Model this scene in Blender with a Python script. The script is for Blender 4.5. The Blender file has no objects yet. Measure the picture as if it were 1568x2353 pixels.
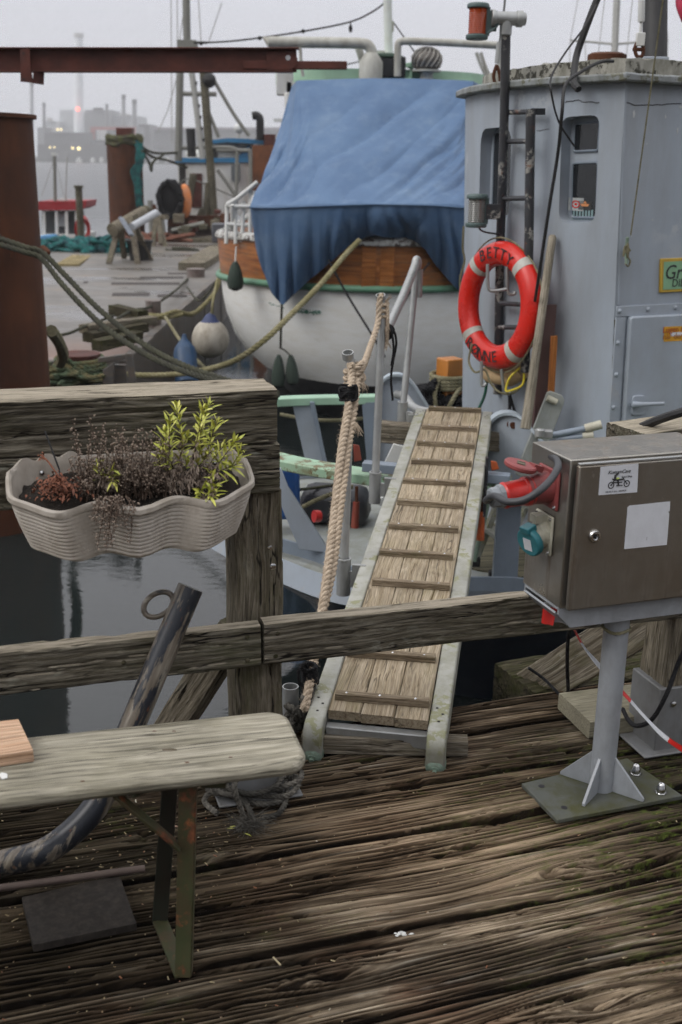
import bpy, bmesh, math, random
import numpy as np
from mathutils import Matrix, Vector, noise as mnoise

# ------------------------------------------------------------------ camera, sky, light, exposure
C = bpy.context.scene.collection
S = bpy.context.scene
FPX, CXP, CYP = 2613.3, 784.0, 1176.5          # focal length and centre in photo pixels (1568 wide)
TH, RO, EYE = math.radians(17.12), math.radians(1.0), 1.6
Rc = Matrix.Rotation(math.pi/2-TH, 3, 'X') @ Matrix.Rotation(RO, 3, 'Z')
cam = bpy.data.cameras.new('camera'); camo = bpy.data.objects.new('camera', cam); C.objects.link(camo)
camo.matrix_world = Matrix.Translation((0, 0, EYE)) @ Rc.to_4x4()
cam.sensor_fit = 'HORIZONTAL'; cam.sensor_width = 24; cam.lens = 40
cam.clip_start = .05; cam.clip_end = 6000
cam.dof.use_dof = True; cam.dof.focus_distance = 3.3; cam.dof.aperture_fstop = 4.5
S.camera = camo
S.view_settings.view_transform = 'Standard'; S.view_settings.look = 'None'
S.view_settings.exposure = 0.3; S.view_settings.gamma = 1.0
S.render.engine = 'CYCLES'
S.cycles.use_denoising = True
try: S.cycles.denoiser = 'OPENIMAGEDENOISE'; S.cycles.denoising_input_passes = 'RGB_ALBEDO_NORMAL'; S.cycles.denoising_prefilter = 'FAST'
except Exception: pass
S.cycles.max_bounces = 8; S.cycles.diffuse_bounces = 3; S.cycles.glossy_bounces = 4
S.cycles.transmission_bounces = 5; S.cycles.volume_bounces = 2; S.cycles.sample_clamp_indirect = 6
S.cycles.caustics_reflective = False; S.cycles.caustics_refractive = False
S.cycles.use_adaptive_sampling = True; S.cycles.adaptive_threshold = .01

SUN_EL, SUN_ROT = math.radians(42), math.radians(246)
w = bpy.data.worlds.new('World'); S.world = w; w.use_nodes = True
nt = w.node_tree; nt.nodes.clear()
def wn(t, **k):
    n = nt.nodes.new(t)
    for a, b in k.items(): setattr(n, a, b)
    return n
out = wn('ShaderNodeOutputWorld'); bg = wn('ShaderNodeBackground'); bg.inputs[1].default_value = .1
sky = wn('ShaderNodeTexSky', sky_type='NISHITA', sun_disc=False, sun_elevation=SUN_EL, sun_rotation=SUN_ROT, air_density=1.0, dust_density=4.0)
tc = wn('ShaderNodeTexCoord'); sep = wn('ShaderNodeSeparateXYZ')
ramp = wn('ShaderNodeValToRGB')            # overcast: brighter towards the zenith
cr = ramp.color_ramp; cr.elements[0].position = 0.0; cr.elements[0].color = (4.9, 5.05, 5.5, 1)
cr.elements[1].position = 1.0; cr.elements[1].color = (13.5, 13.4, 13.6, 1)
e = cr.elements.new(.12); e.color = (5.65, 5.75, 6.3, 1)
e = cr.elements.new(.24); e.color = (6.3, 6.3, 6.7, 1)
e = cr.elements.new(.42); e.color = (9.6, 9.5, 9.8, 1)
nz = wn('ShaderNodeTexNoise'); nz.inputs['Scale'].default_value = 1.6; nz.inputs['Detail'].default_value = 5; nz.inputs['Roughness'].default_value = .5
mp = wn('ShaderNodeMapping'); mp.inputs['Scale'].default_value = (1, 1, 3.0)
nr = wn('ShaderNodeMapRange'); nr.inputs[1].default_value = .3; nr.inputs[2].default_value = .7; nr.inputs[3].default_value = .93; nr.inputs[4].default_value = 1.06
mul = wn('ShaderNodeMix', data_type='RGBA', blend_type='MULTIPLY'); mul.inputs[0].default_value = 1
mix = wn('ShaderNodeMix', data_type='RGBA'); mix.inputs[0].default_value = .93
L = nt.links.new
L(tc.outputs['Generated'], sep.inputs[0]); L(sep.outputs[2], ramp.inputs[0])
L(tc.outputs['Generated'], mp.inputs[0]); L(mp.outputs[0], nz.inputs['Vector']); L(nz.outputs[0], nr.inputs[0])
L(ramp.outputs[0], mul.inputs[6]); L(nr.outputs[0], mul.inputs[7])
L(sky.outputs[0], mix.inputs[6]); # low sky behind the camera dimmed, added to darken steel and fronts facing it
yr = wn('ShaderNodeMapRange'); yr.inputs[1].default_value = -.05; yr.inputs[2].default_value = -.6; yr.inputs[3].default_value = 0; yr.inputs[4].default_value = .8
zr = wn('ShaderNodeMapRange'); zr.inputs[1].default_value = .15; zr.inputs[2].default_value = .6; zr.inputs[3].default_value = 1; zr.inputs[4].default_value = 0
L(sep.outputs[1], yr.inputs[0]); L(sep.outputs[2], zr.inputs[0]); m1_ = wn('ShaderNodeMath', operation='MULTIPLY'); L(yr.outputs[0], m1_.inputs[0]); L(zr.outputs[0], m1_.inputs[1])
m2_ = wn('ShaderNodeMath', operation='SUBTRACT'); m2_.inputs[0].default_value = 1; L(m1_.outputs[0], m2_.inputs[1])
mul2 = wn('ShaderNodeMix', data_type='RGBA', blend_type='MULTIPLY'); mul2.inputs[0].default_value = 1; L(mul.outputs[2], mul2.inputs[6]); L(m2_.outputs[0], mul2.inputs[7])
L(sky.outputs[0], mix.inputs[6]); L(mul2.outputs[2], mix.inputs[7])
L(mix.outputs[2], bg.inputs[0]); L(bg.outputs[0], out.inputs[0])
sl = bpy.data.lights.new('sun', 'SUN'); sl.energy = 1.3; sl.angle = math.radians(35); sl.color = (1, .97, .93)
so = bpy.data.objects.new('sun', sl); C.objects.link(so)
so.rotation_euler = (math.pi/2-SUN_EL, 0, math.radians(180)-SUN_ROT); so.location = (0, 0, 60)

# ------------------------------------------------------------------ helpers
def ray(x, y): return Rc @ Vector(((x-CXP)/FPX, -(y-CYP)/FPX, -1))
def at(x, y, Y): r = ray(x, y); t = Y/r.y; return Vector((r.x*t, Y, EYE+r.z*t))
def onz(x, y, z): r = ray(x, y); t = (z-EYE)/r.z; return Vector((r.x*t, r.y*t, z))
def onpl(x, y, p0, d):
    r = ray(x, y); n = (-d[1], d[0]); t = (n[0]*p0[0]+n[1]*p0[1])/(n[0]*r.x+n[1]*r.y)
    return Vector((r.x*t, r.y*t, EYE+r.z*t))
V = Vector
rnd = random.Random(7)

_rs = np.random.RandomState(11); _tab = _rs.rand(512, 512)
def vn(x, y, seed=0):                      # 2-D value noise, 0..1
    x = np.asarray(x, float)+seed*17.37; y = np.asarray(y, float)+seed*9.13
    xi = np.floor(x).astype(int); yi = np.floor(y).astype(int); fx = x-xi; fy = y-yi
    fx = fx*fx*(3-2*fx); fy = fy*fy*(3-2*fy)
    a = _tab[xi % 512, yi % 512]; b = _tab[(xi+1) % 512, yi % 512]; c = _tab[xi % 512, (yi+1) % 512]; d = _tab[(xi+1) % 512, (yi+1) % 512]
    return (a*(1-fx)+b*fx)*(1-fy)+(c*(1-fx)+d*fx)*fy
def fbm(x, y, seed=0, o=4, g=.5):
    s = 0; a = 1; t = 0
    for k in range(o):
        s = s+a*vn(x*2**k, y*2**k, seed+k*3); t += a; a *= g
    return s/t

class MB:
    def __init__(s): s.v = []; s.f = []; s.n = 0
    def add(s, vs, fs):
        vs = np.asarray(vs, float).reshape(-1, 3); s.v.append(vs)
        s.f.extend([tuple(i+s.n for i in f) for f in fs]); s.n += len(vs); return s
    def box(s, c, size, R=None, taper=1):
        x, y, z = [k/2 for k in size]; t = taper
        P = [(-x, -y, -z), (x, -y, -z), (x, y, -z), (-x, y, -z), (-x*t, -y*t, z), (x*t, -y*t, z), (x*t, y*t, z), (-x*t, y*t, z)]
        R = R or Matrix.Identity(3); c = V(c)
        return s.add([c+R @ V(p) for p in P], [(0, 3, 2, 1), (4, 5, 6, 7), (0, 1, 5, 4), (1, 2, 6, 5), (2, 3, 7, 6), (3, 0, 4, 7)])
    def beam(s, p0, p1, wy, hz, up=(0, 0, 1)):
        M = frame(p0, p1, up); L_ = (V(p1)-V(p0)).length
        return s.box((V(p0)+V(p1))/2, (L_, wy, hz), M.to_3x3())
    def tube(s, path, r, n=10, cap=True, flat=1):
        P = [V(p) for p in path]; m = len(P)
        if not hasattr(r, '__len__'): r = [r]*m
        T = [(P[min(i+1, m-1)]-P[max(i-1, 0)]).normalized() for i in range(m)]
        N = T[0].orthogonal().normalized(); vs = []
        for i in range(m):
            N = (N-T[i]*N.dot(T[i])).normalized(); B = T[i].cross(N)
            for k in range(n):
                a = 2*math.pi*k/n; vs.append(P[i]+(N*math.cos(a)+B*math.sin(a)*flat)*r[i])
        fs = [(i*n+k, i*n+(k+1) % n, (i+1)*n+(k+1) % n, (i+1)*n+k) for i in range(m-1) for k in range(n)]
        if cap: fs += [tuple(range(n-1, -1, -1)), tuple((m-1)*n+k for k in range(n))]
        return s.add(vs, fs)
    def lathe(s, prof, M=None, n=24, close=False):   # prof: (radius, height) around local Z
        M = M or Matrix.Identity(4); m = len(prof); vs = []
        for r, h in prof:
            for k in range(n):
                a = 2*math.pi*k/n; vs.append(M @ V((r*math.cos(a), r*math.sin(a), h)))
        fs = [(i*n+k, i*n+(k+1) % n, (i+1)*n+(k+1) % n, (i+1)*n+k) for i in range(m-1) for k in range(n)]
        if close: fs += [((m-1)*n+k, (m-1)*n+(k+1) % n, (k+1) % n, k) for k in range(n)]
        else: fs += [tuple(range(n-1, -1, -1)), tuple((m-1)*n+k for k in range(n))]
        return s.add(vs, fs)
    def prism(s, poly, M, h):                         # poly in local XY, extruded along local Z
        m = len(poly)
        vs = [M @ V((x, y, 0)) for x, y in poly]+[M @ V((x, y, h)) for x, y in poly]
        return s.add(vs, [tuple(range(m-1, -1, -1)), tuple(range(m, 2*m))]+[(k, (k+1) % m, m+(k+1) % m, m+k) for k in range(m)])
    def sph(s, c, r, n=14, sc=(1, 1, 1), R=None):
        prof = [(max(math.sin(math.pi*i/n), 1e-3)*r, -math.cos(math.pi*i/n)*r) for i in range(n+1)]
        M = Matrix.Translation(V(c)) @ (R.to_4x4() if R else Matrix.Identity(4)) @ Matrix.Diagonal((*sc, 1))
        return s.lathe(prof, M, n*2)
    def grid(s, G, loop=False):                       # G: (m, n, 3)
        m, n = G.shape[:2]; i, j = np.mgrid[0:m-1, 0:(n if loop else n-1)]; j2 = (j+1) % n
        f = np.stack([i*n+j, i*n+j2, (i+1)*n+j2, (i+1)*n+j], -1).reshape(-1, 4)+s.n
        s.v.append(G.reshape(-1, 3)); s.f.extend(map(tuple, f.tolist())); s.n += m*n; return s
    def rope(s, path, r, pitch=None, strands=3, step=None, n=7, fuzz=0, seed=1):
        pitch = pitch or r*6; step = step or pitch/9
        P = resample(path, step); m = len(P)
        T = [(P[min(i+1, m-1)]-P[max(i-1, 0)]).normalized() for i in range(m)]
        N = T[0].orthogonal().normalized(); C_ = [[] for _ in range(strands)]; fr = []
        for i in range(m):
            N = (N-T[i]*N.dot(T[i])).normalized(); B = T[i].cross(N); fr.append((N.copy(), B))
            for k in range(strands):
                a = 2*math.pi*(i*step/pitch+k/strands); C_[k].append(P[i]+(N*math.cos(a)+B*math.sin(a))*r*.5)
        for k in range(strands): s.tube(C_[k], r*.54, n)
        q = random.Random(seed)
        for _ in range(fuzz):
            i = q.randrange(1, m-1); a = q.random()*6.28; d = fr[i][0]*math.cos(a)+fr[i][1]*math.sin(a)
            p = P[i]+d*r*.9; t = T[i]*q.uniform(-1, 1)
            l = q.uniform(.3, .9)*r
            s.tube([p, p+d*l*.6+t*l*.5, p+d*l+t*l*1.3], [r*.035, r*.025, r*.012], 3, False)
        return s

def resample(path, step):
    P = [V(p) for p in path]; out_ = []
    Ls = [0]
    for a, b in zip(P, P[1:]): Ls.append(Ls[-1]+(b-a).length)
    m = max(3, int(Ls[-1]/step)+1); j = 0
    for i in range(m):
        t = Ls[-1]*i/(m-1)
        while j < len(P)-2 and Ls[j+1] < t: j += 1
        q = (t-Ls[j])/max(Ls[j+1]-Ls[j], 1e-9); out_.append(P[j].lerp(P[j+1], q))
    return out_
def spline(pts, k=8):
    P = [V(p) for p in pts]; P = [P[0]*2-P[1]]+P+[P[-1]*2-P[-2]]; o = []
    for i in range(1, len(P)-2):
        for j in range(k):
            t = j/k; a, b, c, d = P[i-1:i+3]
            o.append(.5*((2*b)+(c-a)*t+(2*a-5*b+4*c-d)*t*t+(3*b-a-3*c+d)*t**3))
    o.append(P[-2]); return o
def sag(a, b, s, n=16):
    a, b = V(a), V(b); return [a.lerp(b, i/n)-V((0, 0, s*4*(i/n)*(1-i/n))) for i in range(n+1)]
def frame(p0, p1, up=(0, 0, 1)):
    p0, p1, up = V(p0), V(p1), V(up); x = (p1-p0).normalized(); y = up.cross(x)
    if y.length < 1e-4: y = V((0, 1, 0)).cross(x)
    y.normalize(); z = x.cross(y)
    M = Matrix((x, y, z)).transposed().to_4x4(); M.translation = p0; return M
def zframe(p0, p1, up=(0, 0, 1)):          # local Z runs p0 -> p1
    p0, p1 = V(p0), V(p1); z = (p1-p0).normalized(); x = V(up).cross(z)
    if x.length < 1e-4: x = V((1, 0, 0))
    x.normalize(); y = z.cross(x); M = Matrix((x, y, z)).transposed().to_4x4(); M.translation = p0; return M

WM = {}                                      # world matrices of what we make
def setp(o, label, cat, group=None, kind=None):
    if label: o['label'] = label
    if cat: o['category'] = cat
    if group: o['group'] = group
    if kind: o['kind'] = kind
def thing(name, label, cat, loc, group=None):
    o = bpy.data.objects.new(name, None); C.objects.link(o); o.empty_display_size = .1
    o.location = loc; WM[o] = Matrix.Translation(V(loc)); setp(o, label, cat, group); return o
def mesh(name, mb, mat, sharp=40, smooth=True):
    me = bpy.data.meshes.new(name); vs = np.concatenate(mb.v)
    me.from_pydata(vs.tolist(), [], mb.f); me.update()
    if smooth:
        me.polygons.foreach_set('use_smooth', [True]*len(me.polygons)); me.set_sharp_from_angle(angle=math.radians(sharp))
    for m in (mat if isinstance(mat, (list, tuple)) else [mat]): me.materials.append(m)
    return me
def part(name, mb, mat, parent=None, M=None, label=None, bevel=0, sharp=40, local=False):
    """mesh part; vertices are world coordinates unless local=True (then M places them)"""
    if M is None:
        vs = np.concatenate(mb.v); c = (vs.min(0)+vs.max(0))/2; M = Matrix.Translation((c[0], c[1], vs[:, 2].min()))
    if not local:
        Mi = np.array(M.inverted()); mb.v = [v @ Mi[:3, :3].T+Mi[:3, 3] for v in mb.v]
    o = bpy.data.objects.new(name, mesh(name, mb, mat, sharp)); C.objects.link(o); WM[o] = M.copy()
    if parent: o.parent = parent; o.matrix_local = WM[parent].inverted() @ M
    else: o.matrix_world = M
    if label: o['label'] = label
    if bevel:
        b = o.modifiers.new('bevel', 'BEVEL'); b.width = bevel; b.segments = 2; b.limit_method = 'ANGLE'; b.angle_limit = math.radians(35)
    return o
def single(name, mb, mat, label, cat, group=None, kind=None, **k):
    o = part(name, mb, mat, **k); setp(o, label, cat, group, kind); return o
def copy_tree(o, M=None, parent=None):
    c = o.copy(); C.objects.link(c)
    if parent is not None: c.parent = parent
    if M is not None: c.matrix_local = M
    for ch in [x for x in C.objects if x.parent == o]: copy_tree(ch, None, c)
    return c

def timber(L_, W, H, seed=1, du=.03, ds=.004, amp=.002, r=.006, wob=.003, split=.5):
    """weathered beam: local X along the grain, relief along the grain"""
    nu = max(4, int(L_/du)); per = 2*(W+H); ns = max(24, int(per/ds))
    u = np.linspace(0, L_, nu); s = np.arange(ns)/ns*per
    y = np.zeros(ns); z = np.zeros(ns)
    for i, t in enumerate(s):
        if t < W: y[i] = -W/2+t; z[i] = H/2
        elif t < W+H: y[i] = W/2; z[i] = H/2-(t-W)
        elif t < 2*W+H: y[i] = W/2-(t-W-H); z[i] = -H/2
        else: y[i] = -W/2; z[i] = -H/2+(t-2*W-H)
    cy = np.clip(y, -W/2+r, W/2-r); cz = np.clip(z, -H/2+r, H/2-r); dy = y-cy; dz = z-cz
    l = np.hypot(dy, dz); k = np.where(l > 1e-9, r/np.maximum(l, 1e-9), 0)
    ny, nz_ = dy/np.maximum(l, 1e-9), dz/np.maximum(l, 1e-9); y = cy+ny*r; z = cz+nz_*r
    U, S_ = np.meshgrid(u, s, indexing='ij')
    S2 = S_+.008*(fbm(U/.3, S_/.08, seed+5)-.5)*2
    h = (fbm(U/.5, S2/.012, seed, 3)-.5)*2*amp+(fbm(U/.2, S2/.005, seed+9, 2)-.5)*amp
    cr_ = fbm(U/.6, S2/.03, seed+20, 3); h -= amp*3*np.clip(1-abs(cr_-.5)/.02, 0, 1)*split
    wy = wob*(fbm(U/.35, U*0, seed+30)-.5)*2; wz = wob*(fbm(U/.35, U*0+5, seed+31)-.5)*2
    G = np.stack([U+0*S_, y[None]+ny[None]*h+wy, z[None]+nz_[None]*h+wz], -1)
    G[0, :, 0] += 0; mb = MB(); mb.grid(G, True)
    for e_, sgn in ((0, -1), (nu-1, 1)):
        ring = G[e_].copy(); mid = ring.mean(0); k2 = [ring]
        for q in (.7, .4, .1):
            rr = mid+(ring-mid)*q; rr[:, 0] += sgn*amp*1.2*(vn(rr[:, 1]/.012, rr[:, 2]/.012, seed+e_)-.3); k2.append(rr)
        K = np.stack(k2); mb.grid(K if sgn > 0 else K[:, ::-1], True)
        base = mb.n-ns; mb.f.append(tuple(range(base, base+ns)))
    return mb
def tpart(name, p0, p1, W, H, mat, parent, seed=1, up=(0, 0, 1), label=None, **k):
    M = frame(p0, p1, up); mb = timber((V(p1)-V(p0)).length, W, H, seed, **k)
    return part(name, mb, mat, parent, M, label, local=True, sharp=70)

# ------------------------------------------------------------------ materials (all procedural)
class Mat:
    def __init__(s, name):
        s.m = bpy.data.materials.new(name); s.m.use_nodes = True; s.nt = s.m.node_tree; s.b = s.nt.nodes['Principled BSDF']
        s.out = s.nt.nodes['Material Output']
    def n(s, t, **k):
        x = s.nt.nodes.new(t)
        for a, b in k.items(): setattr(x, a, b)
        return x
    def l(s, a, b): s.nt.links.new(a, b)
    def coord(s, scale=(1, 1, 1), src='Object', rand=True):
        t = s.n('ShaderNodeTexCoord'); o = t.outputs[src]
        if rand:
            oi = s.n('ShaderNodeObjectInfo'); m = s.n('ShaderNodeMath', operation='MULTIPLY'); m.inputs[1].default_value = 37
            s.l(oi.outputs['Random'], m.inputs[0]); a = s.n('ShaderNodeVectorMath', operation='ADD'); s.l(o, a.inputs[0]); s.l(m.outputs[0], a.inputs[1]); o = a.outputs[0]
        mp = s.n('ShaderNodeMapping'); mp.inputs['Scale'].default_value = scale; s.l(o, mp.inputs[0]); return mp.outputs[0]
    def noise(s, vec, sc=5, det=4, rough=.5, dist=0):
        x = s.n('ShaderNodeTexNoise'); x.inputs['Scale'].default_value = sc; x.inputs['Detail'].default_value = det
        x.inputs['Roughness'].default_value = rough; x.inputs['Distortion'].default_value = dist; s.l(vec, x.inputs['Vector']); return x.outputs[0]
    def ramp(s, fac, stops):
        r = s.n('ShaderNodeValToRGB'); el = r.color_ramp.elements
        while len(el) > 1: el.remove(el[0])
        el[0].position = stops[0][0]; el[0].color = c4(stops[0][1])
        for p, c in stops[1:]: e = el.new(p); e.color = c4(c)
        s.l(fac, r.inputs[0]); return r.outputs[0]
    def rng(s, v, a, b, c=0, d=1):
        r = s.n('ShaderNodeMapRange'); s.l(v, r.inputs[0])
        for i, q in enumerate((a, b, c, d)): r.inputs[i+1].default_value = q
        return r.outputs[0]
    def mix(s, f, a, b, mode='MIX'):
        m = s.n('ShaderNodeMix', data_type='RGBA', blend_type=mode)
        for i, q in ((0, f), (6, a), (7, b)):
            if isinstance(q, (int, float)) and i == 0: m.inputs[0].default_value = q
            elif isinstance(q, (tuple, list)): m.inputs[i].default_value = c4(q)
            else: s.l(q, m.inputs[i])
        return m.outputs[2]
    def math(s, op, a, b=None):
        m = s.n('ShaderNodeMath', operation=op)
        for i, q in ((0, a), (1, b)):
            if q is None: continue
            if isinstance(q, (int, float)): m.inputs[i].default_value = q
            else: s.l(q, m.inputs[i])
        return m.outputs[0]
    def bump(s, h, st=.3, dist=.01, prev=None):
        b = s.n('ShaderNodeBump'); b.inputs['Strength'].default_value = st; b.inputs['Distance'].default_value = dist
        s.l(h, b.inputs['Height'])
        if prev is not None: s.l(prev, b.inputs['Normal'])
        s.l(b.outputs[0], s.b.inputs['Normal']); return b.outputs[0]
    def col(s, c):
        if isinstance(c, (tuple, list)): s.b.inputs['Base Color'].default_value = c4(c)
        else: s.l(c, s.b.inputs['Base Color'])
        return s
    def set(s, **k):
        for a, v in k.items():
            i = s.b.inputs[{'rough': 'Roughness', 'metal': 'Metallic', 'spec': 'Specular IOR Level', 'trans': 'Transmission Weight', 'ior': 'IOR', 'coat': 'Coat Weight', 'sheen': 'Sheen Weight', 'aniso': 'Anisotropic'}[a]]
            if isinstance(v, (int, float)): i.default_value = v
            else: s.l(v, i)
        return s
def c4(c): return (c[0], c[1], c[2], 1) if len(c) == 3 else tuple(c)
def g3(v): return (v, v, v)

def wood(name, dark, mid, light, across=55, along=1.6, bump=.5, bd=.004, rough=.85, moss=0, lichen=0, tone=.35, knots=0, mossc=(.07, .085, .02), seam=0, wet=0, bleach=0, cracks=0):
    s = Mat(name); v = s.coord()
    warp = s.n('ShaderNodeTexNoise'); warp.inputs['Scale'].default_value = 3.2; warp.inputs['Detail'].default_value = 2; s.l(v, warp.inputs['Vector'])
    wm = s.n('ShaderNodeVectorMath', operation='MULTIPLY'); wm.inputs[1].default_value = (0, .035, .035); s.l(warp.outputs['Color'], wm.inputs[0])
    wa = s.n('ShaderNodeVectorMath', operation='ADD'); s.l(v, wa.inputs[0]); s.l(wm.outputs[0], wa.inputs[1])
    m1 = s.n('ShaderNodeMapping'); m1.inputs['Scale'].default_value = (along*1.3, across*1.9, across*1.9); s.l(wa.outputs[0], m1.inputs[0])
    g = s.noise(m1.outputs[0], 1, 8, .72)
    m2 = s.n('ShaderNodeMapping'); m2.inputs['Scale'].default_value = (along*5, across*7, across*7); s.l(wa.outputs[0], m2.inputs[0])
    f = s.noise(m2.outputs[0], 1, 3, .6)
    c = s.ramp(g, [(.33, dark), (.47, mid), (.63, light)])
    f2 = s.ramp(f, [(.36, g3(.4)), (.52, g3(1)), (.7, g3(1.4))])
    c = s.mix(.6, c, f2, 'MULTIPLY')
    t = s.noise(v, 2.3, 4, .6)
    c = s.mix(1, c, s.ramp(t, [(.3, g3(1-tone)), (.7, g3(1+tone*.6))]), 'MULTIPLY')
    if lichen:
        k = s.noise(s.coord((14, 34, 34)), 1, 5, .65); k2 = s.noise(v, 4, 3)
        lf = s.math('MULTIPLY', s.rng(k, .55, .68, 0, 1), s.rng(k2, .45, .6, 0, lichen)); c = s.mix(lf, c, (.33, .34, .29))
    if moss:
        k = s.noise(s.coord((9, 20, 20)), 1, 6, .7); k2 = s.noise(v, 2.7, 3)
        mf = s.math('MULTIPLY', s.rng(k, .44, .62, 0, 1), s.rng(k2, .48-.15*moss, .68-.15*moss, 0, min(1, moss*1.2))); c = s.mix(mf, c, mossc)
    if cracks:                       # long drying cracks, black inside
        mc = s.n('ShaderNodeMapping'); mc.inputs['Scale'].default_value = (along*.8, across*.55, across*.55); s.l(wa.outputs[0], mc.inputs[0]); kc = s.noise(mc.outputs[0], 1, 3, .5)
        ab = s.math('ABSOLUTE', s.math('SUBTRACT', kc, .5)); km = s.rng(s.noise(s.coord((along*1.2, 14, 14)), 1, 3), .42, .58)
        cf = s.math('MULTIPLY', s.rng(ab, .006, .022, cracks, 0), km); c = s.mix(cf, c, (.01, .008, .006)); crk = cf
    if bleach:                       # upper side bleached by years of sun and rain
        tc_ = s.n('ShaderNodeTexCoord'); sz = s.n('ShaderNodeSeparateXYZ'); s.l(tc_.outputs['Normal'], sz.inputs[0])
        up_f = s.math('MULTIPLY', s.rng(sz.outputs[2], .35, .8, 0, 1), s.rng(g, .32, .56, .15, bleach)); c = s.mix(up_f, c, (.42, .37, .29))
    s.col(c); s.set(rough=s.rng(f, .3, .7, rough-.08, min(1, rough+.1)), spec=.12 if rough > .6 else .4)
    b = s.bump(g, bump, bd); s.bump(f, bump*.6, bd*.3, b); return s.m

def paint(name, c, rough=.45, var=.12, dirt=None, da=.4, rust=0, scale=6, bump=.05, metal=0, chip=None, ca=.5, streak=1, dscale=2, spec=.5):
    s = Mat(name); v = s.coord(); n1 = s.noise(v, scale, 5, .6)
    col = s.mix(1, c, s.ramp(n1, [(.25, g3(1-var)), (.75, g3(1+var))]), 'MULTIPLY')
    if dirt:
        d = s.noise(s.coord((scale*dscale, scale*dscale, scale*dscale/streak/2)), 1, 6, .68)
        col = s.mix(s.rng(d, .42, .8, 0, da), col, dirt)
    if chip:
        k = s.noise(v, scale*4, 6, .7); k2 = s.noise(v, scale*.9, 3)
        cf = s.math('MULTIPLY', s.rng(k, .5, .53), s.rng(k2, .62-.25*ca, .66-.25*ca)); col = s.mix(cf, col, chip)
    if rust:
        k = s.noise(v, scale*2.4, 8, .72); rf = s.rng(k, .7-.3*rust, .76-.3*rust)
        rc = s.ramp(s.noise(v, scale*9, 4), [(.3, (.06, .02, .01)), (.6, (.19, .065, .025)), (.8, (.33, .13, .04))]); col = s.mix(rf, col, rc)
    s.col(col); s.set(rough=s.rng(n1, .3, .7, max(.05, rough-.1), min(1, rough+.12)), metal=metal, spec=spec)
    if bump: s.bump(s.noise(v, scale*5, 5, .6), bump, .006)
    return s.m
def pipe_mat():
    s = Mat('scratched davit pipe'); v = s.coord((5, 26, 26)); k = s.noise(v, 1, 6, .68); k2 = s.noise(s.coord((2, 6, 6)), 1, 3); n3 = s.noise(s.coord((8, 90, 90)), 1, 4)
    c = s.ramp(n3, [(.3, (.07, .055, .04)), (.55, (.14, .12, .095)), (.75, (.27, .25, .21))])
    c = s.mix(s.rng(s.math('ADD', k, s.math('MULTIPLY', k2, .35)), .66, .69), c, (.014, .017, .024)); c = s.mix(s.rng(s.noise(s.coord((14, 40, 40)), 1, 5, .7), .64, .68), c, (.12, .045, .02))
    s.col(c); s.set(rough=.4, spec=.5); s.bump(k, .2, .002); return s.m
def plain(name, c, rough=.5, metal=0, spec=.5):
    s = Mat(name); n1 = s.noise(s.coord(), 25, 3); s.col(s.mix(1, c, s.ramp(n1, [(.3, g3(.85)), (.7, g3(1.1))]), 'MULTIPLY')); s.set(rough=rough, metal=metal, spec=spec); return s.m
def ropemat(name, a, b, c2=None, sc=60):
    s = Mat(name); v = s.coord(); n1 = s.noise(v, sc, 5, .7); n2 = s.noise(v, 7, 3)
    c = s.ramp(n1, [(.3, a), (.65, b)])
    if c2: c = s.mix(s.rng(n2, .42, .62), c, c2)
    s.col(c); s.set(rough=.95, spec=.15); s.bump(s.noise(v, sc*8, 3, .7), .5, .003); return s.m
def emit(name, c, st):
    s = Mat(name); s.col(c); s.b.inputs['Emission Color'].default_value = c4(c); s.b.inputs['Emission Strength'].default_value = st; return s.m

M_fence = wood('weathered fence timber', (.03, .026, .018), (.105, .092, .068), (.225, .205, .165), 58, 3.2, .9, .005, lichen=.75, moss=.35, mossc=(.06, .068, .028), bleach=.8, cracks=1)
M_post = wood('weathered post timber', (.045, .037, .026), (.14, .12, .088), (.23, .205, .16), 60, 3, .7, .004, lichen=.25, moss=.5, mossc=(.06, .06, .025), cracks=1)
M_bench = wood('bench seat wood', (.15, .135, .10), (.27, .25, .195), (.42, .39, .315), 46, 2, .25, .002, lichen=.25, moss=.3, mossc=(.15, .14, .085), tone=.35, cracks=.75)
M_gplank = wood('gangway plank wood', (.13, .09, .05), (.33, .268, .188), (.45, .38, .285), 62, 1.4, .35, .002, tone=.3, cracks=.6, moss=.18, mossc=(.2, .19, .07))
M_cleat = wood('gangway cleat wood', (.09, .065, .04), (.21, .165, .115), (.32, .265, .195), 80, 3, .4, .002, tone=.3, moss=.2)
M_dark = wood('dark wet timber', (.02, .018, .012), (.05, .044, .028), (.12, .105, .07), 45, 3, .9, .006, moss=.7, mossc=(.04, .045, .012), cracks=1)
M_fresh = wood('fresh sawn wood', (.33, .2, .12), (.46, .3, .2), (.56, .4, .28), 60, 1, .15, .001, tone=.15)
M_oldw = wood('old grey wood', (.07, .058, .04), (.16, .135, .1), (.3, .27, .22), 60, 2, .6, .003, moss=.3, lichen=.4, cracks=.8)
M_paleply = wood('pale board wood', (.14, .125, .085), (.2, .185, .135), (.27, .25, .19), 90, 2, .3, .002, moss=.2)
M_varn = wood('varnished planking', (.2, .06, .016), (.34, .12, .03), (.45, .18, .055), 22, .5, .1, .002, rough=.38, tone=.3)
M_galv = paint('galvanised steel', (.36, .37, .37), .42, .14, (.22, .215, .18), .5, scale=9, metal=.55, bump=.08)
M_alu = paint('weathered aluminium', (.36, .36, .325), .55, .2, (.16, .16, .075), .8, scale=7, metal=.25, bump=.12, chip=(.25, .25, .15), ca=.35)
M_verd = paint('green tarnished metal', (.2, .28, .22), .6, .25, (.08, .07, .05), .7, scale=25, metal=.2, bump=.3, rust=.2)
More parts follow.
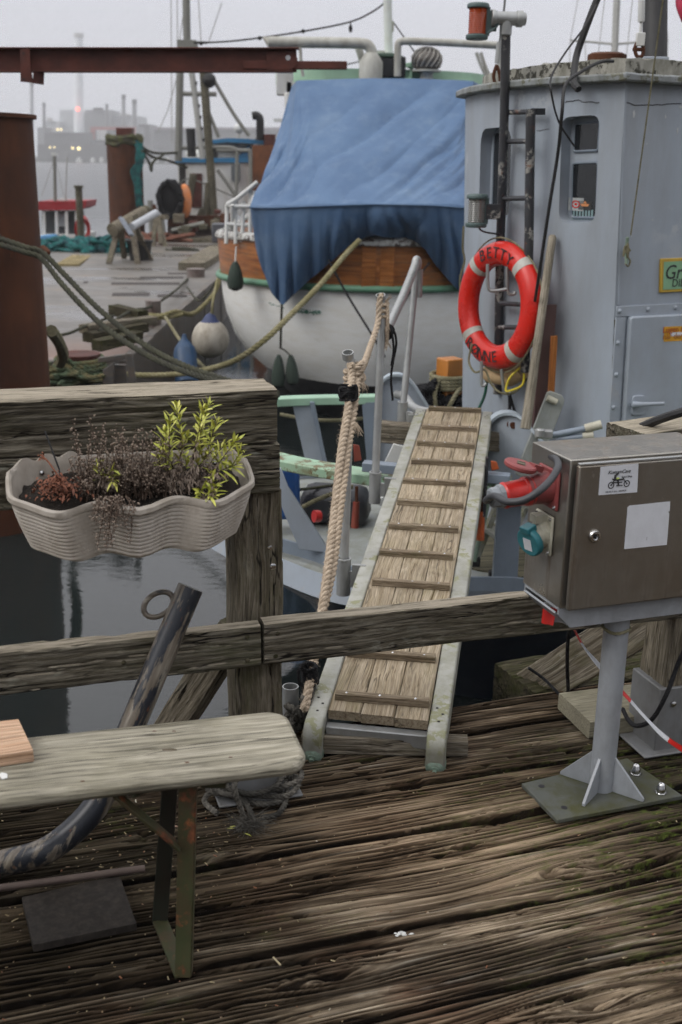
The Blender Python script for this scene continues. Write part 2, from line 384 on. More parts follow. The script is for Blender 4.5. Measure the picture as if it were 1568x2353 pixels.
M_shoe = paint('dull zinc shoe', (.17, .175, .18), .5, .2, (.08, .07, .055), .7, scale=6, bump=.05)
M_gpaint = paint('grey pole paint', (.28, .3, .325), .42, .12, (.1, .1, .09), .5, scale=8, bump=.06)
M_plate = paint('mossy base plate', (.085, .09, .08), .7, .3, (.055, .055, .01), 1.0, scale=7, bump=.1, spec=.2)
M_hullg = paint('light grey ship paint', (.325, .368, .42), .45, .07, (.22, .22, .21), .45, scale=3, bump=.06, chip=(.33, .35, .375), ca=.05)
M_hulld = paint('blue grey ship paint', (.19, .23, .28), .42, .1, (.09, .1, .1), .35, scale=4, bump=.05)
M_deckp = paint('pale grey deck paint', (.32, .34, .33), .55, .12, (.17, .17, .09), .8, scale=4, bump=.08)
M_mint = paint('mint green paint', (.30, .47, .33), .5, .1, (.16, .14, .07), .5, scale=4, bump=.08, chip=(.14, .11, .05), ca=.7)
M_mintc = paint('clean mint paint', (.33, .52, .38), .45, .08, (.25, .3, .22), .3, scale=3)
M_rust = paint('rusty steel', (.085, .031, .014), .75, .45, (.026, .012, .008), .8, scale=2.2, bump=.2, streak=3, rust=.12, spec=.25)
M_beamr = paint('red oxide steel', (.105, .035, .026), .62, .25, (.03, .014, .012), .9, scale=3, bump=.1, streak=.4, spec=.25)
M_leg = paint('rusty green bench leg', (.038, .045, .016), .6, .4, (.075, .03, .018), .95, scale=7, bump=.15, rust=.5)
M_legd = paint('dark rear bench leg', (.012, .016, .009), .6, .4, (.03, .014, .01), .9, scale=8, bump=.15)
M_steel = None
s = Mat('brushed stainless steel'); v = s.coord((3, 3, 300)); n1 = s.noise(v, 1, 3, .6); n2 = s.noise(s.coord(), 4, 6, .65)
c = s.mix(s.rng(n2, .4, .72, 0, .75), (.33, .315, .285), (.2, .16, .115)); sc_ = s.noise(s.coord((60, 60, 22)), 1, 4, .7); c = s.mix(s.rng(sc_, .66, .70, 0, .5), c, (.5, .47, .42)); st_ = s.noise(s.coord((26, 26, 3)), 1, 5, .65); c = s.mix(s.rng(st_, .55, .72, 0, .6), c, (.13, .085, .05))
s.col(c); s.set(metal=.85, rough=s.math('ADD', s.rng(n2, .3, .7, .26, .42), s.rng(st_, .5, .7, 0, .2))); s.bump(n1, .06, .001); M_steel = s.m
M_chrome = plain('polished steel', (.6, .6, .6), .18, 1)
M_redp = paint('red plastic', (.50, .022, .018), .38, .1, (.25, .03, .025), .5, scale=14, bump=.03)
M_redf = paint('faded red plastic', (.24, .05, .05), .5, .15, (.12, .04, .035), .6, scale=14, bump=.05)
M_greyp = plain('grey plastic', (.22, .24, .26), .45)
M_cable = plain('dark cable', (.035, .037, .042), .5)
M_black = plain('black rubber', (.012, .012, .013), .6)
M_blkmet = paint('black painted pipe', (.028, .03, .036), .45, .3, (.1, .095, .085), .35, scale=7, chip=(.27, .26, .24), ca=.3, rust=.3, bump=.1)
M_pipe = pipe_mat()
M_teal = plain('teal plastic', (.03, .17, .2), .45)
M_cream = paint('cream plastic', (.42, .41, .33), .5, .1, (.25, .2, .12), .5, scale=20)
M_white = paint('white paint', (.62, .63, .62), .5, .06, (.4, .38, .3), .5, scale=5)
M_whites = paint('white sticker', (.62, .64, .68), .5, .04, (.45, .46, .48), .3, scale=30, bump=0)
M_ink = plain('black ink', (.02, .02, .022), .6)
M_buoy = paint('red orange buoy vinyl', (.58, .014, .006), .3, .1, (.36, .03, .02), .3, scale=7, bump=.02)
M_tape = paint('grey reflective tape', (.42, .42, .38), .5, .15, (.3, .12, .06), .35, scale=16)
M_rope1 = ropemat('beige hemp rope', (.30, .235, .17), (.52, .43, .33))
M_rope2 = ropemat('dark mossy rope', (.035, .036, .025), (.085, .085, .06), (.05, .05, .04), 30)
M_rope3 = ropemat('yellow green rope', (.16, .14, .07), (.36, .33, .2), (.22, .2, .1), 30)
M_rope4 = ropemat('frayed grey rope', (.02, .02, .018), (.2, .185, .16), (.035, .034, .03), 70)
M_rope5 = ropemat('green coiled rope', (.04, .06, .035), (.12, .16, .10), (.17, .14, .07), 30)
M_cord = ropemat('black cord', (.008, .008, .009), (.03, .03, .032))
M_rope6 = ropemat('greenish tan rope', (.12, .11, .06), (.26, .24, .16), None, 30)
M_glass = Mat('dark window glass').col((.012, .014, .016)).set(rough=.06, spec=.7).m
M_teal2 = ropemat('teal fishing net', (.01, .06, .06), (.03, .16, .15), (.02, .05, .06), 20)
M_blue = paint('blue plastic', (.015, .07, .24), .4, .15, (.02, .05, .1), .4, scale=10)
M_stripe = paint('sky blue paint', (.05, .24, .48), .45, .1, (.1, .2, .3), .3, scale=3)
M_soil = paint('potting soil', (.016, .012, .009), .95, .5, (.05, .038, .026), .6, scale=60, bump=.8)
# ------------------------------------------------------------------ setting: water, quay deck, far shore, haze
WZ = -1.2
s = Mat('harbour water'); s.col((.008, .012, .012)); s.set(rough=.03, ior=1.5, spec=.5)
v = s.coord((1, 1, 1), rand=False); a1 = s.noise(s.coord((.5, 1.4, 1), rand=False), .55, 3, .5); a2 = s.noise(s.coord((1, 2.6, 1), rand=False), 5.5, 4, .55)
pt_ = s.noise(v, .35, 2); f_ = s.rng(pt_, .4, .62, .25, 1)
b1 = s.bump(a1, .10, .05); s.bump(s.math('MULTIPLY', a2, f_), .13, .02, b1)
wy_ = s.n('ShaderNodeSeparateXYZ'); s.l(v, wy_.inputs[0]); s.set(rough=s.rng(wy_.outputs[1], 22, 60, .03, .3)); s.m.node_tree.nodes['Principled BSDF'].inputs['Base Color'].default_value = (.012, .016, .016, 1)   # wind ripples further out
mb = MB(); mb.grid(np.array([[(x, y, WZ) for x in (-4000, -60, -20, -6, 0, 6, 20, 60, 4000)] for y in (-4000, -60, 0, 3, 6, 12, 25, 60, 300, 5000)], float))
single('water', mb, s.m, 'dark still harbour water', 'water', kind='structure', M=Matrix.Translation((0, 0, WZ)))

SL = math.atan(.33); cu, su = math.cos(SL), math.sin(SL)
def uv2w(u, v_): return u*cu-v_*su, u*su+v_*cu
VM = 2.915
# ---- weathered quay deck: one sheet of heavy planks with real relief
us = np.concatenate([np.arange(-8, -1.1, .12), np.arange(-1.1, 2.55, .0085), np.arange(2.55, 9, .12)])
vs_ = np.concatenate([np.arange(-5, 1.2, .02), np.arange(1.2, 2.2, .0017), np.arange(2.2, VM-.02, .0021), np.linspace(VM-.02, VM, 8)])
U, W_ = np.meshgrid(us, vs_, indexing='ij')
warp = .05*(fbm(U/.9, W_/.3, 3, 2)-.5)+.007*(fbm(U/.17, W_/.09, 8, 2)-.5)
# knots push the grain aside
KN = [(.42, 2.33, .05), (1.1, 1.63, .07), (.78, 1.38, .06), (-.1, 2.2, .045), (1.35, 2.05, .05), (.62, 1.86, .035)]
kd = np.zeros_like(U)
for ku, kv, kr in KN:
    du_, dv_ = (U-ku)/3.0, (W_-kv); rr = np.sqrt(du_**2+dv_**2)
    warp += -np.sign(dv_)*.6*kr*np.exp(-(rr/kr)**1.6)*np.clip(abs(dv_)/.01, 0, 1); kd += np.exp(-(rr/(kr*.28))**2)
V2 = W_+warp
PW = .195; wander = .022*(fbm(U/.7, U*0+2, 40, 3)-.5)
_e = fbm(U/.5, W_/.2, 44, 3)
pv = (VM-W_+wander)/PW+.25*np.sin((VM-W_)/PW*1.7)*.6
pi_ = np.floor(pv); pf = pv-pi_
def h2(i, k): return _tab[(i.astype(int)*13+k) % 512, k]
off = h2(pi_, 3)*50; ph = h2(pi_, 5)*7
vv = V2+.0
s1 = vv/.0125+2.6*fbm(U/1.1+off, vv/.05, 1, 3)+ph            # ridge phase, ridges about a centimetre apart
s2 = vv/.0047+2.2*fbm(U/.7+off, vv/.02, 2, 3)+ph*3
p1 = np.abs(np.sin(math.pi*s1))**.5; p2 = np.abs(np.sin(math.pi*s2))**.7
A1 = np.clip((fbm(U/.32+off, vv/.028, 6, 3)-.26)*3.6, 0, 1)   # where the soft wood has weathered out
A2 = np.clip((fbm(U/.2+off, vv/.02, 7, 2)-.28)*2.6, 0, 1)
wear = np.clip(fbm(U/.6+off, W_/.16, 12, 2)*2.9-.7, .1, 1.35)
hgt = .010*(fbm(U/.45+off, vv/.05, 9, 3)-.5)*2-.0135*(1-p1)*A1*wear*1.8-.0042*(1-p2)*A2
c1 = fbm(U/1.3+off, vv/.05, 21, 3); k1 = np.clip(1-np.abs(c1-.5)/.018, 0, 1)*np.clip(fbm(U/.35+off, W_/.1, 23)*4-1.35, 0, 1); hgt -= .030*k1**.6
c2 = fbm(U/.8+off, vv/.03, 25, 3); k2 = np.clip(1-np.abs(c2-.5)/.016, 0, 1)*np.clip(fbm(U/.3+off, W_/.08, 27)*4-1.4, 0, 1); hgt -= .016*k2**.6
figure_shade = 1-np.clip((1-p1)**.7*A1*wear*2.1+(1-p2)*A2*.8+k1*1.3+k2*1.2+.35*np.clip((.46-fbm(U/.3+off, vv/.012, 33, 3))*6, 0, 1), 0, 1)
edge = np.minimum(pf, 1-pf)*PW              # open joints between the planks
gw = .003+.009*np.clip(fbm(U/.22, pi_*3.1, 31, 4)*1.5-.3, 0, 1)
jt = np.clip((gw-edge)/.004, 0, 1)
hgt += (h2(pi_, 9)-.5)*.012+(pf-.5)*(h2(pi_, 11)-.5)*.022-.011*np.exp(-(edge/.007)**2)*np.clip(_e*2-.3, 0.2, 1)-.025*kd
hgt = hgt*(1-jt)-.085*jt
figure_shade = figure_shade*(1-np.clip((gw+.005-edge)/.004, 0, 1))     # joints blackened in colour: packed dirt plus the shade their depth lacks
# the rotten hole by the lower right corner
hu, hv = .78, 1.385
rr = np.sqrt(((U-hu)/2.4)**2+(W_-hv)**2)+.012*(fbm(U/.04, W_/.02, 50, 3)-.5); hgt -= .06*np.clip(1-rr/.035, 0, 1)**.5
hgt = np.clip(hgt, -.09, .02)
rise = np.clip((W_-(VM-.02))/.02, 0, 1); hgt = hgt-.012*rise**2
X_, Y_ = uv2w(U, W_); G = np.stack([X_, Y_, hgt], -1)
gc = np.stack([U+off, V2, figure_shade], -1)
skirt = G[:, -1:].copy(); sk = []
for k, dz in enumerate((.04, .1, .18, .26)):
    q = skirt.copy(); q[..., 2] -= dz; q[..., 1] += .006*(fbm(us[:, None]/.1, us[:, None]*0+k*2, 60)-.5); sk.append(q)
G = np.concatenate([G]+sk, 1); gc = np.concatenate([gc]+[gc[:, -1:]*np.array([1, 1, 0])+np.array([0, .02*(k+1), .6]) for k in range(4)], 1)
mb = MB(); m_, n_ = G.shape[:2]
me = bpy.data.meshes.new('quay_deck')
i, j = np.mgrid[0:m_-1, 0:n_-1]; F_ = np.stack([i*n_+j, (i+1)*n_+j, (i+1)*n_+j+1, i*n_+j+1], -1).reshape(-1, 4)
me.vertices.add(m_*n_); me.vertices.foreach_set('co', G.reshape(-1)); me.loops.add(F_.size); me.loops.foreach_set('vertex_index', F_.reshape(-1).astype(np.int32))
me.polygons.add(len(F_)); me.polygons.foreach_set('loop_start', np.arange(0, F_.size, 4, dtype=np.int32)); me.polygons.foreach_set('loop_total', np.full(len(F_), 4, dtype=np.int32))
me.update(calc_edges=True); me.polygons.foreach_set('use_smooth', [True]*len(F_))
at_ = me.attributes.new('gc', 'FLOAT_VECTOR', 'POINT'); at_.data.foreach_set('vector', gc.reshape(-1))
s = Mat('old quay planks'); A = s.n('ShaderNodeAttribute', attribute_name='gc'); av = A.outputs['Vector']
def amap(sx, sy, sz=1):
    m = s.n('ShaderNodeMapping'); m.inputs['Scale'].default_value = (sx, sy, sz); s.l(av, m.inputs[0]); return m.outputs[0]
ob = s.coord(rand=False)
g = s.noise(amap(2.6, 120, 0), 1, 8, .72); f = s.noise(amap(12, 420, 0), 1, 4, .7); lg = s.noise(amap(1.6, 13, 0), 1, 5, .65)
c = s.ramp(g, [(.32, (.012, .009, .006)), (.45, (.058, .045, .032)), (.56, (.13, .106, .08)), (.70, (.30, .265, .22))])
c = s.mix(1, c, s.ramp(lg, [(.34, (.42, .40, .37)), (.5, (.92, .9, .87)), (.66, (1.65, 1.62, 1.55))]), 'MULTIPLY')
pk = s.noise(amap(.11, 0, 0), 1, 1); c = s.mix(1, c, (1.30, 1.34, 1.38), 'MULTIPLY'); c = s.mix(1, c, s.ramp(pk, [(.3, (.62, .60, .60)), (.45, (1.05, .98, .9)), (.55, (.8, .82, .82)), (.7, (1.3, 1.22, 1.1))]), 'MULTIPLY')
c = s.mix(.7, c, s.ramp(f, [(.3, g3(.6)), (.7, g3(1.25))]), 'MULTIPLY')
red = s.noise(ob, 3.1, 4, .6); c = s.mix(s.rng(red, .5, .7, 0, .45), c, (.13, .07, .045))
gy = s.noise(amap(3, 26, 0), 1, 4, .6); c = s.mix(s.rng(gy, .58, .72, 0, .6), c, (.2, .19, .165))
# bare, foot-worn sand coloured wood in front of the gangway
ps = s.n('ShaderNodeSeparateXYZ'); s.l(ob, ps.inputs[0])
def blob(cx, cy, rx, ry, soft=.5):
    vm = s.n('ShaderNodeVectorMath', operation='SUBTRACT'); vm.inputs[1].default_value = (cx, cy, 0); s.l(ob, vm.inputs[0])
    vs2 = s.n('ShaderNodeVectorMath', operation='MULTIPLY'); vs2.inputs[1].default_value = (1/rx, 1/ry, 0); s.l(vm.outputs[0], vs2.inputs[0])
    ln = s.n('ShaderNodeVectorMath', operation='LENGTH'); s.l(vs2.outputs[0], ln.inputs[0])
    nn = s.noise(ob, 4, 4, .6); return s.rng(s.math('ADD', ln.outputs['Value'], s.math('MULTIPLY', nn, .8)), 1-soft+.4, 1+soft+.4, 1, 0)
worn = blob(.3, 2.5, .5, .3); c = s.mix(s.math('MULTIPLY', worn, s.rng(g, .35, .6, .05, .7)), c, (.30, .225, .15))
# darker planks at the left under the bench and at the right by the cabinet
dark_zone = s.math('MAXIMUM', blob(-.72, 2.35, .62, .6), blob(1.0, 2.75, .5, .42)); c = s.mix(s.math('MULTIPLY', dark_zone, .8), c, (.022, .018, .011))
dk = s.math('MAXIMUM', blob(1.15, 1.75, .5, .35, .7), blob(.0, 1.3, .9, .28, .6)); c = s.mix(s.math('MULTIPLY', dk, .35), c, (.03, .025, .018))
sep_g = s.n('ShaderNodeSeparateXYZ'); s.l(av, sep_g.inputs[0]); c = s.mix(1, c, s.ramp(sep_g.outputs[2], [(.0, (.06, .047, .036)), (.35, (.33, .29, .25)), (.7, (.85, .82, .79)), (1, (1.75, 1.74, 1.72))]), 'MULTIPLY')   # pale latewood ridges, darker softwood; shade of cracks and joints multiplied in too
ms = s.noise(amap(14, 55, 0), 1, 7, .75); ms2 = s.noise(ob, 2.2, 4, .6)
mw = s.math('MAXIMUM', s.rng(ms2, .52, .72, 0, .5), s.math('MULTIPLY', blob(1.1, 2.5, .62, .5), .95)); mf = s.math('MULTIPLY', s.rng(ms, .5, .62), mw)
c = s.mix(mf, c, s.ramp(s.noise(ob, 60, 3), [(.3, (.03, .04, .008)), (.7, (.1, .13, .025))]))
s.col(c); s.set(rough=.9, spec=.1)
b1 = s.bump(g, .45, .004); s.bump(f, .5, .0012, b1)
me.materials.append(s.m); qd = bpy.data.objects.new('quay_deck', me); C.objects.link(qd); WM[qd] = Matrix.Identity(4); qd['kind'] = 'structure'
qd['label'] = 'deeply grooved old timber deck of the quay'; qd['category'] = 'deck'
def deckz(x, y): return 0.0

# face and piles below the deck edge
def dk_pt(u, dv, z): x, y = uv2w(u, VM+dv); return V((x, y, z))
mb = MB(); mb.beam(dk_pt(-8, -.22, -.45), dk_pt(9, -.22, -.45), .3, .36); mb.beam(dk_pt(-8, -.2, -1.0), dk_pt(9, -.2, -1.0), .2, .5)
single('quay_wall', mb, M_dark, 'dark wet timber face of the quay above the water', 'quay wall', kind='structure')

# ------------------------------------------------------------------ fence on the quay edge
F0 = (-.21, 2.62); FD = V((1, .31, 0)).normalized(); FN = V((-FD.y, FD.x, 0))   # FN points to the water
def fp(t, off=0, z=0): return V((F0[0], F0[1], 0))+FD*t+FN*off+V((0, 0, z))
fence = thing('fence', 'weathered timber fence along the quay edge with thick stacked top beams and thin lower rails', 'fence', fp(0))
tpart('post', fp(.012, .075, .10), fp(.012, .075, .838), .125, .12, M_post, fence, 3, up=FD, label='cracked upright post under the end of the top beams', wob=.009, amp=.004, du=.02)
tpart('beam', fp(-3.2, .06, .897), fp(.062, .06, .897), .14, .117, M_fence, fence, 5, amp=.004, ds=.003, du=.02, label='lower of the two stacked top beams')
tpart('beam', fp(-3.2, .06, 1.024), fp(.055, .06, 1.024), .145, .128, M_fence, fence, 8, amp=.004, ds=.003, du=.02, label='upper stacked top beam with sunbleached top')
tpart('rail', fp(-3.2, -.028, .455), fp(.004, -.028, .458), .045, .108, M_fence, fence, 11, amp=.0035, ds=.003, du=.015)
tpart('rail', fp(.012, -.03, .462), fp(1.24, -.028, .462), .048, .112, M_fence, fence, 14, amp=.0035, ds=.003, du=.015, label='lower rail crossing in front of the gangway')
# the leg shoe of the near post, brace behind, right hand post, its shoe and beams
def shoe(c0, hgt_, w_, m=M_gpaint):
    mb = MB(); R = frame(c0, c0+FD).to_3x3()
    mb.box(c0+V((0, 0, hgt_/2)), (w_, w_, hgt_), R); mb.box(c0+V((0, 0, .004)), (w_+.09, w_+.05, .008), R); return mb
p = fp(.012, .075, 0); part('post_shoe', shoe(p, .16, .135), M_shoe, fence, bevel=.004)
PR = onz(1505, 1700, 0); PR = V((.955, 3.0, 0)); q = shoe(PR, .2, .15); sh = part('post_shoe', q, M_shoe, fence, bevel=.004)
for dx, z in ((-.03, .15), (.02, .06)):
    mb = MB(); mb.lathe([(.0, 0), (.009, 0), (.009, .005), (.004, .008), (.0, .008)], zframe(PR-FN*.075+FD*dx+V((0, 0, z)), PR-FN*.2+FD*dx+V((0, 0, z))), 8); part('bolt', mb, M_chrome, sh)
tpart('post', PR+V((0, 0, .02)), PR+V((.04, .02, .80)), .14, .14, M_post, fence, 22, up=FD, label='right hand post standing in a steel shoe behind the cabinet', wob=.01)
b0 = at(1432, 1000, 3.1)
_ra = at(1436, 1012, 3.12); _rb = at(1568, 992, 3.22); tpart('beam', _ra, _ra+(_rb-_ra).normalized()*1.6, .16, .07, M_fence, fence, 25, label='top beam behind the steel cabinet')
tpart('brace', at(1205, 1570, 3.42)+V((0, 0, -.04)), at(1400, 1440, 3.15)+V((.12, -.05, .06)), .05, .135, M_oldw, fence, 27, label='plank brace rising behind the cabinet')
tpart('brace', at(388, 1660, 2.95)+V((-.02, .02, -.06)), at(545, 1445, 2.78), .06, .09, M_post, fence, 28, label='brace behind the left post', wob=.008)
for (t, z, o) in ((.075-.03, .49, -.056), (.075-.035, .43, -.056), (-.03, .487, -.052), (-.03, .425, -.052), (-.33, .455, -.052), (.9, .47, -.055)):
    mb = MB(); mb.lathe([(.0001, 0), (.006, 0), (.005, .002), (.0001, .003)], zframe(fp(t, o, z), fp(t, o-.1, z)), 8); part('nail', mb, M_dark, fence)
for (t, z) in ((.045, .69), (.05, .64)):
    p = fp(t, .016, z); mb = MB(); mb.lathe([(.0001, 0), (.0095, 0), (.009, .0025), (.006, .0045), (.0001, .0045)], zframe(p, p-FN*.1), 12); part('screw', mb, M_chrome, fence)
# end blocks of the bearers beyond the deck edge
tm = timber(.6, .26, .22, 31, wob=.015, amp=.008)
single('timber_stub', tm, M_dark, 'mossy squared timber end sticking out past the deck edge below the plank brace', 'timber', M=frame(at(1115, 1605, 3.36)+V((.1, .02, -.05)), at(1115, 1605, 3.36)+V((.6, .25, -.05))), local=True)
tm = timber(.34, .2, .055, 33, amp=.0006, wob=0, split=.2)
pb = onz(1360, 1655, .03)
single('board', tm, M_paleply, 'pale grey offcut board lying on the deck behind the cabinet pole', 'board', M=frame(V((.705, 3.07, .032)), V((.99, 3.155, .032))), local=True)

# ------------------------------------------------------------------ gangway
g0, g1_ = V((.108, 2.87, .10)), V((.585, 5.85, .37)); GM = frame(g0, g1_)
def gp(x, y, z): return GM @ V((x, y, z))
gang = thing('gangway', 'narrow wooden gangway with cleats and pale metal side rails leading down from boat to quay', 'gangway', V((g0.x, g0.y, 0)))
GL = 3.03
def grail(sy):
    mb = MB(); w0, w1 = .146, .2      # channel with rounded foot
    prof = []                          # side profile in x,z of the outer skin
    for k in range(9):
        a = math.pi/2*k/8; prof.append((-.005-.05*math.sin(a)+.0, -.05+.05*math.cos(a)))
    xs = [GL]+[p[0] for p in prof]+[-.05, -.028, .0, .0]; zs = [0]+[p[1] for p in prof]+[-.105, -.122, -.118, -.05]
    top = list(zip(xs, zs)); bot = [(.03, -.052), (.05, -.075), (GL, -.075)]
    poly = [(a, b) for a, b in top+bot]
    M = Matrix.Translation(GM @ V((0, sy*w0, 0)))
    m2 = GM @ Matrix(((1, 0, 0, 0), (0, 0, 1, sy*w0 if sy > 0 else -w1), (0, 1, 0, 0), (0, 0, 0, 1)))
    mb.prism(poly, m2, w1-w0); return mb
for sy in (1, -1):
    r_ = part('side_rail', grail(sy), M_alu, gang, bevel=.006)
    mb = MB(); yc = sy*.173; mb.box(gp(-.028, yc, -.098), (.06, .058, .05), GM.to_3x3())
    ft = part('foot_cap', mb, M_verd, r_, bevel=.018)
    mb = MB(); mb.lathe([(.0001, 0), (.014, 0), (.014, .004), (.007, .006), (.007, .012), (.0001, .012)], zframe(gp(-.055, yc, -.1), gp(-.2, yc, -.13)), 8); part('foot_bolt', mb, M_verd, r_)
    for x_, yy in ((.035, yc), (.075, yc-.008), (.105, yc+.01), (2.96, yc), (2.93, yc+.01), (2.98, yc-.012)):
        mb = MB(); mb.lathe([(.0001, .0006), (.0042, .0006)], zframe(gp(x_, yy, .0002), gp(x_, yy, .1)), 8); part('hole', mb, M_black, r_)
for k, y0 in enumerate((-.096, 0, .096)):
    tpart('plank', gp(.03+.004*k, y0, -.012), gp(GL-.01, y0, -.012), .0945, .03, M_gplank, gang, 50+k, up=GM.to_3x3() @ V((0, 0, 1)), amp=.0006, r=.003, wob=.0008, split=.3)
for k in range(12):
    x = .105+.2565*k; tl = rnd.uniform(-.004, .004); e0 = rnd.uniform(-.006, .006)
    if k == 11: x = 2.985
    cl = tpart('cleat', gp(x+tl, .137+e0, .014), gp(x-tl, -.135+e0, .014), .024, .024, M_cleat, gang, 60+k, up=GM.to_3x3() @ V((0, 0, 1)), amp=.0012, r=.003, wob=.0018, ds=.002, du=.01)
    for y_ in (.1, 0+rnd.uniform(-.01, .01), -.1):
        mb = MB(); mb.lathe([(.0001, 0), (.0042, 0), (.003, .0012), (.0001, .0012)], zframe(gp(x, y_, .0255), gp(x, y_, 1)), 8); part('screw', mb, M_chrome, cl)
mb = MB(); mb.box(gp(.02, 0, -.055), (.03, .29, .045), GM.to_3x3()); part('cross_bar', mb, M_galv, gang, bevel=.003)
mb = MB()
for x in (.7, 1.4, 2.1, 2.9): mb.box(gp(x, 0, -.05), (.04, .29, .03), GM.to_3x3())
part('under_frame', mb, M_galv, gang)
# stanchions in side sockets
def socket(px, py, Y, lx):
    c = at(px, py, Y); mb = MB(); mb.lathe([(.026, -.075), (.026, .06), (.0275, .06), (.0275, .068), (.02, .068), (.02, -.075)], Matrix.Translation(c), 20)
    a = gp(lx, .2, -.04); R = frame(c, a).to_3x3()
    mb.beam(V((c.x, c.y, c.z-.01)), V((a.x, a.y, c.z-.01)), .012, .062)
    mb.box(V((a.x-.004, a.y, a.z)), (.012, .05, .085), GM.to_3x3()); return mb, c
SA, cA = socket(790, 1322, 3.94, 1.03); SB, cB = socket(862, 1118, 4.85, 1.95); SC, cC = socket(925, 952, 5.80, 2.9)
for m_b in (SA, SB, SC): part('stanchion_socket', m_b, M_galv, gang, bevel=.002)
tA, tB, tC = at(806, 824, 4.04), at(880, 690, 4.95), at(958, 612, 5.93)
def tubep(a, b, r, name, m=M_galv, **k): mb = MB(); mb.tube([a, b], r, 16); return part(name, mb, m, gang, **k)
pA = tubep(cA, tA, .017, 'stanchion'); pB = tubep(cB, tB, .017, 'stanchion'); pC = tubep(cC, tC, .0175, 'stanchion')
for tt, pp in ((tA, pA), (tB, pB)):
    mb = MB(); mb.lathe([(.021, 0), (.021, .026), (.0175, .026), (.0175, 0)], frame(tt-V((.008, .0, .0)), tt+V((.0, .03, .012))), 20, close=True); part('eye_ring', mb, M_galv, pp)
hb = at(893, 752, 5.35)
mb = MB(); mb.tube(spline([tC-V((0, 0, .02)), tC+V((.004, -.006, .02)), tC+V((-.004, -.02, .034)), tC.lerp(hb, .1)+V((0, 0, .02)), tC.lerp(hb, .5), hb], 6), .0215, 16)
part('handrail', mb, M_galv, gang)
mb = MB(); mb.lathe([(.0235, 0), (.0235, .14), (.0245, .14), (.021, .14), (.021, .0)], Matrix.Translation(tC+V((.01, -.0, -.155))), 16); part('pipe_sleeve', mb, M_galv, gang)
c_ = V((-.139, 3.03, -.02)); mb = MB(); mb.lathe([(.024, -.05), (.024, .15), (.021, .15), (.021, -.04)], Matrix.Translation(c_), 20)
mb.beam(c_+V((0, 0, .0)), gp(.15, .2, -.05), .014, .05); mb.box(gp(.15, .203, -.03), (.012, .012, .11), GM.to_3x3()); part('stanchion_socket', mb, M_galv, gang)
tm = timber(.47, .05, .05, 35, wob=.006, amp=.002)
single('chock', tm, M_oldw, 'splintered round edged batten lying under the foot of the gangway', 'timber', M=frame(V((-.10, 2.905, .02)), V((.37, 2.885, .022))), local=True)
tm = timber(.82, .1, .1, 36, wob=.01, amp=.003)
lt = single('bearer', tm, M_oldw, 'short squared timber carrying the upper end of the gangway', 'timber', M=frame(at(872, 992, 5.72), at(1196, 1015, 5.72)), local=True)

# ------------------------------------------------------------------ gangway ropes
mb = MB()
R0 = tC*0
p_top = tB+V((-.012, -.02, .01))
rp = spline([p_top+V((.012, 0, .012)), p_top, at(868, 745, 4.9), at(850, 800, 4.7), at(836, 838, 4.3), at(822, 862, 4.1), at(815, 876, 4.06), at(826, 884, 4.02), at(834, 868, 4.05), at(820, 852, 4.02), at(806, 838, 4.0)], 8)
mb.rope(rp, .0135, .085, fuzz=120, seed=3)
rp2 = spline([at(806, 836, 4.02), at(808, 870, 3.98), at(805, 905, 3.9), at(797, 960, 3.84), at(784, 1040, 3.72), at(772, 1150, 3.6), at(757, 1280, 3.42), at(742, 1390, 3.27), at(729, 1480, 3.16), at(714, 1560, 3.04), at(700, 1632, 2.95)], 10)
mb.rope(rp2, .0145, .06, fuzz=700, seed=4)
rp3 = spline([at(822, 872, 4.0), at(819, 905, 3.93), at(811, 960, 3.86), at(799, 1040, 3.74), at(785, 1150, 3.6), at(768, 1290, 3.42), at(754, 1360, 3.33), at(744, 1400, 3.27)], 10)
mb.rope(rp3, .0135, .06, fuzz=260, seed=5)
for (x, y, Y, n_f) in ((818, 970, 3.82, 26), (885, 780, 4.93, 26), (872, 860, 4.93, 18), (888, 745, 4.93, 20), (836, 880, 4.0, 12), (884, 694, 4.94, 14)):
    c0 = at(x, y, Y)
    for k in range(n_f):
        d = V((rnd.uniform(-.2, .8), rnd.uniform(-.5, .3), -1)).normalized() if y != 694 else V((rnd.uniform(-.3, 1), -.3, .6)).normalized()
        l = rnd.uniform(.02, .055); mb.tube([c0, c0+d*l*.5+V((rnd.uniform(-.006, .006), 0, 0)), c0+d*l], [.0016, .0014, .0007], 3, False)
mb.rope(spline([tB+V((.016, -.01, .0)), at(891, 730, 4.93), at(889, 790, 4.93)], 6), .009, .05, fuzz=60)
mb.rope(spline([at(874, 800, 4.93), at(871, 850, 4.93)], 4), .007, .04, fuzz=30)
for k in range(3):                           # hitches round the post tops
    M = Matrix.Translation(tB+V((0, 0, -.015-.025*k))) @ Matrix.Rotation(.3, 4, 'X')
    mb.rope([M @ V((.022*math.cos(a/10*6.283), .022*math.sin(a/10*6.283), .004*math.sin(a))) for a in range(11)], .009, .05)
    M = Matrix.Translation(tA+V((.012, -.01, -.03-.024*k))) @ Matrix.Rotation(-.5, 4, 'Y')
    mb.rope([M @ V((.034*math.cos(a/10*6.283), .026*math.sin(a/10*6.283), 0)) for a in range(11)], .011, .06)
single('handrail_rope', mb, M_rope1, 'thick beige twisted rope hanging as handrail from the gangway posts, doubled and frayed', 'rope')

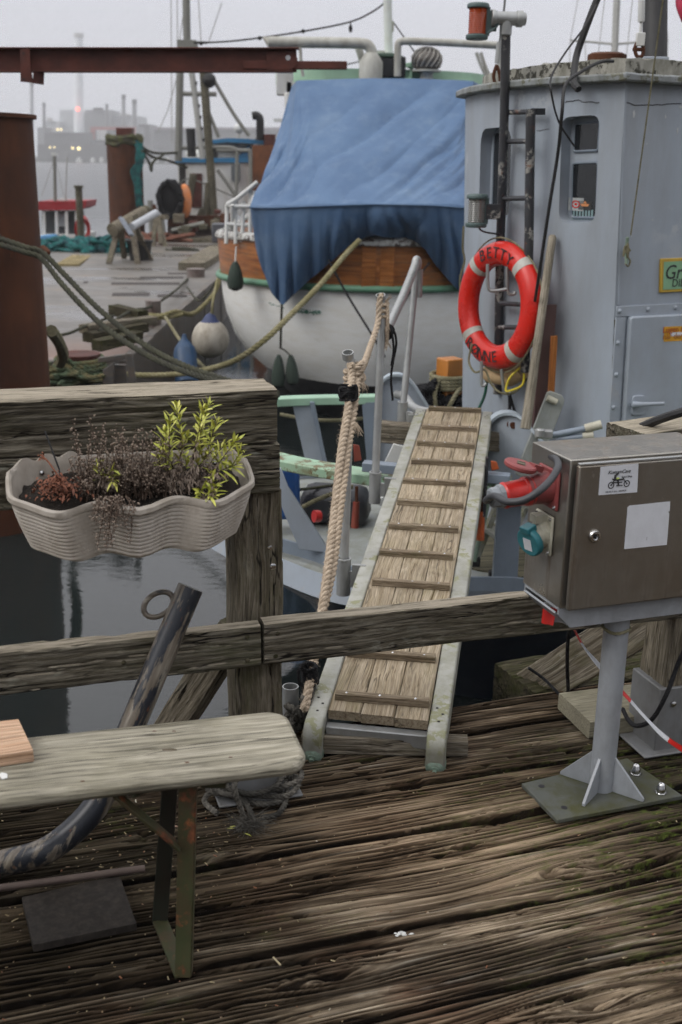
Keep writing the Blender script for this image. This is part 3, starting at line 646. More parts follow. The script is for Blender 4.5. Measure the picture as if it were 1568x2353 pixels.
def lashing(name, c, ax, r, wraps, cr, label, tails=(), group=None, jit=.006):
    mb = MB(); Mz = zframe(c, V(c)+V(ax)); q = random.Random(wraps*7+3)
    pth = []
    for k in range(wraps*10+1):
        a = 6.283*k/10; pth.append(Mz @ V(((r+q.uniform(0, .002))*math.cos(a), (r+.001)*math.sin(a), cr*1.8*k/10-wraps*cr*.9)))
    mb.rope(pth, cr, cr*5, n=6)
    pth = spline([Mz @ V((q.uniform(-r, r)*1.1, q.uniform(-r, r)*1.1-r*.4, q.uniform(-1, 1)*wraps*cr)) for _ in range(7)], 5); mb.rope(pth, cr, cr*5, n=6)
    for t in tails: mb.rope(spline(t, 6), cr, cr*5, n=6)
    return single(name, mb, M_cord, label, 'cord', group)
c1 = at(800, 902, 3.9); lashing('lashing_cord', c1, (0, .12, 1), .027, 6, .0048, 'black cord wound around the rope just below the middle post', [[c1, at(780, 895, 3.88), at(783, 912, 3.87), at(800, 900, 3.87)], [c1, at(818, 885, 3.87), at(820, 915, 3.87), at(806, 922, 3.87)]], 'black cords tying the gangway rope')
c2 = at(888, 762, 5.0); lashing('lashing_cord', c2, (.3, .6, .5), .028, 5, .0055, 'black cord knotted at the free end of the handrail with two long hanging tails', [[c2, at(905, 760, 4.95), at(911, 790, 4.95), at(904, 830, 4.95), at(899, 870, 4.95), at(903, 920, 4.95)], [c2, at(898, 752, 4.93), at(905, 800, 4.93), at(900, 840, 4.94)]], 'black cords tying the gangway rope')
c3 = at(712, 1548, 3.05); lashing('lashing_cord', c3, (-.1, -.2, 1), .022, 7, .0048, 'black cord wrapped round the lowest end of the rope beside the gangway foot', [[c3, at(690, 1535, 3.02), at(686, 1560, 3.02), at(700, 1590, 3.02)], [c3, at(700, 1525, 3.02), at(684, 1545, 3.02)]], 'black cords tying the gangway rope')
mb = MB(); q = random.Random(2)
base = at(682, 1650, 2.97); pts = [at(700, 1600, 3.0), at(700, 1615, 2.97)]
for k in range(9): pts.append(base+V((q.uniform(-.035, .04), q.uniform(-.03, .04), q.uniform(-.035, .045))))
pts += [at(668, 1670, 2.95), at(655, 1690, 2.92)]
mb.rope(spline(pts, 9), .0115, .06, fuzz=260, seed=8); single('rope_knot', mb, M_rope4, 'dark frayed knotted rope end beside the foot of the gangway', 'rope')
mb = MB(); q = random.Random(5); pts = []
for k in range(44):
    a = k*.62; rr = .085+.02*math.sin(k*1.7); pts.append(fp(.012, .06, 0)+V((rr*math.cos(a)*1.25+.0, rr*math.sin(a)*.9-.02, .014+.011*(k//10)+.004*q.random())))
pts += [at(540, 1800, 2.5), onz(560, 1880, .02), onz(548, 1905, .012)]
mb.rope(spline(pts, 6), .0075, .04, fuzz=900, seed=9)
mb.rope(spline([onz(600, 1795, .03), onz(655, 1830, .015), onz(640, 1870, .012), onz(600, 1880, .012)], 6), .0075, .04, fuzz=200)
mb.rope(spline([onz(500, 1870, .015), onz(470, 1840, .012), onz(500, 1815, .03), onz(560, 1840, .03), onz(590, 1900, .012)], 8), .0075, .04, fuzz=250)
for k in range(200):
    c0 = onz(572+q.gauss(0, 14), 1890+q.gauss(0, 8), .012); d = V((q.uniform(-1, 1), q.uniform(-1, .2), q.uniform(-.1, .5))).normalized(); mb.tube([c0, c0+d*.03, c0+d*q.uniform(.04, .065)], [.001, .0008, .0005], 3, False)
single('coiled_rope', mb, M_rope4, 'dark frayed rope coiled around the foot of the fence post beneath the bench', 'rope')
# ------------------------------------------------------------------ planter and its plants
M_pot = paint('pale plastic planter', (.38, .345, .30), .55, .08, (.16, .125, .085), .75, scale=9, bump=.03)
pl = thing('planter', 'long wavy grey beige plastic flower box screwed to the top beams of the fence', 'planter', fp(-.28, -.1, .78))
def loopPT(k, N=240):
    a = 2*math.pi*k/N; t = -.297+.265*np.sign(math.cos(a))*abs(math.cos(a))**.62; s_ = math.sin(a)
    if s_ >= 0: o = -.10+.088*abs(s_)**.45
    else: o = -.10-(.078+.014*math.cos(2*math.pi*(t+.297)/.168))*abs(s_)**.5
    return t, o
def lvl(sc, dz, out=0):
    P = []
    for k in range(240):
        t, o = loopPT(k); ct, co = -.297, -.10
        t2 = ct+(t-ct)*sc; o2 = co+(o-co)*(sc if o < co else 1-(1-sc)*.4); l = math.hypot(t-ct, o-co)
        t2 += (t-ct)/l*out; o2 += (o-co)/l*out; zr = .957+(o2+.012)*.43
        if dz > -.004 and o > -.06:
            zr += .012*(math.sin((t+.55)*62)**2)*(1 if t < -.4 or t > -.12 else 0)
        P.append(fp(t2, o2, zr+dz))
    return P
G = [lvl(1, -.014, -.007), lvl(1, -.004, -.005), lvl(1, .0, 0), lvl(1, -.003, .007), lvl(1, -.012, .008), lvl(1, -.018, .004)]
for k in range(34):
    q = k/33; G.append(lvl(1-.13*q**1.3, -.02-.105*q, 0 if k % 3 else -.0032))
G += [lvl(.80, -.131), lvl(.5, -.131), lvl(.01, -.131)]
mb = MB(); mb.grid(np.array([[tuple(p) for p in r] for r in G])[:, ::-1], True)
Gi = [lvl(1, -.014, -.007), lvl(.97, -.03, -.006), lvl(.93, -.06, -.006)]
mb.grid(np.array([[tuple(p) for p in r] for r in Gi]), True); part('pot', mb, M_pot, pl, sharp=28)
mb = MB(); rows = []
for i, sc in enumerate(np.linspace(.95, .02, 26)):
    r = lvl(sc, -.04, -.006); rows.append([(p.x, p.y, p.z+.022*(fbm(p.x/.05, p.y/.05, 3)-.5)+.012*(vn(p.x/.008, p.y/.008, 5)-.5)) for p in r])
mb.grid(np.array(rows), True); part('soil', mb, M_soil, pl)
for t in (-.49, -.1):
    p = fp(t, -.028, .925); mb = MB(); mb.lathe([(.0001, 0), (.006, 0), (.0055, .002), (.003, .003), (.0001, .005)], zframe(p, p-FN*.1), 12); part('screw', mb, M_chrome, pl)

M_leaf = Mat('yellow green leaves'); v = M_leaf.coord(rand=False); M_leaf.col(M_leaf.ramp(M_leaf.noise(v, 38, 3), [(.25, (.22, .27, .04)), (.5, (.46, .48, .08)), (.75, (.7, .66, .2))])); M_leaf.set(rough=.5); M_leaf.b.inputs['Subsurface Weight'].default_value = 0; M_leaf = M_leaf.m
M_stem = plain('brown twig', (.085, .055, .038), .8); M_dry = paint('dried heather', (.29, .225, .18), .9, .35, (.45, .38, .31), .7, scale=50); M_dead = paint('dead red brown leaves', (.16, .055, .03), .8, .5, (.28, .12, .06), .5, scale=60)
def leaf(mb, p, d, l, wd, q, bend=.3):
    d = d.normalized(); s_ = d.cross(V((q.uniform(-.4, .4), q.uniform(-.4, .4), 1))).normalized(); u = s_.cross(d); vs = []
    for i, (x, ww) in enumerate(((0, .12), (.25, .75), (.55, 1), (.8, .6), (1, .03))):
        c0 = p+d*l*x-V((0, 0, 1))*l*bend*x*x; vs += [c0-s_*wd*ww/2+u*wd*.18*ww, c0, c0+s_*wd*ww/2+u*wd*.18*ww]
    mb.add(vs, [f for i in range(4) for f in ((3*i, 3*i+1, 3*i+4, 3*i+3), (3*i+1, 3*i+2, 3*i+5, 3*i+4))])
def plant(name, label, cat, base, stems, sd, ml=M_leaf, ll=.030, lw=.0078, dens=.0085, frac=.45):
    q = random.Random(sd); t = thing(name, label, cat, base); sm = MB(); lf = MB(); br = MB()
    for (b, tip, k) in stems:
        mid = (b+tip)/2+V((q.uniform(-.015, .015), q.uniform(-.01, .01), .012)); P = resample(spline([b, mid, tip], 8), .005); m = len(P)
        sm.tube(P, [.0017-.0009*i/m for i in range(m)], 5)
        a = q.random()*6
        n_l = max(10, int(k*(tip-b).length/dens))
        for j in range(n_l):
            f = 1-frac*(j/n_l)**1.0; i = min(m-2, int(f*(m-1))); T = (P[i+1]-P[i]).normalized(); a += 2.4
            o = T.orthogonal().normalized(); o = (Matrix.Rotation(a, 3, T) @ o)
            el = .9-1.0*(j/n_l); d = o*1.0+T*(.55+el); leaf(lf, P[i], d, ll*q.uniform(.6, 1.15)*(.75+.5*min(1, j/5)), lw*q.uniform(.8, 1.2), q, q.uniform(-.1, .35))
        for j in range(int(60*k)):         # withered leaves lower down
            i = q.randrange(2, max(3, int(m*.62))); o = (Matrix.Rotation(q.random()*6, 3, V((0, 0, 1))) @ V((1, 0, -.3))); leaf(br, P[i], o, q.uniform(.006, .016), .004, q, .6)
    part('stem', sm, M_stem, t, sharp=80); part('foliage', lf, ml, t, sharp=180); 
    if br.n: part('withered_leaves', br, M_dead if ml is not M_leaf else M_dry, t, sharp=180)
    return t
PF = (fp(0, -.1).x, fp(0, -.1).y)
def pp(x, y, o=-.1): q = fp(0, o); return onpl(x, y, (q.x, q.y), FD)
st = []
for i, (x, y) in enumerate(((378, 985), (392, 955), (405, 930), (372, 1025), (432, 1000), (468, 935), (482, 925), (500, 965), (462, 1020), (545, 1010), (556, 1035), (522, 1015), (548, 1065), (360, 1048), (425, 1045), (488, 1035))):
    bx = 425+(x-450)*.35+rnd.uniform(-12, 12); st.append((pp(bx, 1135, -.1+rnd.uniform(-.03, .03)), pp(x, y, -.1+rnd.uniform(-.05, .035)), 1))
plant('leafy_shrub', 'bright yellow green leafy shrub rising from the right half of the flower box', 'plant', pp(450, 1135), st, 4)
plant('leafy_sprig', 'low green sprig at the front right rim of the flower box', 'plant', pp(480, 1160, -.14), [(pp(478, 1165, -.15), pp(482, 1085, -.17), 1.3), (pp(480, 1160, -.15), pp(498, 1115, -.17), 1), (pp(478, 1160, -.15), pp(458, 1130, -.16), 1), (pp(480, 1165, -.15), pp(500, 1140, -.18), 1)], 6, frac=.75)
plant('leafy_sprig', 'small green sprig among the dry heather in the middle of the flower box', 'plant', pp(240, 1110, -.1), [(pp(238, 1120, -.12), pp(228, 1060, -.13), .8), (pp(238, 1120, -.12), pp(262, 1080, -.15), .8), (pp(238, 1120, -.12), pp(258, 1108, -.16), .8)], 7, frac=.7, ll=.024)
def heather(label, stems, sd, dens=1.0, name='dried_heather'):
    q = random.Random(sd); t = thing(name, label, 'plant', stems[0][0]); sm = MB(); fl = MB()
    for b, tip in stems:
        P = resample(spline([b, (b+tip)/2+V((q.uniform(-.012, .012), q.uniform(-.012, .012), q.uniform(0, .015))), tip], 6), .004); m = len(P)
        sm.tube(P, [.0014-.0007*i/m for i in range(m)], 4)
        for i in range(int(m*.25), m, 2):
            for _ in range(q.choice((1, 1, 2))):
                d = V((q.uniform(-1, 1), q.uniform(-1, 1), q.uniform(-.3, .8))).normalized(); l = q.uniform(.003, .012)*dens; e = P[i]+d*l; sm.tube([P[i], e], [.0006, .0004], 3, False)
                for _ in range(q.choice((2, 3, 4))):
                    f = V((q.uniform(-1, 1), q.uniform(-1, 1), q.uniform(-1, 1))).normalized(); g_ = f.orthogonal(); r_ = q.uniform(.0017, .0034)
                    fl.add([e+f*r_*1.4, e-g_*r_*.6, e+g_*r_*.6, e+f.cross(g_)*r_*.8], [(0, 1, 2), (0, 2, 3), (0, 3, 1), (1, 3, 2)])
    part('stem', sm, M_stem, t, sharp=180); part('flower_heads', fl, M_dry, t, sharp=180, label='dried flower heads'); return t
q = random.Random(12); st = []
for k in range(190):
    x0 = q.uniform(190, 400); b = pp(x0, 1140+q.uniform(-5, 15), -.1+q.uniform(-.05, .04))
    x1 = x0+q.uniform(-45, 45); y1 = 1120-abs(q.gauss(0, 1))*52-10; st.append((b, pp(x1, max(y1, 985), -.1+q.uniform(-.07, .05))))
st += [(pp(230, 1120, -.08), pp(204, 955, -.05)), (pp(225, 1120, -.08), pp(236, 975, -.05)), (pp(220, 1120, -.08), pp(212, 1000, -.05)), (pp(300, 1110, -.08), pp(292, 1018, -.05)), (pp(330, 1110, -.08), pp(360, 1010, -.05)), (pp(330, 1110, -.08), pp(340, 1000, -.05))]
heather('bushy brown dried heather filling the middle of the flower box', st, 3)
heather('thin lone dried stalk standing tall behind the left side of the flower box', [(pp(182, 1110, -.04), pp(166, 962, -.03))], 5, .7, 'dried_stalk')
st = []
for k in range(26):
    x0 = q.uniform(225, 290); b = pp(x0, 1140, -.17); e = pp(x0+q.uniform(-25, 20), q.uniform(1185, 1275) if k < 9 else q.uniform(1165, 1215), -.215); st.append((b, e))
heather('dried tendrils hanging down over the front rim of the flower box', st, 8, 1.1)
t = thing('withered_plant', 'shrivelled red brown plant on the bare soil at the left of the flower box', 'plant', pp(130, 1120, -.09)); sm = MB(); lf = MB()
sm.tube(spline([pp(150, 1115, -.09), pp(128, 1085, -.08), pp(110, 1060, -.06), pp(92, 1045, -.05)], 5), .0022, 6)
for k in range(430):
    x = q.gauss(135, 26); y = q.gauss(1118, 14)-abs(x-135)*-.15
    leaf(lf, pp(x, min(y, 1146), -.11+q.uniform(-.05, .04)), V((q.uniform(-1, 1), q.uniform(-1, 1), q.uniform(-.2, 1))), q.uniform(.005, .015), .006, q, .8)
for k in range(14): leaf(lf, pp(93+q.uniform(-6, 8), 1045+q.uniform(-6, 10), -.05), V((q.uniform(-1, 1), q.uniform(-1, 1), q.uniform(-1, 1))), .009, .005, q, .8)
part('stem', sm, M_dead, t); part('foliage', lf, M_dead, t, sharp=180)
mb = MB(); mb.tube([pp(103, 990, -.03), pp(136, 1078, -.06), pp(140, 1110, -.07)], .0022, 6); single('plant_stake', mb, M_black, 'thin black plastic stake stuck in the soil of the flower box', 'stake')

# ------------------------------------------------------------------ bench
e0, e1 = onz(62, 1691, .48), onz(624, 1631, .48); bx = (e1-e0).normalized(); by = V((-bx.y, bx.x, 0)); BW = .232
bo = e1-by*(BW/2)+bx*.035                          # middle of the right end
bench = thing('bench', 'weathered folding bench with long pale plank seat and rusty green legs', 'bench', V((bo.x-.35, bo.y-.1, 0)))
poly = []
for cx, cy_, a0 in ((-.055, -BW/2+.05, -90), (-.055, BW/2-.05, 0), (-2.15, BW/2-.05, 90), (-2.15, -BW/2+.05, 180)):
    for k in range(7): a = math.radians(a0+15*k); poly.append((cx+.05*math.cos(a), cy_+.05*math.sin(a)))
BM = Matrix((bx, by, V((0, 0, 1)))).transposed().to_4x4(); BM.translation = bo+V((0, 0, -.03))
mb = MB(); mb.prism(poly, Matrix.Identity(4), .03); part('seat', mb, M_bench, bench, BM, bevel=.011, local=True)
for (x, y) in ((390, 1723), (430, 1752), (400, 1680), (355, 1680), (530, 1740), (190, 1795)):
    c0 = onz(x, y, .4805); mb = MB(); mb.lathe([(.0001, 0), (.012 if x == 390 else .0035, 0), (.0001, .0006)], Matrix.Translation(c0) @ Matrix.Diagonal((1.3, .6, 1, 1)), 10); part('knot' if x == 390 else 'rivet', mb, M_oldw if x == 390 else M_rust, bench)
def legs(off):
    f1, f2 = onz(420, 2246, 0)+off, onz(368, 2120, 0)+off; ta, tb_ = onz(424, 1815, .447)+off, onz(382, 1793, .447)+off
    t1, t2 = V((ta.x, f1.y+.02, .45)), V((tb_.x-.006, f2.y-.02, .45))
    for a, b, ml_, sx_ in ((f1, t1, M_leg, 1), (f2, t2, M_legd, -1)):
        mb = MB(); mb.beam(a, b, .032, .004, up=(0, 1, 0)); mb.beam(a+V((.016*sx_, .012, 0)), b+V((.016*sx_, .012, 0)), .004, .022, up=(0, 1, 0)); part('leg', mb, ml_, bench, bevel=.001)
    mb = MB(); mb.beam(f1+V((0, 0, .004)), f2+V((0, 0, .004)), .032, .005); part('foot_bar', mb, M_leg, bench)
    mb = MB(); mb.beam(t1+V((0, 0, -.05)), t2+V((0, 0, -.05)), .004, .03); part('cross_bar', mb, M_leg, bench)
    for a, b in ((f1+(t1-f1)*.66+V((-.012, .0, 0)), onz(262, 1822, .447)+off), (t2+V((.0, 0, -.07)), onz(300, 1822, .447)+off)):
        mb = MB(); mb.beam(a, b, .006, .024, up=(0, 1, 0)); part('brace', mb, M_leg, bench, bevel=.001)
    mb = MB(); mb.box(t1.lerp(t2, .3)+V((.06, 0, -.022)), (.05, .012, .045)); part('latch', mb, M_leg, bench, bevel=.003)
legs(V((0, 0, 0))); legs(-bx*1.65)
mb = MB(); c0 = [onz(-70, 1672, .5), onz(43, 1659, .5), onz(77, 1731, .5), onz(-60, 1752, .5)]
for k in range(3):
    z0 = .4815+.0085*k; mb.prism([(p.x, p.y) for p in c0][::-1] if False else [(p.x, p.y) for p in (c0[3], c0[2], c0[1], c0[0])], Matrix.Translation((0, 0, z0)), .0082)
single('wood_block', mb, M_fresh, 'fresh pinkish layered wood offcut lying on the left end of the bench', 'wood block', bevel=.001, M=frame(V((c0[3].x, c0[3].y, .48)), V((c0[2].x, c0[2].y, .48))))
mb = MB(); q = random.Random(4); r0 = onz(8, 1783, .4805)
mb.prism([(r0.x+.013*math.cos(a/9*6.28)*q.uniform(.4, 1.1), r0.y+.014*math.sin(a/9*6.28)*q.uniform(.4, 1)) for a in range(9)], Matrix.Translation((0, 0, .4802)), .0012); single('torn_paper', mb, M_white, 'torn scrap of white paper on the bench seat by the wood offcut', 'paper')

# ------------------------------------------------------------------ bent pipe, plate and rod at the left
pt = thing('bent_pipe', 'scratched black bent steel pipe with a welded ring leaning over the lower fence rail', 'pipe', onz(100, 1980, 0))
pa, pb_ = at(438, 1350, 2.50), at(243, 1812, 2.33)
mb = MB(); P = spline([pa, pa.lerp(pb_, .35), pa.lerp(pb_, .7), pb_, at(205, 1872, 2.3), at(150, 1925, 2.27), at(90, 1962, 2.245), onz(0, 1985, .035), onz(-120, 2010, .033), onz(-500, 2080, .033)], 8)
mb.tube(P, .0305, 24, False); mb.tube(P[:2], .027, 24, True); part('tube', mb, M_pipe, pt, M=frame(pb_, pa))
d = (pb_-pa).normalized(); sd = (at(340, 1375, 2.5)-at(440, 1378, 2.5)).normalized(); c0 = pa+d*.045+sd*.058
mb = MB(); mb.tube([c0+sd*math.cos(a)*.032+d*math.sin(a)*.032 for a in np.linspace(-2.72, 2.72, 30)][0:], .0068, 10); part('ring', mb, M_pipe, pt)
mb = MB(); z0 = .006; pc = [onz(50, 2062, .022), onz(274, 2010, .022), onz(314, 2122, .022), onz(76, 2172, .022)]
mb.prism([(p.x, p.y) for p in pc[::-1]], Matrix.Translation((0, 0, .004)), .018)
single('plywood_sheet', mb, paint('dark film faced plywood', (.02, .017, .015), .7, .2, (.1, .085, .07), .4, scale=24, bump=.04, spec=.2), 'dark brown sheet of faced plywood lying on the deck under the bench', 'board', bevel=.001)
mb = MB(); mb.tube([onz(333, 1996, .03), onz(0, 2041, .03), onz(-200, 2070, .03)], .0085, 10); single('steel_rod', mb, plain('dull brown rod', (.085, .06, .05), .7), 'thin rusty steel rod lying along the far edge of the plywood sheet', 'rod')

# ------------------------------------------------------------------ power cabinet on its pole
KO = V((.536, 2.55, .947)); kx = V((1, .35, 0)).normalized(); ky = V((-kx.y, kx.x, 0)); KW, KD, KH = .42, .2, .372
KM = Matrix((kx, ky, V((0, 0, 1)))).transposed().to_4x4(); KM.translation = KO
def kp(x, y, z): return KM @ V((x, y, z))
pc_ = V((.708, 2.69, 0))
cab = thing('power_cabinet', 'stainless steel electrical cabinet on a grey pole with bolted foot plate', 'electrical cabinet', pc_)
KR = KM.to_3x3()
mb = MB(); mb.box(kp(KW/2, KD/2+.006, -KH/2), (KW, KD-.012, KH), KR); part('housing', mb, M_steel, cab, KM, bevel=.003)
mb = MB(); mb.box(kp(KW/2+.004, -.004, -KH/2-.004), (KW-.012, .016, KH-.012), KR); door = part('door', mb, M_steel, cab, KM, bevel=.004)
mb = MB(); mb.box(kp(KW/2+.004, -.0075, -.0055), (KW-.012, .011, .004), KR); part('door_lip', mb, M_galv, door, KM, bevel=.0015)
def dpt(x, y, off=.0): q = KO-ky*(.0122+off); return onpl(x, y, (q.x, q.y), kx)
mb = MB(); c0 = dpt(1366, 1231); mb.lathe([(.0001, 0), (.0165, 0), (.0165, .003), (.013, .008), (.009, .0085), (.0085, .004), (.0001, .004)], zframe(c0, c0-ky), 24); lk = part('lock', mb, M_chrome, door)
mb = MB(); mb.lathe([(.0001, 0), (.006, 0), (.0001, .003)], zframe(c0-ky*.004, c0-ky*2), 12); mb.box(c0-ky*.0075, (.003, .002, .012), KR); part('key_slot', mb, M_black, lk)
def sheet(pts, off=.0008, th=.0006):
    P = [dpt(x, y, off) for x, y in pts]; mb = MB(); m = len(P); mb.add(P+[p+ky*th for p in P], [tuple(range(m))[::-1], tuple(range(m, 2*m))]+[(k, (k+1) % m, m+(k+1) % m, m+k) for k in range(m)]); return mb
stk = part('sticker', sheet([(1381, 1073), (1468, 1065), (1465, 1131), (1376, 1138)]), M_whites, door, label='white sticker with black lettering and a motorcycle')
part('paper_label', sheet([(1443, 1166), (1448, 1162), (1541, 1152), (1540, 1174), (1536, 1176), (1539, 1180), (1533, 1252), (1435, 1262)]), M_whites, door, label='blank white label with a torn right edge')
def text(body, M, size, mat, parent, name='lettering', shear=0, ext=.0002, align='CENTER', space=1.0):
    cu_ = bpy.data.curves.new('t', 'FONT'); cu_.body = body; cu_.size = size; cu_.shear = shear; cu_.extrude = ext; cu_.align_x = align; cu_.align_y = 'CENTER'; cu_.space_character = space; cu_.resolution_u = 3
    o = bpy.data.objects.new('t', cu_); dg = bpy.context.evaluated_depsgraph_get(); me_ = bpy.data.meshes.new_from_object(o); bpy.data.objects.remove(o); me_.name = name
    me_.materials.clear(); me_.materials.append(mat); ob = bpy.data.objects.new(name, me_); C.objects.link(ob); ob.parent = parent; ob.matrix_local = WM[parent].inverted() @ M; WM[ob] = M; return ob
def facem(px, py, n_, x_): # frame with local XY in the face, Z outward
    z = -n_; x = x_; y = z.cross(x); M = Matrix((x, y, z)).transposed().to_4x4(); return M
def stM(x, y): M = facem(0, 0, ky, kx); M.translation = dpt(x, y, .0014); return M
text('KustomCave', stM(1424, 1084), .0125, M_ink, stk, shear=.35, space=.92)
text('Speed Shop', stM(1441, 1095), .0062, M_ink, stk, shear=.3); text('WE FIX IT ALL... MOSTLY!', stM(1416, 1129), .005, M_ink, stk)
text('1', stM(1487, 1238), .012, plain('faded print', (.33, .34, .36)), stk)
def disc(x, y, r1, r0, n=20):
    M = stM(x, y); mb.lathe([(r0, 0), (r1, 0), (r1, .0003), (r0, .0003)], M, n, close=True)
mb = MB(); disc(1405, 1115, .0085, .0062); disc(1441, 1111, .0085, .0062); disc(1405, 1115, .002, .0005); disc(1441, 1111, .002, .0005)
for a, b, w_ in (((1405, 1115), (1415, 1100), 3), ((1441, 1111), (1433, 1098), 2), ((1415, 1103), (1433, 1101), 5), ((1410, 1109), (1430, 1108), 3), ((1420, 1102), (1422, 1114), 5), ((1417, 1116), (1431, 1115), 3), ((1408, 1101), (1418, 1103), 4)):
    mb.tube([dpt(*a, .0014), dpt(*b, .0014)], w_*.00045, 5)
mb.tube([dpt(1413, 1102, .0014), dpt(1415, 1092, .0014), dpt(1419, 1090, .0014)], .0028, 6); mb.sph(dpt(1421, 1088, .0014), .0026, 6)
part('motorcycle_print', mb, M_ink, stk)
mb = MB(); mb.tube([dpt(1417, 1100, .0016), dpt(1423, 1099, .0016)], .0026, 5); part('green_print', mb, plain('lime print', (.4, .5, .1)), stk)
# skirt, pole, foot
sk0 = -KH+.002
P1 = [kp(.0, .02, sk0), kp(KW, .02, sk0), kp(KW, KD-.01, sk0), kp(.0, KD-.01, sk0)]
P2 = [kp(.045, .005, sk0-.052), kp(KW-.045, .005, sk0-.052), kp(KW-.045, KD-.01, sk0-.052), kp(.045, KD-.01, sk0-.052)]
P0 = [kp(-.0, .004, sk0), kp(KW, .004, sk0)]
mb = MB(); pol = [(0, 0), (0, -.018), (.035, -.056), (KW-.035, -.056), (KW, -.018), (KW, 0)]
m2 = KM @ Matrix(((1, 0, 0, 0), (0, 0, -1, .02), (0, 1, 0, sk0), (0, 0, 0, 1)))
mb.prism(pol[::-1], m2, .006); mb.prism(pol[::-1], Matrix.Translation(ky*(KD-.03)) @ m2, .006); mb.box(kp(KW/2, KD/2, sk0-.004), (KW, KD-.03, .006), KR)
mb.beam(kp(.0, KD/2+.01, sk0-.018), kp(.037, KD/2+.01, sk0-.055), KD-.04, .005); mb.beam(kp(KW-.037, KD/2+.01, sk0-.055), kp(KW, KD/2+.01, sk0-.018), KD-.04, .005)
part('mounting_bracket', mb, M_gpaint, cab)
mb = MB(); mb.lathe([(.032, .012), (.032, .55), (.028, .55), (.028, .012)], Matrix.Translation(pc_), 32); part('pole', mb, M_gpaint, cab)
PX_, PY_ = .19, .1
mb = MB(); PMx = V((1, .31, 0)).normalized(); PMy = V((-PMx.y+.12, PMx.x, 0)).normalized()
cs = [onz(1199, 1800, .014), onz(1281, 1884, .014), onz(1570, 1828, .014), onz(1442, 1742, .014)]
mb.prism([(p.x, p.y) for p in cs], Matrix.Translation((0, 0, .001)), .013); fpl = part('foot_plate', mb, M_plate, cab, bevel=.0025)
for k in range(4):
    a = math.radians(45+90*k+10); dx = V((math.cos(a), math.sin(a), 0)); M = Matrix((dx, V((0, 0, 1)), dx.cross(V((0, 0, 1))))).transposed().to_4x4(); M.translation = pc_+V((0, 0, .0142))+dx*.030
    M = M @ Matrix.Translation((0, 0, -.004)); mb = MB(); mb.prism([(0, 0), (.088, 0), (.088, .008), (.002, .1), (0, .1)], M, .008); part('gusset', mb, M_gpaint, cab, bevel=.0015)
def disk_on(x, y, nm, prof, m, n=12, z=.0142): mb = MB(); mb.lathe(prof, Matrix.Translation(onz(x, y, z)), n); return part(nm, mb, m, fpl)
for x, y in ((1245, 1807), (1297, 1856)): disk_on(x, y, 'bolt_hole', [(.0001, .0), (.0085, .0), (.0085, .0004), (.0001, .0004)], M_black, 18)
for x, y in ((1461, 1778), (1519, 1822)): disk_on(x, y, 'cap_nut', [(.0001, 0), (.016, 0), (.016, .003), (.0125, .0035), (.0125, .015), (.0105, .018), (.0095, .024), (.006, .029), (.0001, .031)], M_chrome, 6 if 0 else 14)
mb = MB(); c0 = V((pc_.x, pc_.y, .475)); mb.rope([c0+V((.034*math.cos(a/16*6.28), .034*math.sin(a/16*6.28), .003*math.sin(a))) for a in range(17)], .0045, .03, fuzz=20); single('wire_tie', mb, M_rope6, 'thin twisted wire tied round the upper part of the cabinet pole', 'wire')

# sockets on the cabinet side
def spx(x, y, off=0): q = kp(-off, 0, 0); return onpl(x, y, (q.x, q.y), ky)
kn = -kx
c0 = kp(0, .098, -.088); ax = (kn+V((0, 0, -.10))).normalized()
mb = MB(); mb.box(c0+kn*.004, (.008, .1, .098), KR); flp = part('socket_plate', mb, M_redf, cab, bevel=.004)
for sy, sz in ((-.04, .04), (.04, .04), (-.04, -.04), (.04, -.04)):
    p = c0+ky*sy+V((0, 0, sz))+kn*.008; mb = MB(); mb.lathe([(.0001, 0), (.005, 0), (.0045, .003), (.0001, .0035)], zframe(p, p+kn), 10); part('screw', mb, M_chrome, flp)
ZM = zframe(c0+kn*.006, c0+ax)
mb = MB(); mb.lathe([(.040, 0), (.038, .02), (.0345, .05), (.0365, .052), (.0365, .06), (.033, .06), (.03, .02), (.0001, .02)], ZM, 32); rs = part('red_socket', mb, M_redf, cab, label='faded dark red socket barrel')
mb = MB(); lc = c0+kn*.085+V((0, 0, .056)); lz = (V((0, 0, 1))-kn*.22-ky*.12).normalized(); LM = zframe(lc, lc+lz)
mb.lathe([(.0001, -.004), (.037, -.004), (.040, -.001), (.040, .006), (.037, .009), (.0001, .009)], LM, 32); mb.beam(lc-kn*.03, c0+kn*.03+V((0, 0, .047)), .03, .014); lid = part('socket_lid', mb, M_redf, rs)
mb = MB(); mb.box(lc+lz*.0098, (.03, .02, .001), LM.to_3x3()); part('rating_plate', mb, M_oldw, lid)
plug = thing('power_plug', 'bright red industrial plug pushed into the upper socket with its dark grey cable looping back', 'plug', c0+ax*.1)
mb = MB(); PM = zframe(c0+ax*.052, c0+ax)
mb.lathe([(.032, 0), (.0355, .001), (.0365, .012), (.0355, .018), (.0325, .02), (.0315, .04), (.031, .066), (.0325, .068), (.0325, .072), (.029, .076), (.0001, .076)], PM, 32); part('plug_body', mb, M_redp, plug)
mb = MB(); mb.lathe([(.029, .074), (.029, .086), (.025, .088), (.0245, .106), (.019, .109), (.012, .109), (.0001, .107)], PM, 10); part('gland_nut', mb, M_greyp, plug, sharp=25)
pe = c0+ax*.158
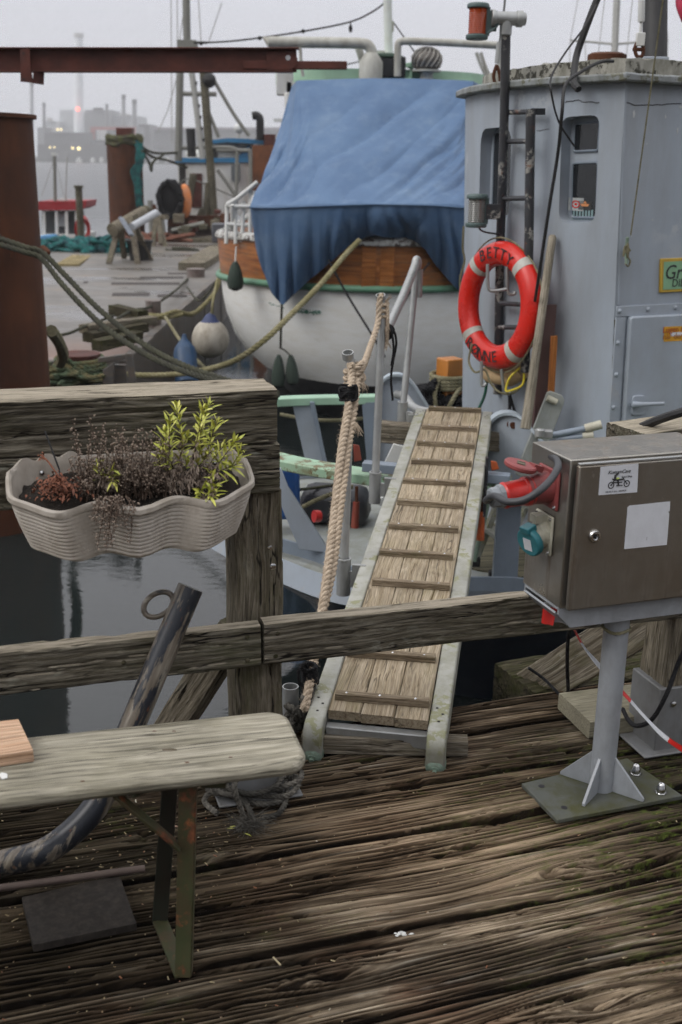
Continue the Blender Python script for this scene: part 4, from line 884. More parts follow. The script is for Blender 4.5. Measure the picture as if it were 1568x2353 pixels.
cb = spline([pe-ax*.01, pe+ax*.012+V((0, 0, -.004)), at(1137, 1140, 2.53), at(1165, 1153, 2.48), at(1205, 1149, 2.46), at(1240, 1128, 2.46), at(1268, 1100, 2.5), at(1283, 1072, 2.55), at(1278, 1055, 2.62), at(1262, 1048, 2.68), at(1240, 1047, 2.73), at(1250, 1050, 2.79), at(1300, 1100, 2.83), at(1310, 1300, 2.85), at(1330, 1440, 2.86)], 10)
mb = MB(); mb.tube(cb, .0088, 12); part('cable', mb, M_cable, plug)
c1 = kp(0, .105, -.205); bs = MB(); bs.box(c1+kn*.004, (.008, .085, .1), KR); bp = part('socket_plate', bs, M_cream, cab, bevel=.004, label='cream plate of the lower socket')
ax2 = (kn-ky*.3+V((0, 0, -.32))).normalized(); ZB = zframe(c1+kn*.0, c1+ax2)
mb = MB(); mb.lathe([(.037, 0), (.035, .02), (.028, .026), (.0275, .046), (.0001, .046)], ZB, 28); mb.box(c1+kn*.022+V((0, 0, .038)), (.03, .03, .02), KR); part('socket_barrel', mb, M_cream, bp)
mb = MB(); mb.lathe([(.0001, .044), (.037, .044), (.038, .048), (.038, .058), (.035, .062), (.0001, .062)], ZB, 28); mb.box(ZB @ V((0, .036, .052)), (.03, .016, .03), ZB.to_3x3()); ld = part('socket_lid', mb, M_teal, bp, bevel=.002, label='teal flap lid of the lower socket')
mb = MB(); mb.box(ZB @ V((0, -.004, .0625)), (.026, .032, .001), ZB.to_3x3()); part('rating_plate', mb, M_whites, ld)
for sy, sz in ((-.033, .042), (.033, .042), (-.033, -.042), (.033, -.042)):
    p = c1+ky*sy+V((0, 0, sz))+kn*.008; mb = MB(); mb.lathe([(.0001, 0), (.0045, 0), (.004, .003), (.0001, .0035)], zframe(p, p+kn), 10); part('screw', mb, M_chrome, bp)

# ------------------------------------------------------------------ tape, cords, small things by the cabinet
s = Mat('red and white barrier tape'); ta = s.n('ShaderNodeAttribute', attribute_name='gc'); sp = s.n('ShaderNodeSeparateXYZ'); s.l(ta.outputs['Vector'], sp.inputs[0])
fr = s.math('FRACT', s.math('MULTIPLY', sp.outputs[0], 4.2)); s.col(s.ramp(fr, [(0, (.55, .02, .015)), (.32, (.55, .02, .015)), (.33, (.5, .52, .55)), (1, (.5, .52, .55))])); s.set(rough=.35); s.m.node_tree.nodes['Color Ramp'].color_ramp.interpolation = 'CONSTANT'
def ribbon(mb, path, wd, tw, ph=0):
    P = resample(path, .008); m = len(P); vs = []; at_ = []; l = ph
    for i in range(m):
        T = (P[min(i+1, m-1)]-P[max(i-1, 0)]).normalized(); N = T.cross(V((0, 1, .2))).normalized(); B = T.cross(N); a = tw(i/m); ww = wd(i/m)
        d = N*math.cos(a)+B*math.sin(a); n2 = T.cross(d); l += .008
        vs += [P[i]-d*ww, P[i]-d*ww*.3+n2*ww*.25, P[i]+d*ww*.3-n2*ww*.25, P[i]+d*ww]; at_ += [(l, 0, 0)]*4
    mb.add(vs, [(4*i+k, 4*i+k+1, 4*i+k+5, 4*i+k+4) for i in range(m-1) for k in range(3)]); return at_
mb = MB(); A_ = []
A_ += ribbon(mb, spline([at(1272, 1340, 2.76), at(1266, 1385, 2.75), at(1258, 1435, 2.74)], 6), lambda t: .02-.004*t, lambda t: .3+.3*t, .17)
A_ += ribbon(mb, spline([at(1290, 1340, 2.78), at(1285, 1390, 2.76), at(1280, 1430, 2.75)], 6), lambda t: .021, lambda t: .5-.3*t, .24)
A_ += ribbon(mb, spline([at(1296, 1395, 2.93), at(1320, 1445, 2.85), at(1345, 1490, 2.78), at(1382, 1535, 2.76), at(1405, 1565, 2.78), at(1440, 1600, 2.8), at(1480, 1645, 2.78), at(1530, 1695, 2.7), at(1600, 1740, 2.55), at(1700, 1790, 2.4)], 10), lambda t: .009+.004*math.sin(t*9)+.014*max(0, t-.72)*3, lambda t: 4*t+.8*math.sin(6*t), .16)
tp = single('barrier_tape', mb, s.m, 'twisted red and white barrier tape trailing from behind the cabinet past its pole', 'tape', sharp=180)
ga = tp.data.attributes.new('gc', 'FLOAT_VECTOR', 'POINT'); ga.data.foreach_set('vector', np.array(A_, float).reshape(-1))
def cord(name, pts, r, m, label, cat='cable', group=None, k=8, **kw):
    mb = MB(); mb.tube(spline(pts, k), r, 8) if not kw.get('tw') else mb.rope(spline(pts, k), r, kw['tw'], fuzz=kw.get('fuzz', 0)); return single(name, mb, m, label, cat, group)
cord('cable', [at(1313, 1435, 2.9), at(1306, 1470, 3.0), at(1304, 1530, 3.1), at(1306, 1592, 3.2), at(1300, 1630, 3.35)], .0055, M_cord, 'thin black cable dropping from the cabinet bracket beside the plank brace')
cord('cable', [at(1640, 1380, 2.85), at(1568, 1505, 2.85), at(1535, 1590, 2.82), at(1500, 1652, 2.83), at(1465, 1668, 2.86), at(1445, 1655, 2.92), at(1432, 1630, 3.0)], .0065, M_cord, 'black braided cable hanging in a loop in front of the steel post shoe')
cord('cable', [at(1215, 1495+40, 3.3), at(1250, 1560, 3.3), at(1290, 1600, 3.25)], .005, M_cord, 'short black cord lying over the timber stub below the plank brace')
cord('hose', [at(1640, 930, 3.0), at(1568, 947, 3.05), at(1510, 966, 3.12), at(1455, 990, 3.2), at(1410, 1010, 3.3), at(1380, 1040, 3.4)], .0125, M_black, 'thick black hose lying over the fence behind the cabinet', 'hose')
for o_, lb in ((0, 0),):
    pass
# litter in the grooves of the deck
q = random.Random(9); mb = MB()
def zdeck(x, y):
    u = x*cu+y*su; v_ = -x*su+y*cu; i = int(np.clip(np.searchsorted(us, u), 1, len(us)-1)); j = int(np.clip(np.searchsorted(vs_, v_), 1, len(vs_)-1)); return hgt[i, j]
for k in range(1100):
    if q.random() < .55: x, y = q.gauss(-.45, .25), q.gauss(2.35, .3)
    else: x, y = q.uniform(-.8, 1.3), q.uniform(1.6, 3.1)
    if -x*su+y*cu > VM-.03 or y < 1.4: continue
    z = zdeck(x, y)+.0015; s_ = q.uniform(.0009, .0027)*(1.6 if q.random() < .06 else 1); a = q.random()*3.14
    d = V((math.cos(a), math.sin(a), q.uniform(-.25, .25)))*s_*q.uniform(1, 2.6); e = V((-math.sin(a), math.cos(a), q.uniform(-.3, .3)))*s_*.7; c0 = V((x, y, z))
    mb.add([c0-d-e, c0+d-e*.6, c0+d*.8+e, c0-d*.9+e, c0+V((0, 0, s_*.5))], [(0, 1, 4), (1, 2, 4), (2, 3, 4), (3, 0, 4), (3, 2, 1, 0)])
s = Mat('wood crumbs'); gi = s.n('ShaderNodeNewGeometry'); s.col(s.ramp(gi.outputs['Random Per Island'], [(0, (.16, .11, .06)), (.4, (.3, .25, .15)), (.7, (.12, .08, .04)), (.85, (.22, .08, .04)), (1, (.42, .4, .33))])); s.set(rough=.9)
single('wood_litter', mb, s.m, 'crumbs of wood and dry bits scattered over the deck', 'litter', kind='stuff')
mb = MB()
for (x, y, l) in ((1235, 0, 0),): pass
for k in range(30):
    c0 = onz(925+q.gauss(0, 11), 2143+q.gauss(0, 5), 0); c0.z = zdeck(c0.x, c0.y)+.002; mb.sph(c0, q.uniform(.0015, .004), 4, (1.3, 1, .35))
single('bird_dropping', mb, M_white, 'small white splash of bird dropping on the deck planks', 'dropping')
for (a, b, c_, lb) in (((628, 2200), (645, 2218), (.45, .38, .24), 'straw coloured splinter lying on the deck right of the bench leg'),):
    p0, p1 = onz(*a, .004), onz(*b, .004); mb = MB(); mb.beam(p0, p1, .003, .002); single('splinter', mb, plain('straw', c_), lb, 'splinter')
mb = MB(); leaf(mb, onz(523, 1904, .008), V((1, .2, .1)), .03, .009, q, .1); leaf(mb, onz(560, 1915, .008), V((1, -.6, .1)), .024, .006, q, .1); single('fallen_leaf', mb, M_leaf, 'small fallen green leaves by the coiled rope', 'leaf')
# ------------------------------------------------------------------ grey workboat
def poly_at(pts, Y, th, mbx=None):          # outline seen at pixel points, standing at distance Y, thickness th away from us
    mb_ = mbx or MB(); P = [at(x, y, Y(x) if callable(Y) else Y) for x, y in pts]; m = len(P)
    A = sum((P[i].x*P[(i+1) % m].z-P[(i+1) % m].x*P[i].z) for i in range(m))
    if A < 0: P = P[::-1]
    return mb_.add(P+[p+V((0, th, 0)) for p in P], [tuple(range(m)), tuple(range(2*m-1, m-1, -1))]+[(k, m+k, m+(k+1) % m, (k+1) % m) for k in range(m)])
DZ = -.35
wb = thing('workboat', 'blue grey work boat with mint green rails and tall wheelhouse beyond the gangway', 'boat', V((1.2, 6.2, WZ)))
near = [(-.95, 6.45), (-.78, 6.1), (-.56, 5.76), (-.29, 5.44), (0, 5.17), (.35, 5.06), (.95, 5.08), (2, 5.3), (4.5, 5.9), (7, 6.6)]
far = [(7, 9.6), (4.5, 9.3), (2, 8.6), (.9, 7.65), (.2, 7.2), (-.4, 6.98), (-.8, 6.75)]
outl = [V((x, y, 0)) for x, y in near+far]; outs = spline(outl+[outl[0]], 5)[:-1]; cen = V((2, 7, 0))
rows = []
for z, sc, dy in ((DZ+.02, 1.0, 0), (DZ-.1, 1.01, 0), (DZ-.12, .99, 0), (DZ-.3, .9, .1), (-.95, .76, .22), (-1.5, .62, .3)):
    rows.append([(cen.x+(p.x-cen.x)*(sc if p.x < 4 else 1)*1.0, cen.y+(p.y-cen.y)*sc+dy*0, z) for p in outs])
G = np.array(rows)
mb = MB(); mb.grid(G[:3][::-1], True); part('strake', mb, M_hullg, wb, sharp=50)
mb = MB(); mb.grid(G[2:][::-1], True); part('hull', mb, paint('dark navy lower hull', (.018, .026, .04), .35, .25, (.07, .08, .095), .5, scale=3, dscale=4, streak=6), wb)
M_deckw = wood('greenish deck planks', (.04, .038, .02), (.11, .1, .06), (.17, .16, .1), 30, 1, .3, .002, moss=.5, mossc=(.09, .1, .03))
def deckpoly(sc, z): return [(cen.x+(p.x-cen.x)*sc, cen.y+(p.y-cen.y)*sc) for p in outs]
mb = MB(); mb.prism(deckpoly(.998, 0), Matrix.Translation((0, 0, DZ-.04)), .04); part('deck_plate', mb, M_deckp, wb)
M_seam = Mat('deck planks'); v = M_seam.coord((1, 1, 1), 'Object', False); sp = M_seam.n('ShaderNodeSeparateXYZ'); M_seam.l(v, sp.inputs[0])
fr = M_seam.math('FRACT', M_seam.math('MULTIPLY', M_seam.math('ADD', M_seam.math('MULTIPLY', sp.outputs[0], -.25), sp.outputs[1]), 12)); nn = M_seam.noise(M_seam.coord((2, 30, 1)), 1, 4)
M_seam.col(M_seam.mix(M_seam.rng(fr, .05, .09, 1, 0), M_seam.ramp(nn, [(.3, (.07, .065, .035)), (.7, (.19, .17, .11))]), (.012, .012, .01))); M_seam.set(rough=.8)
mb = MB(); mb.prism([(.35, 5.62), (.7, 5.36), (1.0, 5.24), (1.9, 5.45), (4, 6.1), (4, 8.6), (1.2, 7.5), (.55, 7.05), (.3, 6.3)], Matrix.Translation((0, 0, DZ+.001)), .006); part('deck_planking', mb, M_seam.m, wb)
lb = [onz(520, 1222, -.27), onz(645, 1250, -.27), onz(752, 1282, -.27), onz(830, 1322, -.27), onz(1000, 1338, -.27), onz(1160, 1340, -.27), onz(1260, 1345, -.27), onz(1400, 1330, -.27)]
mb = MB(); P = spline(lb, 4)
for a, b in zip(P, P[1:]): mb.beam(a+V((0, .015, -.01)), b+V((0, .015, -.01)), .014, .07)
part('toe_rail', mb, M_hulld, wb)
def railm(pts, z, wy, hz, name='rail_cap', m=None):
    mb = MB(); P = spline([V((x, y, z)) for x, y in pts], 6); m_ = len(P); vs = []
    for i in range(m_):
        T = (P[min(i+1, m_-1)]-P[max(i-1, 0)]).normalized(); N = V((-T.y, T.x, 0))
        for a, b in ((-1, 0), (1, 0), (1, -1), (-1, -1)): vs.append(P[i]+N*a*wy/2+V((0, 0, b*hz)))
    mb.add(vs, [(4*i+k, 4*i+4+k, 4*i+4+(k+1) % 4, 4*i+(k+1) % 4) for i in range(m_-1) for k in range(4)]+[(0, 1, 2, 3), tuple(4*(m_-1)+k for k in (3, 2, 1, 0))])
    return part(name, mb, m or M_mint, wb, bevel=.006)
nr_ = [(-.85, 6.35), (-.62, 5.85), (-.309, 5.47), (.087, 5.22), (.4, 5.1), (.666, 5.05), (.904, 5.03), (1.6, 5.1), (2.6, 5.4), (4.5, 5.9)]
railm(nr_, .2, .13, .05)
railm([(-.85, 6.6), (-.4, 6.93), (.24, 7.07)], .2, .1, .05, m=M_mintc)
def plate(pts, Y, th, name, m=M_hullg, **k): return part(name, poly_at(pts, Y, th), m, wb, **k)
plate([(628, 1085), (645, 1075), (662, 1118), (762, 1272), (688, 1262), (668, 1215), (628, 1120)], 5.32, .02, 'bulwark_bracket', bevel=.003)
plate([(1146, 1150), (1200, 1150), (1190, 1334), (1133, 1334)], 5.06, .05, 'rail_post', M_hulld, bevel=.004)
plate([(671, 925), (717, 925), (746, 1070), (706, 1078)], 6.95, .05, 'rail_post', bevel=.004)
plate([(712, 925), (722, 925), (752, 1068), (744, 1074)], 6.9, .06, 'rail_post', M_hulld)
plate([(832, 925), (870, 925), (876, 1075), (844, 1075)], 7.0, .05, 'rail_post', M_hulld)
plate([(888, 1120), (912, 1120), (932, 1230), (915, 1230)], 5.3, .03, 'rail_post', M_hulld)
def cheek(pts, Y, name='winch_cheek'):
    YF = Y if callable(Y) else (lambda x: Y); o = part(name, poly_at(pts, lambda x: YF(x)+.03, .012), M_hullg, wb); P = [at(x, y, YF(x)) for x, y in pts]; mb = MB()
    cxy = sum(P, V((0, 0, 0)))/len(P); rows = []
    for k, p in enumerate(P):
        t_ = (P[min(k+1, len(P)-1)]-P[max(k-1, 0)]).normalized(); n_ = V((t_.z, 0, -t_.x)).normalized()
        if n_.dot(p-cxy) < 0: n_ = -n_
        rows.append([tuple(p), tuple(p+n_*.014), tuple(p+n_*.014+V((0, .075, 0))), tuple(p+V((0, .075, 0)))])
    mb.grid(np.array(rows), True)
    part('flange', mb, paint('pale worn flange', (.36, .42, .47), .4, .12, (.2, .2, .18), .3) if name == 'winch_cheek' and not hasattr(cheek, 'm') else cheek.m, o)
    return o
arc = lambda cx, cy, r, a0, a1, n=8: [(cx+r*math.cos(math.radians(a0+(a1-a0)*k/n)), cy-r*math.sin(math.radians(a0+(a1-a0)*k/n))) for k in range(n+1)]
cheek.m = paint('pale worn flange', (.36, .42, .47), .4, .12, (.2, .2, .18), .3)
cheek([(868, 1120), (872, 905)]+arc(912, 905, 40, 180, 50)+[(955, 895), (990, 950), (990, 1120)], 6.5)
cheek([(1116, 1140), (1122, 1000)]+arc(1168, 1000, 46, 180, 50)+[(1255, 1030), (1290, 1110), (1290, 1240)], lambda x: 5.70-(x-1116)*.0019)
for (x, y, Y) in ((1181, 978, 5.6), (1146, 968, 5.8)):
    c0 = at(x, y, Y); mb = MB(); mb.lathe([(.0001, 0), (.03, 0), (.03, .02), (.017, .022), (.017, .05), (.0001, .05)], zframe(c0+V((0, .05, 0)), c0-V((0, 1, 0))), 18); part('shaft_end', mb, M_rust, wb)
mb = MB(); mb.tube(spline([at(912, 906, 6.45), at(930, 912, 6.35), at(950, 935, 6.25), at(975, 945, 6.15), at(1010, 948, 6.1)], 6), .024, 14); part('bent_tube', mb, M_galv, wb)

# wheelhouse: shell with real thickness, recessed windows cut into it
YA, YC = 6.9, 5.4
T0, T1 = at(1070, 238, YA), at(1437, 182, YC); B0_, B1_ = at(1060, 1172, YA), at(1386, 1290, YC); ZT = 1.96
def lerpz(A, B, z): q = (z-B.z)/(A.z-B.z); return B+(A-B)*q
sB = V((1, .5, 0)).normalized()
def plan(z, n=14):
    a, b = lerpz(T0, B0_, z), lerpz(T1, B1_, z); d = (b-a).normalized(); nrm = V((d.y, -d.x, 0)).normalized(); P = []
    for k in range(n+1):
        q = k/n; p = a.lerp(b, q)+nrm*.16*4*q*(1-q); P.append(V((p.x, p.y, z)))
    e_ = b+sB*2.6; P.append(V((e_.x, e_.y, z))); f = e_+V((-sB.y, sB.x, 0))*2.2; P.append(V((f.x, f.y, z))); g_ = V((a.x+.9, a.y+1.6, z)); P.append(g_); P.append(V((a.x+.25, a.y+.5, z)))
    return P
def inset(P, d):
    m = len(P); o = []
    for i in range(m):
        a, b, c_ = P[i-1], P[i], P[(i+1) % m]; t1, t2 = (b-a).normalized(), (c_-b).normalized(); n1 = V((-t1.y, t1.x, 0)); n2 = V((-t2.y, t2.x, 0)); n_ = (n1+n2); n_ = n_/max(n_.length_squared/2, .4); o.append(b+n_*d)
    return o
zs = [DZ+.005, .2, .75, 1.3, ZT]
G = [plan(z) for z in zs]+[inset(plan(z), .12) for z in zs[::-1]]+[plan(zs[0])]
shell = MB(); Gn = np.array([[tuple(p) for p in r] for r in G[:-1]]); m_, n_ = Gn.shape[:2]
shell.add(Gn.reshape(-1, 3), [(i*n_+j, i*n_+(j+1) % n_, ((i+1) % m_)*n_+(j+1) % n_, ((i+1) % m_)*n_+j) for i in range(m_) for j in range(n_)])
# where a pixel meets wall A
_aa = [(k, z, plan(z, 60)) for k in range(1) for z in np.linspace(DZ, ZT, 60)]
def Rinv(p): q = Rc.transposed() @ (V(p)-V((0, 0, EYE))); return (CXP+FPX*q.x/-q.z, CYP-FPX*q.y/-q.z)
_cand = [(Rinv(p), p, k) for (_, z, P) in _aa for k, p in enumerate(P[:61])]
_cx = np.array([c_[0] for c_ in _cand])
def onA(px, py):
    i = int(np.argmin((_cx[:, 0]-px)**2+(_cx[:, 1]-py)**2)); p0_ = _cand[i][1]; k = _cand[i][2]; z = p0_.z; P = plan(z, 60); k2 = min(max(k, 1), 59)
    t = (P[k2+1]-P[k2-1]).normalized(); Q = plan(z+.1, 60)[k2]-P[k2]; n_ = t.cross(Q).normalized(); r = ray(px, py); s_ = (p0_-V((0, 0, EYE))).dot(n_)/r.dot(n_)
    if n_.dot(r) > 0: n_ = -n_
    return V((0, 0, EYE))+r*s_, n_
def rounded(P, f=.2):
    o = []
    for i in range(4):
        a, b, c_ = P[i-1], P[i], P[(i+1) % 4]; l = min((a-b).length, (c_-b).length)*f; u_, w_ = b+(a-b).normalized()*l, b+(c_-b).normalized()*l
        for k in range(5): t = k/4; o.append(u_*(1-t)**2+b*2*t*(1-t)+w_*t*t)
    return o
def wallpoly(pts, on, f=.2):
    P = [on(x, y)[0] for x, y in pts]; c_ = sum(P, V((0, 0, 0)))/4; n_ = on(sum(p[0] for p in pts)/4, sum(p[1] for p in pts)/4)[1]
    P = [p-n_*(p-c_).dot(n_) for p in P]; return (rounded(P, f) if f else P), n_
def slab(P, n_, o0, o1, mb_=None):            # from offset o0 to o1 along outward normal
    mb_ = mb_ or MB(); m = len(P); return mb_.add([p+n_*o0 for p in P]+[p+n_*o1 for p in P], [tuple(range(m)), tuple(range(2*m-1, m-1, -1))]+[(k, m+k, m+(k+1) % m, (k+1) % m) for k in range(m)])
def boolean(target, cutters):
    bm = bpy.data.objects.new('t', target); C.objects.link(bm); cs_ = []
    for cm in cutters:
        me_ = mesh('c', cm, [], smooth=False); bme = bmesh.new(); bme.from_mesh(me_); bmesh.ops.recalc_face_normals(bme, faces=bme.faces); bme.to_mesh(me_); bme.free()
        co = bpy.data.objects.new('c', me_); C.objects.link(co); cs_.append(co)
        md = bm.modifiers.new('b', 'BOOLEAN'); md.operation = 'DIFFERENCE'; md.object = co; md.solver = 'EXACT'
    dg = bpy.context.evaluated_depsgraph_get(); dg.update(); r_ = bpy.data.meshes.new_from_object(bm.evaluated_get(dg))
    for o in cs_+[bm]: bpy.data.objects.remove(o)
    return r_
wins = [[(1292, 269), (1379, 263), (1368, 511), (1284, 509)], [(1106, 296), (1176, 290), (1170, 508), (1100, 503)]]
cut = []
for wpx in wins: P, n_ = wallpoly(wpx, onA, .22); cut.append(slab(P, n_, -.075, .15))
me0 = mesh('wall', shell, [M_hullg], smooth=False); bme = bmesh.new(); bme.from_mesh(me0); bmesh.ops.recalc_face_normals(bme, faces=bme.faces); bme.to_mesh(me0); bme.free()
mw_ = boolean(me0, cut); mw_.name = 'wheelhouse_wall'
if not len(mw_.materials): mw_.materials.append(M_hullg)
mw_.polygons.foreach_set('use_smooth', [True]*len(mw_.polygons)); mw_.set_sharp_from_angle(angle=math.radians(30))
M_wallw = paint('weathered wheelhouse paint', (.325, .37, .425), .46, .09, (.2, .2, .19), .6, scale=1.7, bump=.07, streak=2.5, dscale=2.2, chip=(.38, .41, .44), ca=.12)
mw_.materials[0] = M_wallw
wall = bpy.data.objects.new('wheelhouse_wall', mw_); C.objects.link(wall); wall.parent = wb; WM[wall] = Matrix.Identity(4); wall.matrix_local = WM[wb].inverted()
b = wall.modifiers.new('bevel', 'BEVEL'); b.width = .008; b.segments = 2; b.angle_limit = math.radians(50); b.limit_method = 'ANGLE'
M_inner = plain('dark wheelhouse interior', (.02, .019, .018), .6)
for i, (fr_, panes) in enumerate((([(1313, 270), (1380, 262), (1372, 508), (1305, 508)], ([(1322, 284), (1379, 279), (1376, 345), (1319, 348)], [(1317, 375), (1376, 372), (1371, 500), (1314, 499)])), ([(1130, 297), (1180, 291), (1175, 506), (1125, 503)], ([(1137, 303), (1182, 298), (1176, 497), (1131, 495)],)))):
    P, n_ = wallpoly(wins[i], onA, .2); c_ = sum(P, V((0, 0, 0)))/len(P)
    wf = part('window', slab([c_+(p-c_)*1.0 for p in P], n_, -.076, -.064), M_hullg, wb)
    for pn in panes:
        Q = [V((0, 0, EYE))+ray(x, y)*((P[0]-n_*.06-V((0, 0, EYE))).dot(n_)/ray(x, y).dot(n_)) for x, y in pn]
        Q = rounded(Q, .12); part('pane', slab(Q, n_, -.008, .0), M_glass, wf); mg_ = MB(); mg_.tube([p+n_*.001 for p in Q+[Q[0], Q[1]]], .006, 6); part('gasket', mg_, M_hulld, wf)
        if pn[0][0] == 1317:
            def wp(x, y): r = ray(x, y); return V((0, 0, EYE))+r*((Q[0]+n_*.0015-V((0, 0, EYE))).dot(n_)/r.dot(n_))
            t_ = n_.cross(V((0, 0, 1))).normalized()*-1; up_ = n_.cross(t_)*-1
            if up_.z < 0: up_ = -up_
            SMt = Matrix((t_, up_, n_)).transposed().to_4x4()
            for (x, y, w_, h_, col_) in ((1324, 469, .045, .06, (.36, .38, .38)), (1345, 472, .038, .042, (.03, .03, .03))):
                p = wp(x, y); mbs = MB(); mbs.box(p, (w_*2.2, h_, .001), SMt.to_3x3()); st_ = part('window_sticker', mbs, plain('sticker', col_), wf)
            mbs = MB(); M3 = SMt.copy(); M3.translation = wp(1324, 469)+n_*.001; mbs.lathe([(.013, 0), (.018, 0), (.018, .0006), (.013, .0006)], M3 @ Matrix.Diagonal((1.5, 1, 1, 1)), 20, close=True); mbs.sph(wp(1324, 469), .008, 6, (1.6, 1, .1), SMt.to_3x3()); part('sticker_print', mbs, M_redp, wf)
            mbs = MB(); M3 = SMt.copy(); M3.translation = wp(1345, 470)+n_*.001; mbs.prism([(-.02, -.008), (.02, -.008), (.028, .004), (-.028, .004)], M3, .0006); mbs.prism([(-.012, .006), (.012, .006), (0, .018)], M3, .0006); part('sticker_print', mbs, plain('orange print', (.6, .25, .1)), wf)
            mbs = MB()
            for k in range(7): p = wp(1319+7*k, 493); mbs.box(p-n_*.0005, (.012, .045, .001), SMt.to_3x3())
            part('curtain_edge', mbs, plain('pale teal lace', (.18, .27, .28)), wf)

M_roofe = paint('mossy roof edge paint', (.24, .26, .27), .6, .2, (.07, .07, .035), .95, scale=5, bump=.35, chip=(.12, .12, .085), ca=.62)
M_coam = paint('peeling white coaming', (.34, .33, .29), .75, .2, (.05, .05, .025), 1, scale=6, bump=.5, chip=(.035, .033, .022), ca=.85)
def roofz(p): return ZT+.0
def ringprism(Pl, z0, z1, jit=0):
    mb_ = MB(); m = len(Pl); q_ = random.Random(3)
    lo = [V((p.x, p.y, z0+q_.uniform(-jit, jit)*.3)) for p in Pl]; hi = [V((p.x, p.y, z1+q_.uniform(-jit, jit))) for p in Pl]
    return mb_.add(lo+hi, [tuple(range(m-1, -1, -1)), tuple(range(m, 2*m))]+[(k, (k+1) % m, m+(k+1) % m, m+k) for k in range(m)])
def dens(P, st=.04):
    P = P+[P[0]]; o = []
    for a, b in zip(P, P[1:]):
        n = max(1, int((b-a).length/st)); o += [a.lerp(b, k/n) for k in range(n)]
    return o
Pr = dens(inset(plan(ZT, 24), -.055)); part('roof', ringprism(Pr, ZT+.0, ZT+.036, .002), M_roofe, wb, bevel=.008)
Pr = dens(inset(plan(ZT, 24), .09)); part('roof_coaming', ringprism(Pr, ZT+.036, ZT+.11, .006), M_coam, wb, bevel=.01)
# wall B plane
nB = V((sB.y, -sB.x, 0)); leanB = (T1-B1_).normalized(); nB = sB.cross(leanB).normalized(); nB = nB if nB.y < 0 else -nB
def onB(x, y, off=0): r = ray(x, y); q = T1+nB*off; return V((0, 0, EYE))+r*((q-V((0, 0, EYE))).dot(nB)/r.dot(nB)), nB
def bslab(pts, o0, o1, f=0):
    P = [onB(x, y)[0] for x, y in pts]; P = rounded(P, f) if f else P; return slab(P, nB, o0, o1)
part('wall_seam', bslab([(1436, 185), (1441, 185), (1424, 700), (1419, 700)], -.002, .004), M_hullg, wb)
part('door_frame', bslab([(1416, 704), (1640, 692), (1640, 716), (1414, 728)], 0, .008), M_hullg, wb, bevel=.002)
part('door_frame', bslab([(1414, 729), (1436, 729), (1420, 1010), (1396, 1010)], 0, .008), M_hullg, wb, bevel=.002)
dr = part('door', bslab([(1441, 726), (1640, 716), (1640, 1100), (1418, 1100)], 0, .03, .04), M_hullg, wb, bevel=.008)
for x, y in [(1422, 714), (1487, 710), (1550, 706), (1418, 787), (1414, 860), (1408, 935), (1404, 998)]:
    p, _ = onB(x, y); mb = MB(); mb.lathe([(.012, .006), (.011, .012), (.006, .016), (.0001, .017)], zframe(p, p+nB), 10); part('rivet', mb, M_hullg, wb)
part('handle_plate', bslab([(1443, 906), (1472, 905), (1470, 950), (1440, 952)], .028, .04, .25), M_hullg, dr, bevel=.003)
p0, p1 = onB(1457, 930, .06)[0], onB(1526, 927, .085)[0]; mb = MB(); mb.tube([onB(1457, 930, .03)[0], p0, p0.lerp(p1, .3), p1], [.017, .017, .011, .009], 12); part('door_handle', mb, M_hullg, dr)
t_ = nB.cross(V((0, 0, 1))).normalized()*-1; up_ = V((0, 0, 1))-nB*nB.z; up_.normalize(); BMt = Matrix((sB, up_, nB)).transposed().to_4x4()
def bm(x, y, off): M = BMt.copy(); M.translation = onB(x, y, off)[0]; return M
sg = part('sign', bslab([(1516, 594), (1660, 588), (1660, 664), (1514, 672)], 0, .012), paint('yellow sign frame', (.5, .33, .04), .5, .1, (.25, .14, .03), .5), wb, bevel=.003, label='green enamel sign in a yellow frame')
part('sign_face', bslab([(1522, 601), (1652, 595), (1652, 658), (1520, 665)], .0125, .014), paint('green sign enamel', (.22, .4, .24), .4, .06, (.14, .22, .1), .4), sg)
text('Grenaa', bm(1528, 627, .0155), .095, M_ink, sg, shear=.15, align='LEFT', ext=.0005); text('DIESEL', bm(1545, 651, .0155), .052, M_ink, sg, align='LEFT', ext=.0005)
lbp = part('warning_label', bslab([(1517, 749), (1660, 744), (1660, 776), (1516, 783)], .03, .0315), plain('yellow label', (.62, .32, .02)), dr, label='yellow label with red lettering')
part('label_stripe', bslab([(1531, 762), (1660, 756), (1660, 764), (1531, 771)], .032, .0325), M_whites, lbp)
text('Lugen må', bm(1524, 758.5, .0335), .042, plain('red print', (.4, .07, .02)), lbp, align='LEFT', ext=.0004); text('når der er', bm(1524, 774, .0335), .042, plain('brown print', (.35, .13, .03)), lbp, align='LEFT', ext=.0004)
def crackline(pts, on, nm='paint_crack', r_=.0022, m=None):
    P = []
    for (a, b) in zip(pts, pts[1:]):
        for i in range(5): t = i/5; P.append((a[0]+(b[0]-a[0])*t+rnd.uniform(-1, 1), a[1]+(b[1]-a[1])*t+rnd.uniform(-1.2, 1.2)))
    P.append(pts[-1]); Q = []
    for x, y in P: p, n_ = on(x, y)[:2]; Q.append(p+n_*.0005)
    mb_ = MB(); mb_.tube(Q, r_, 4); return part(nm, mb_, m or M_ink, wb)
crackline([(1298, 234), (1314, 232), (1329, 229), (1338, 233), (1378, 235)], onA); crackline([(1439, 199), (1435, 234), (1463, 242), (1510, 240), (1566, 238)], onB)
crackline([(1235, 300), (1262, 296)], onA, r_=.0014); crackline([(1414, 735), (1408, 850), (1400, 1000)], onB, 'rusty_seam', .004, paint('mossy rust seam', (.07, .06, .025), .9, .4, rust=.5))
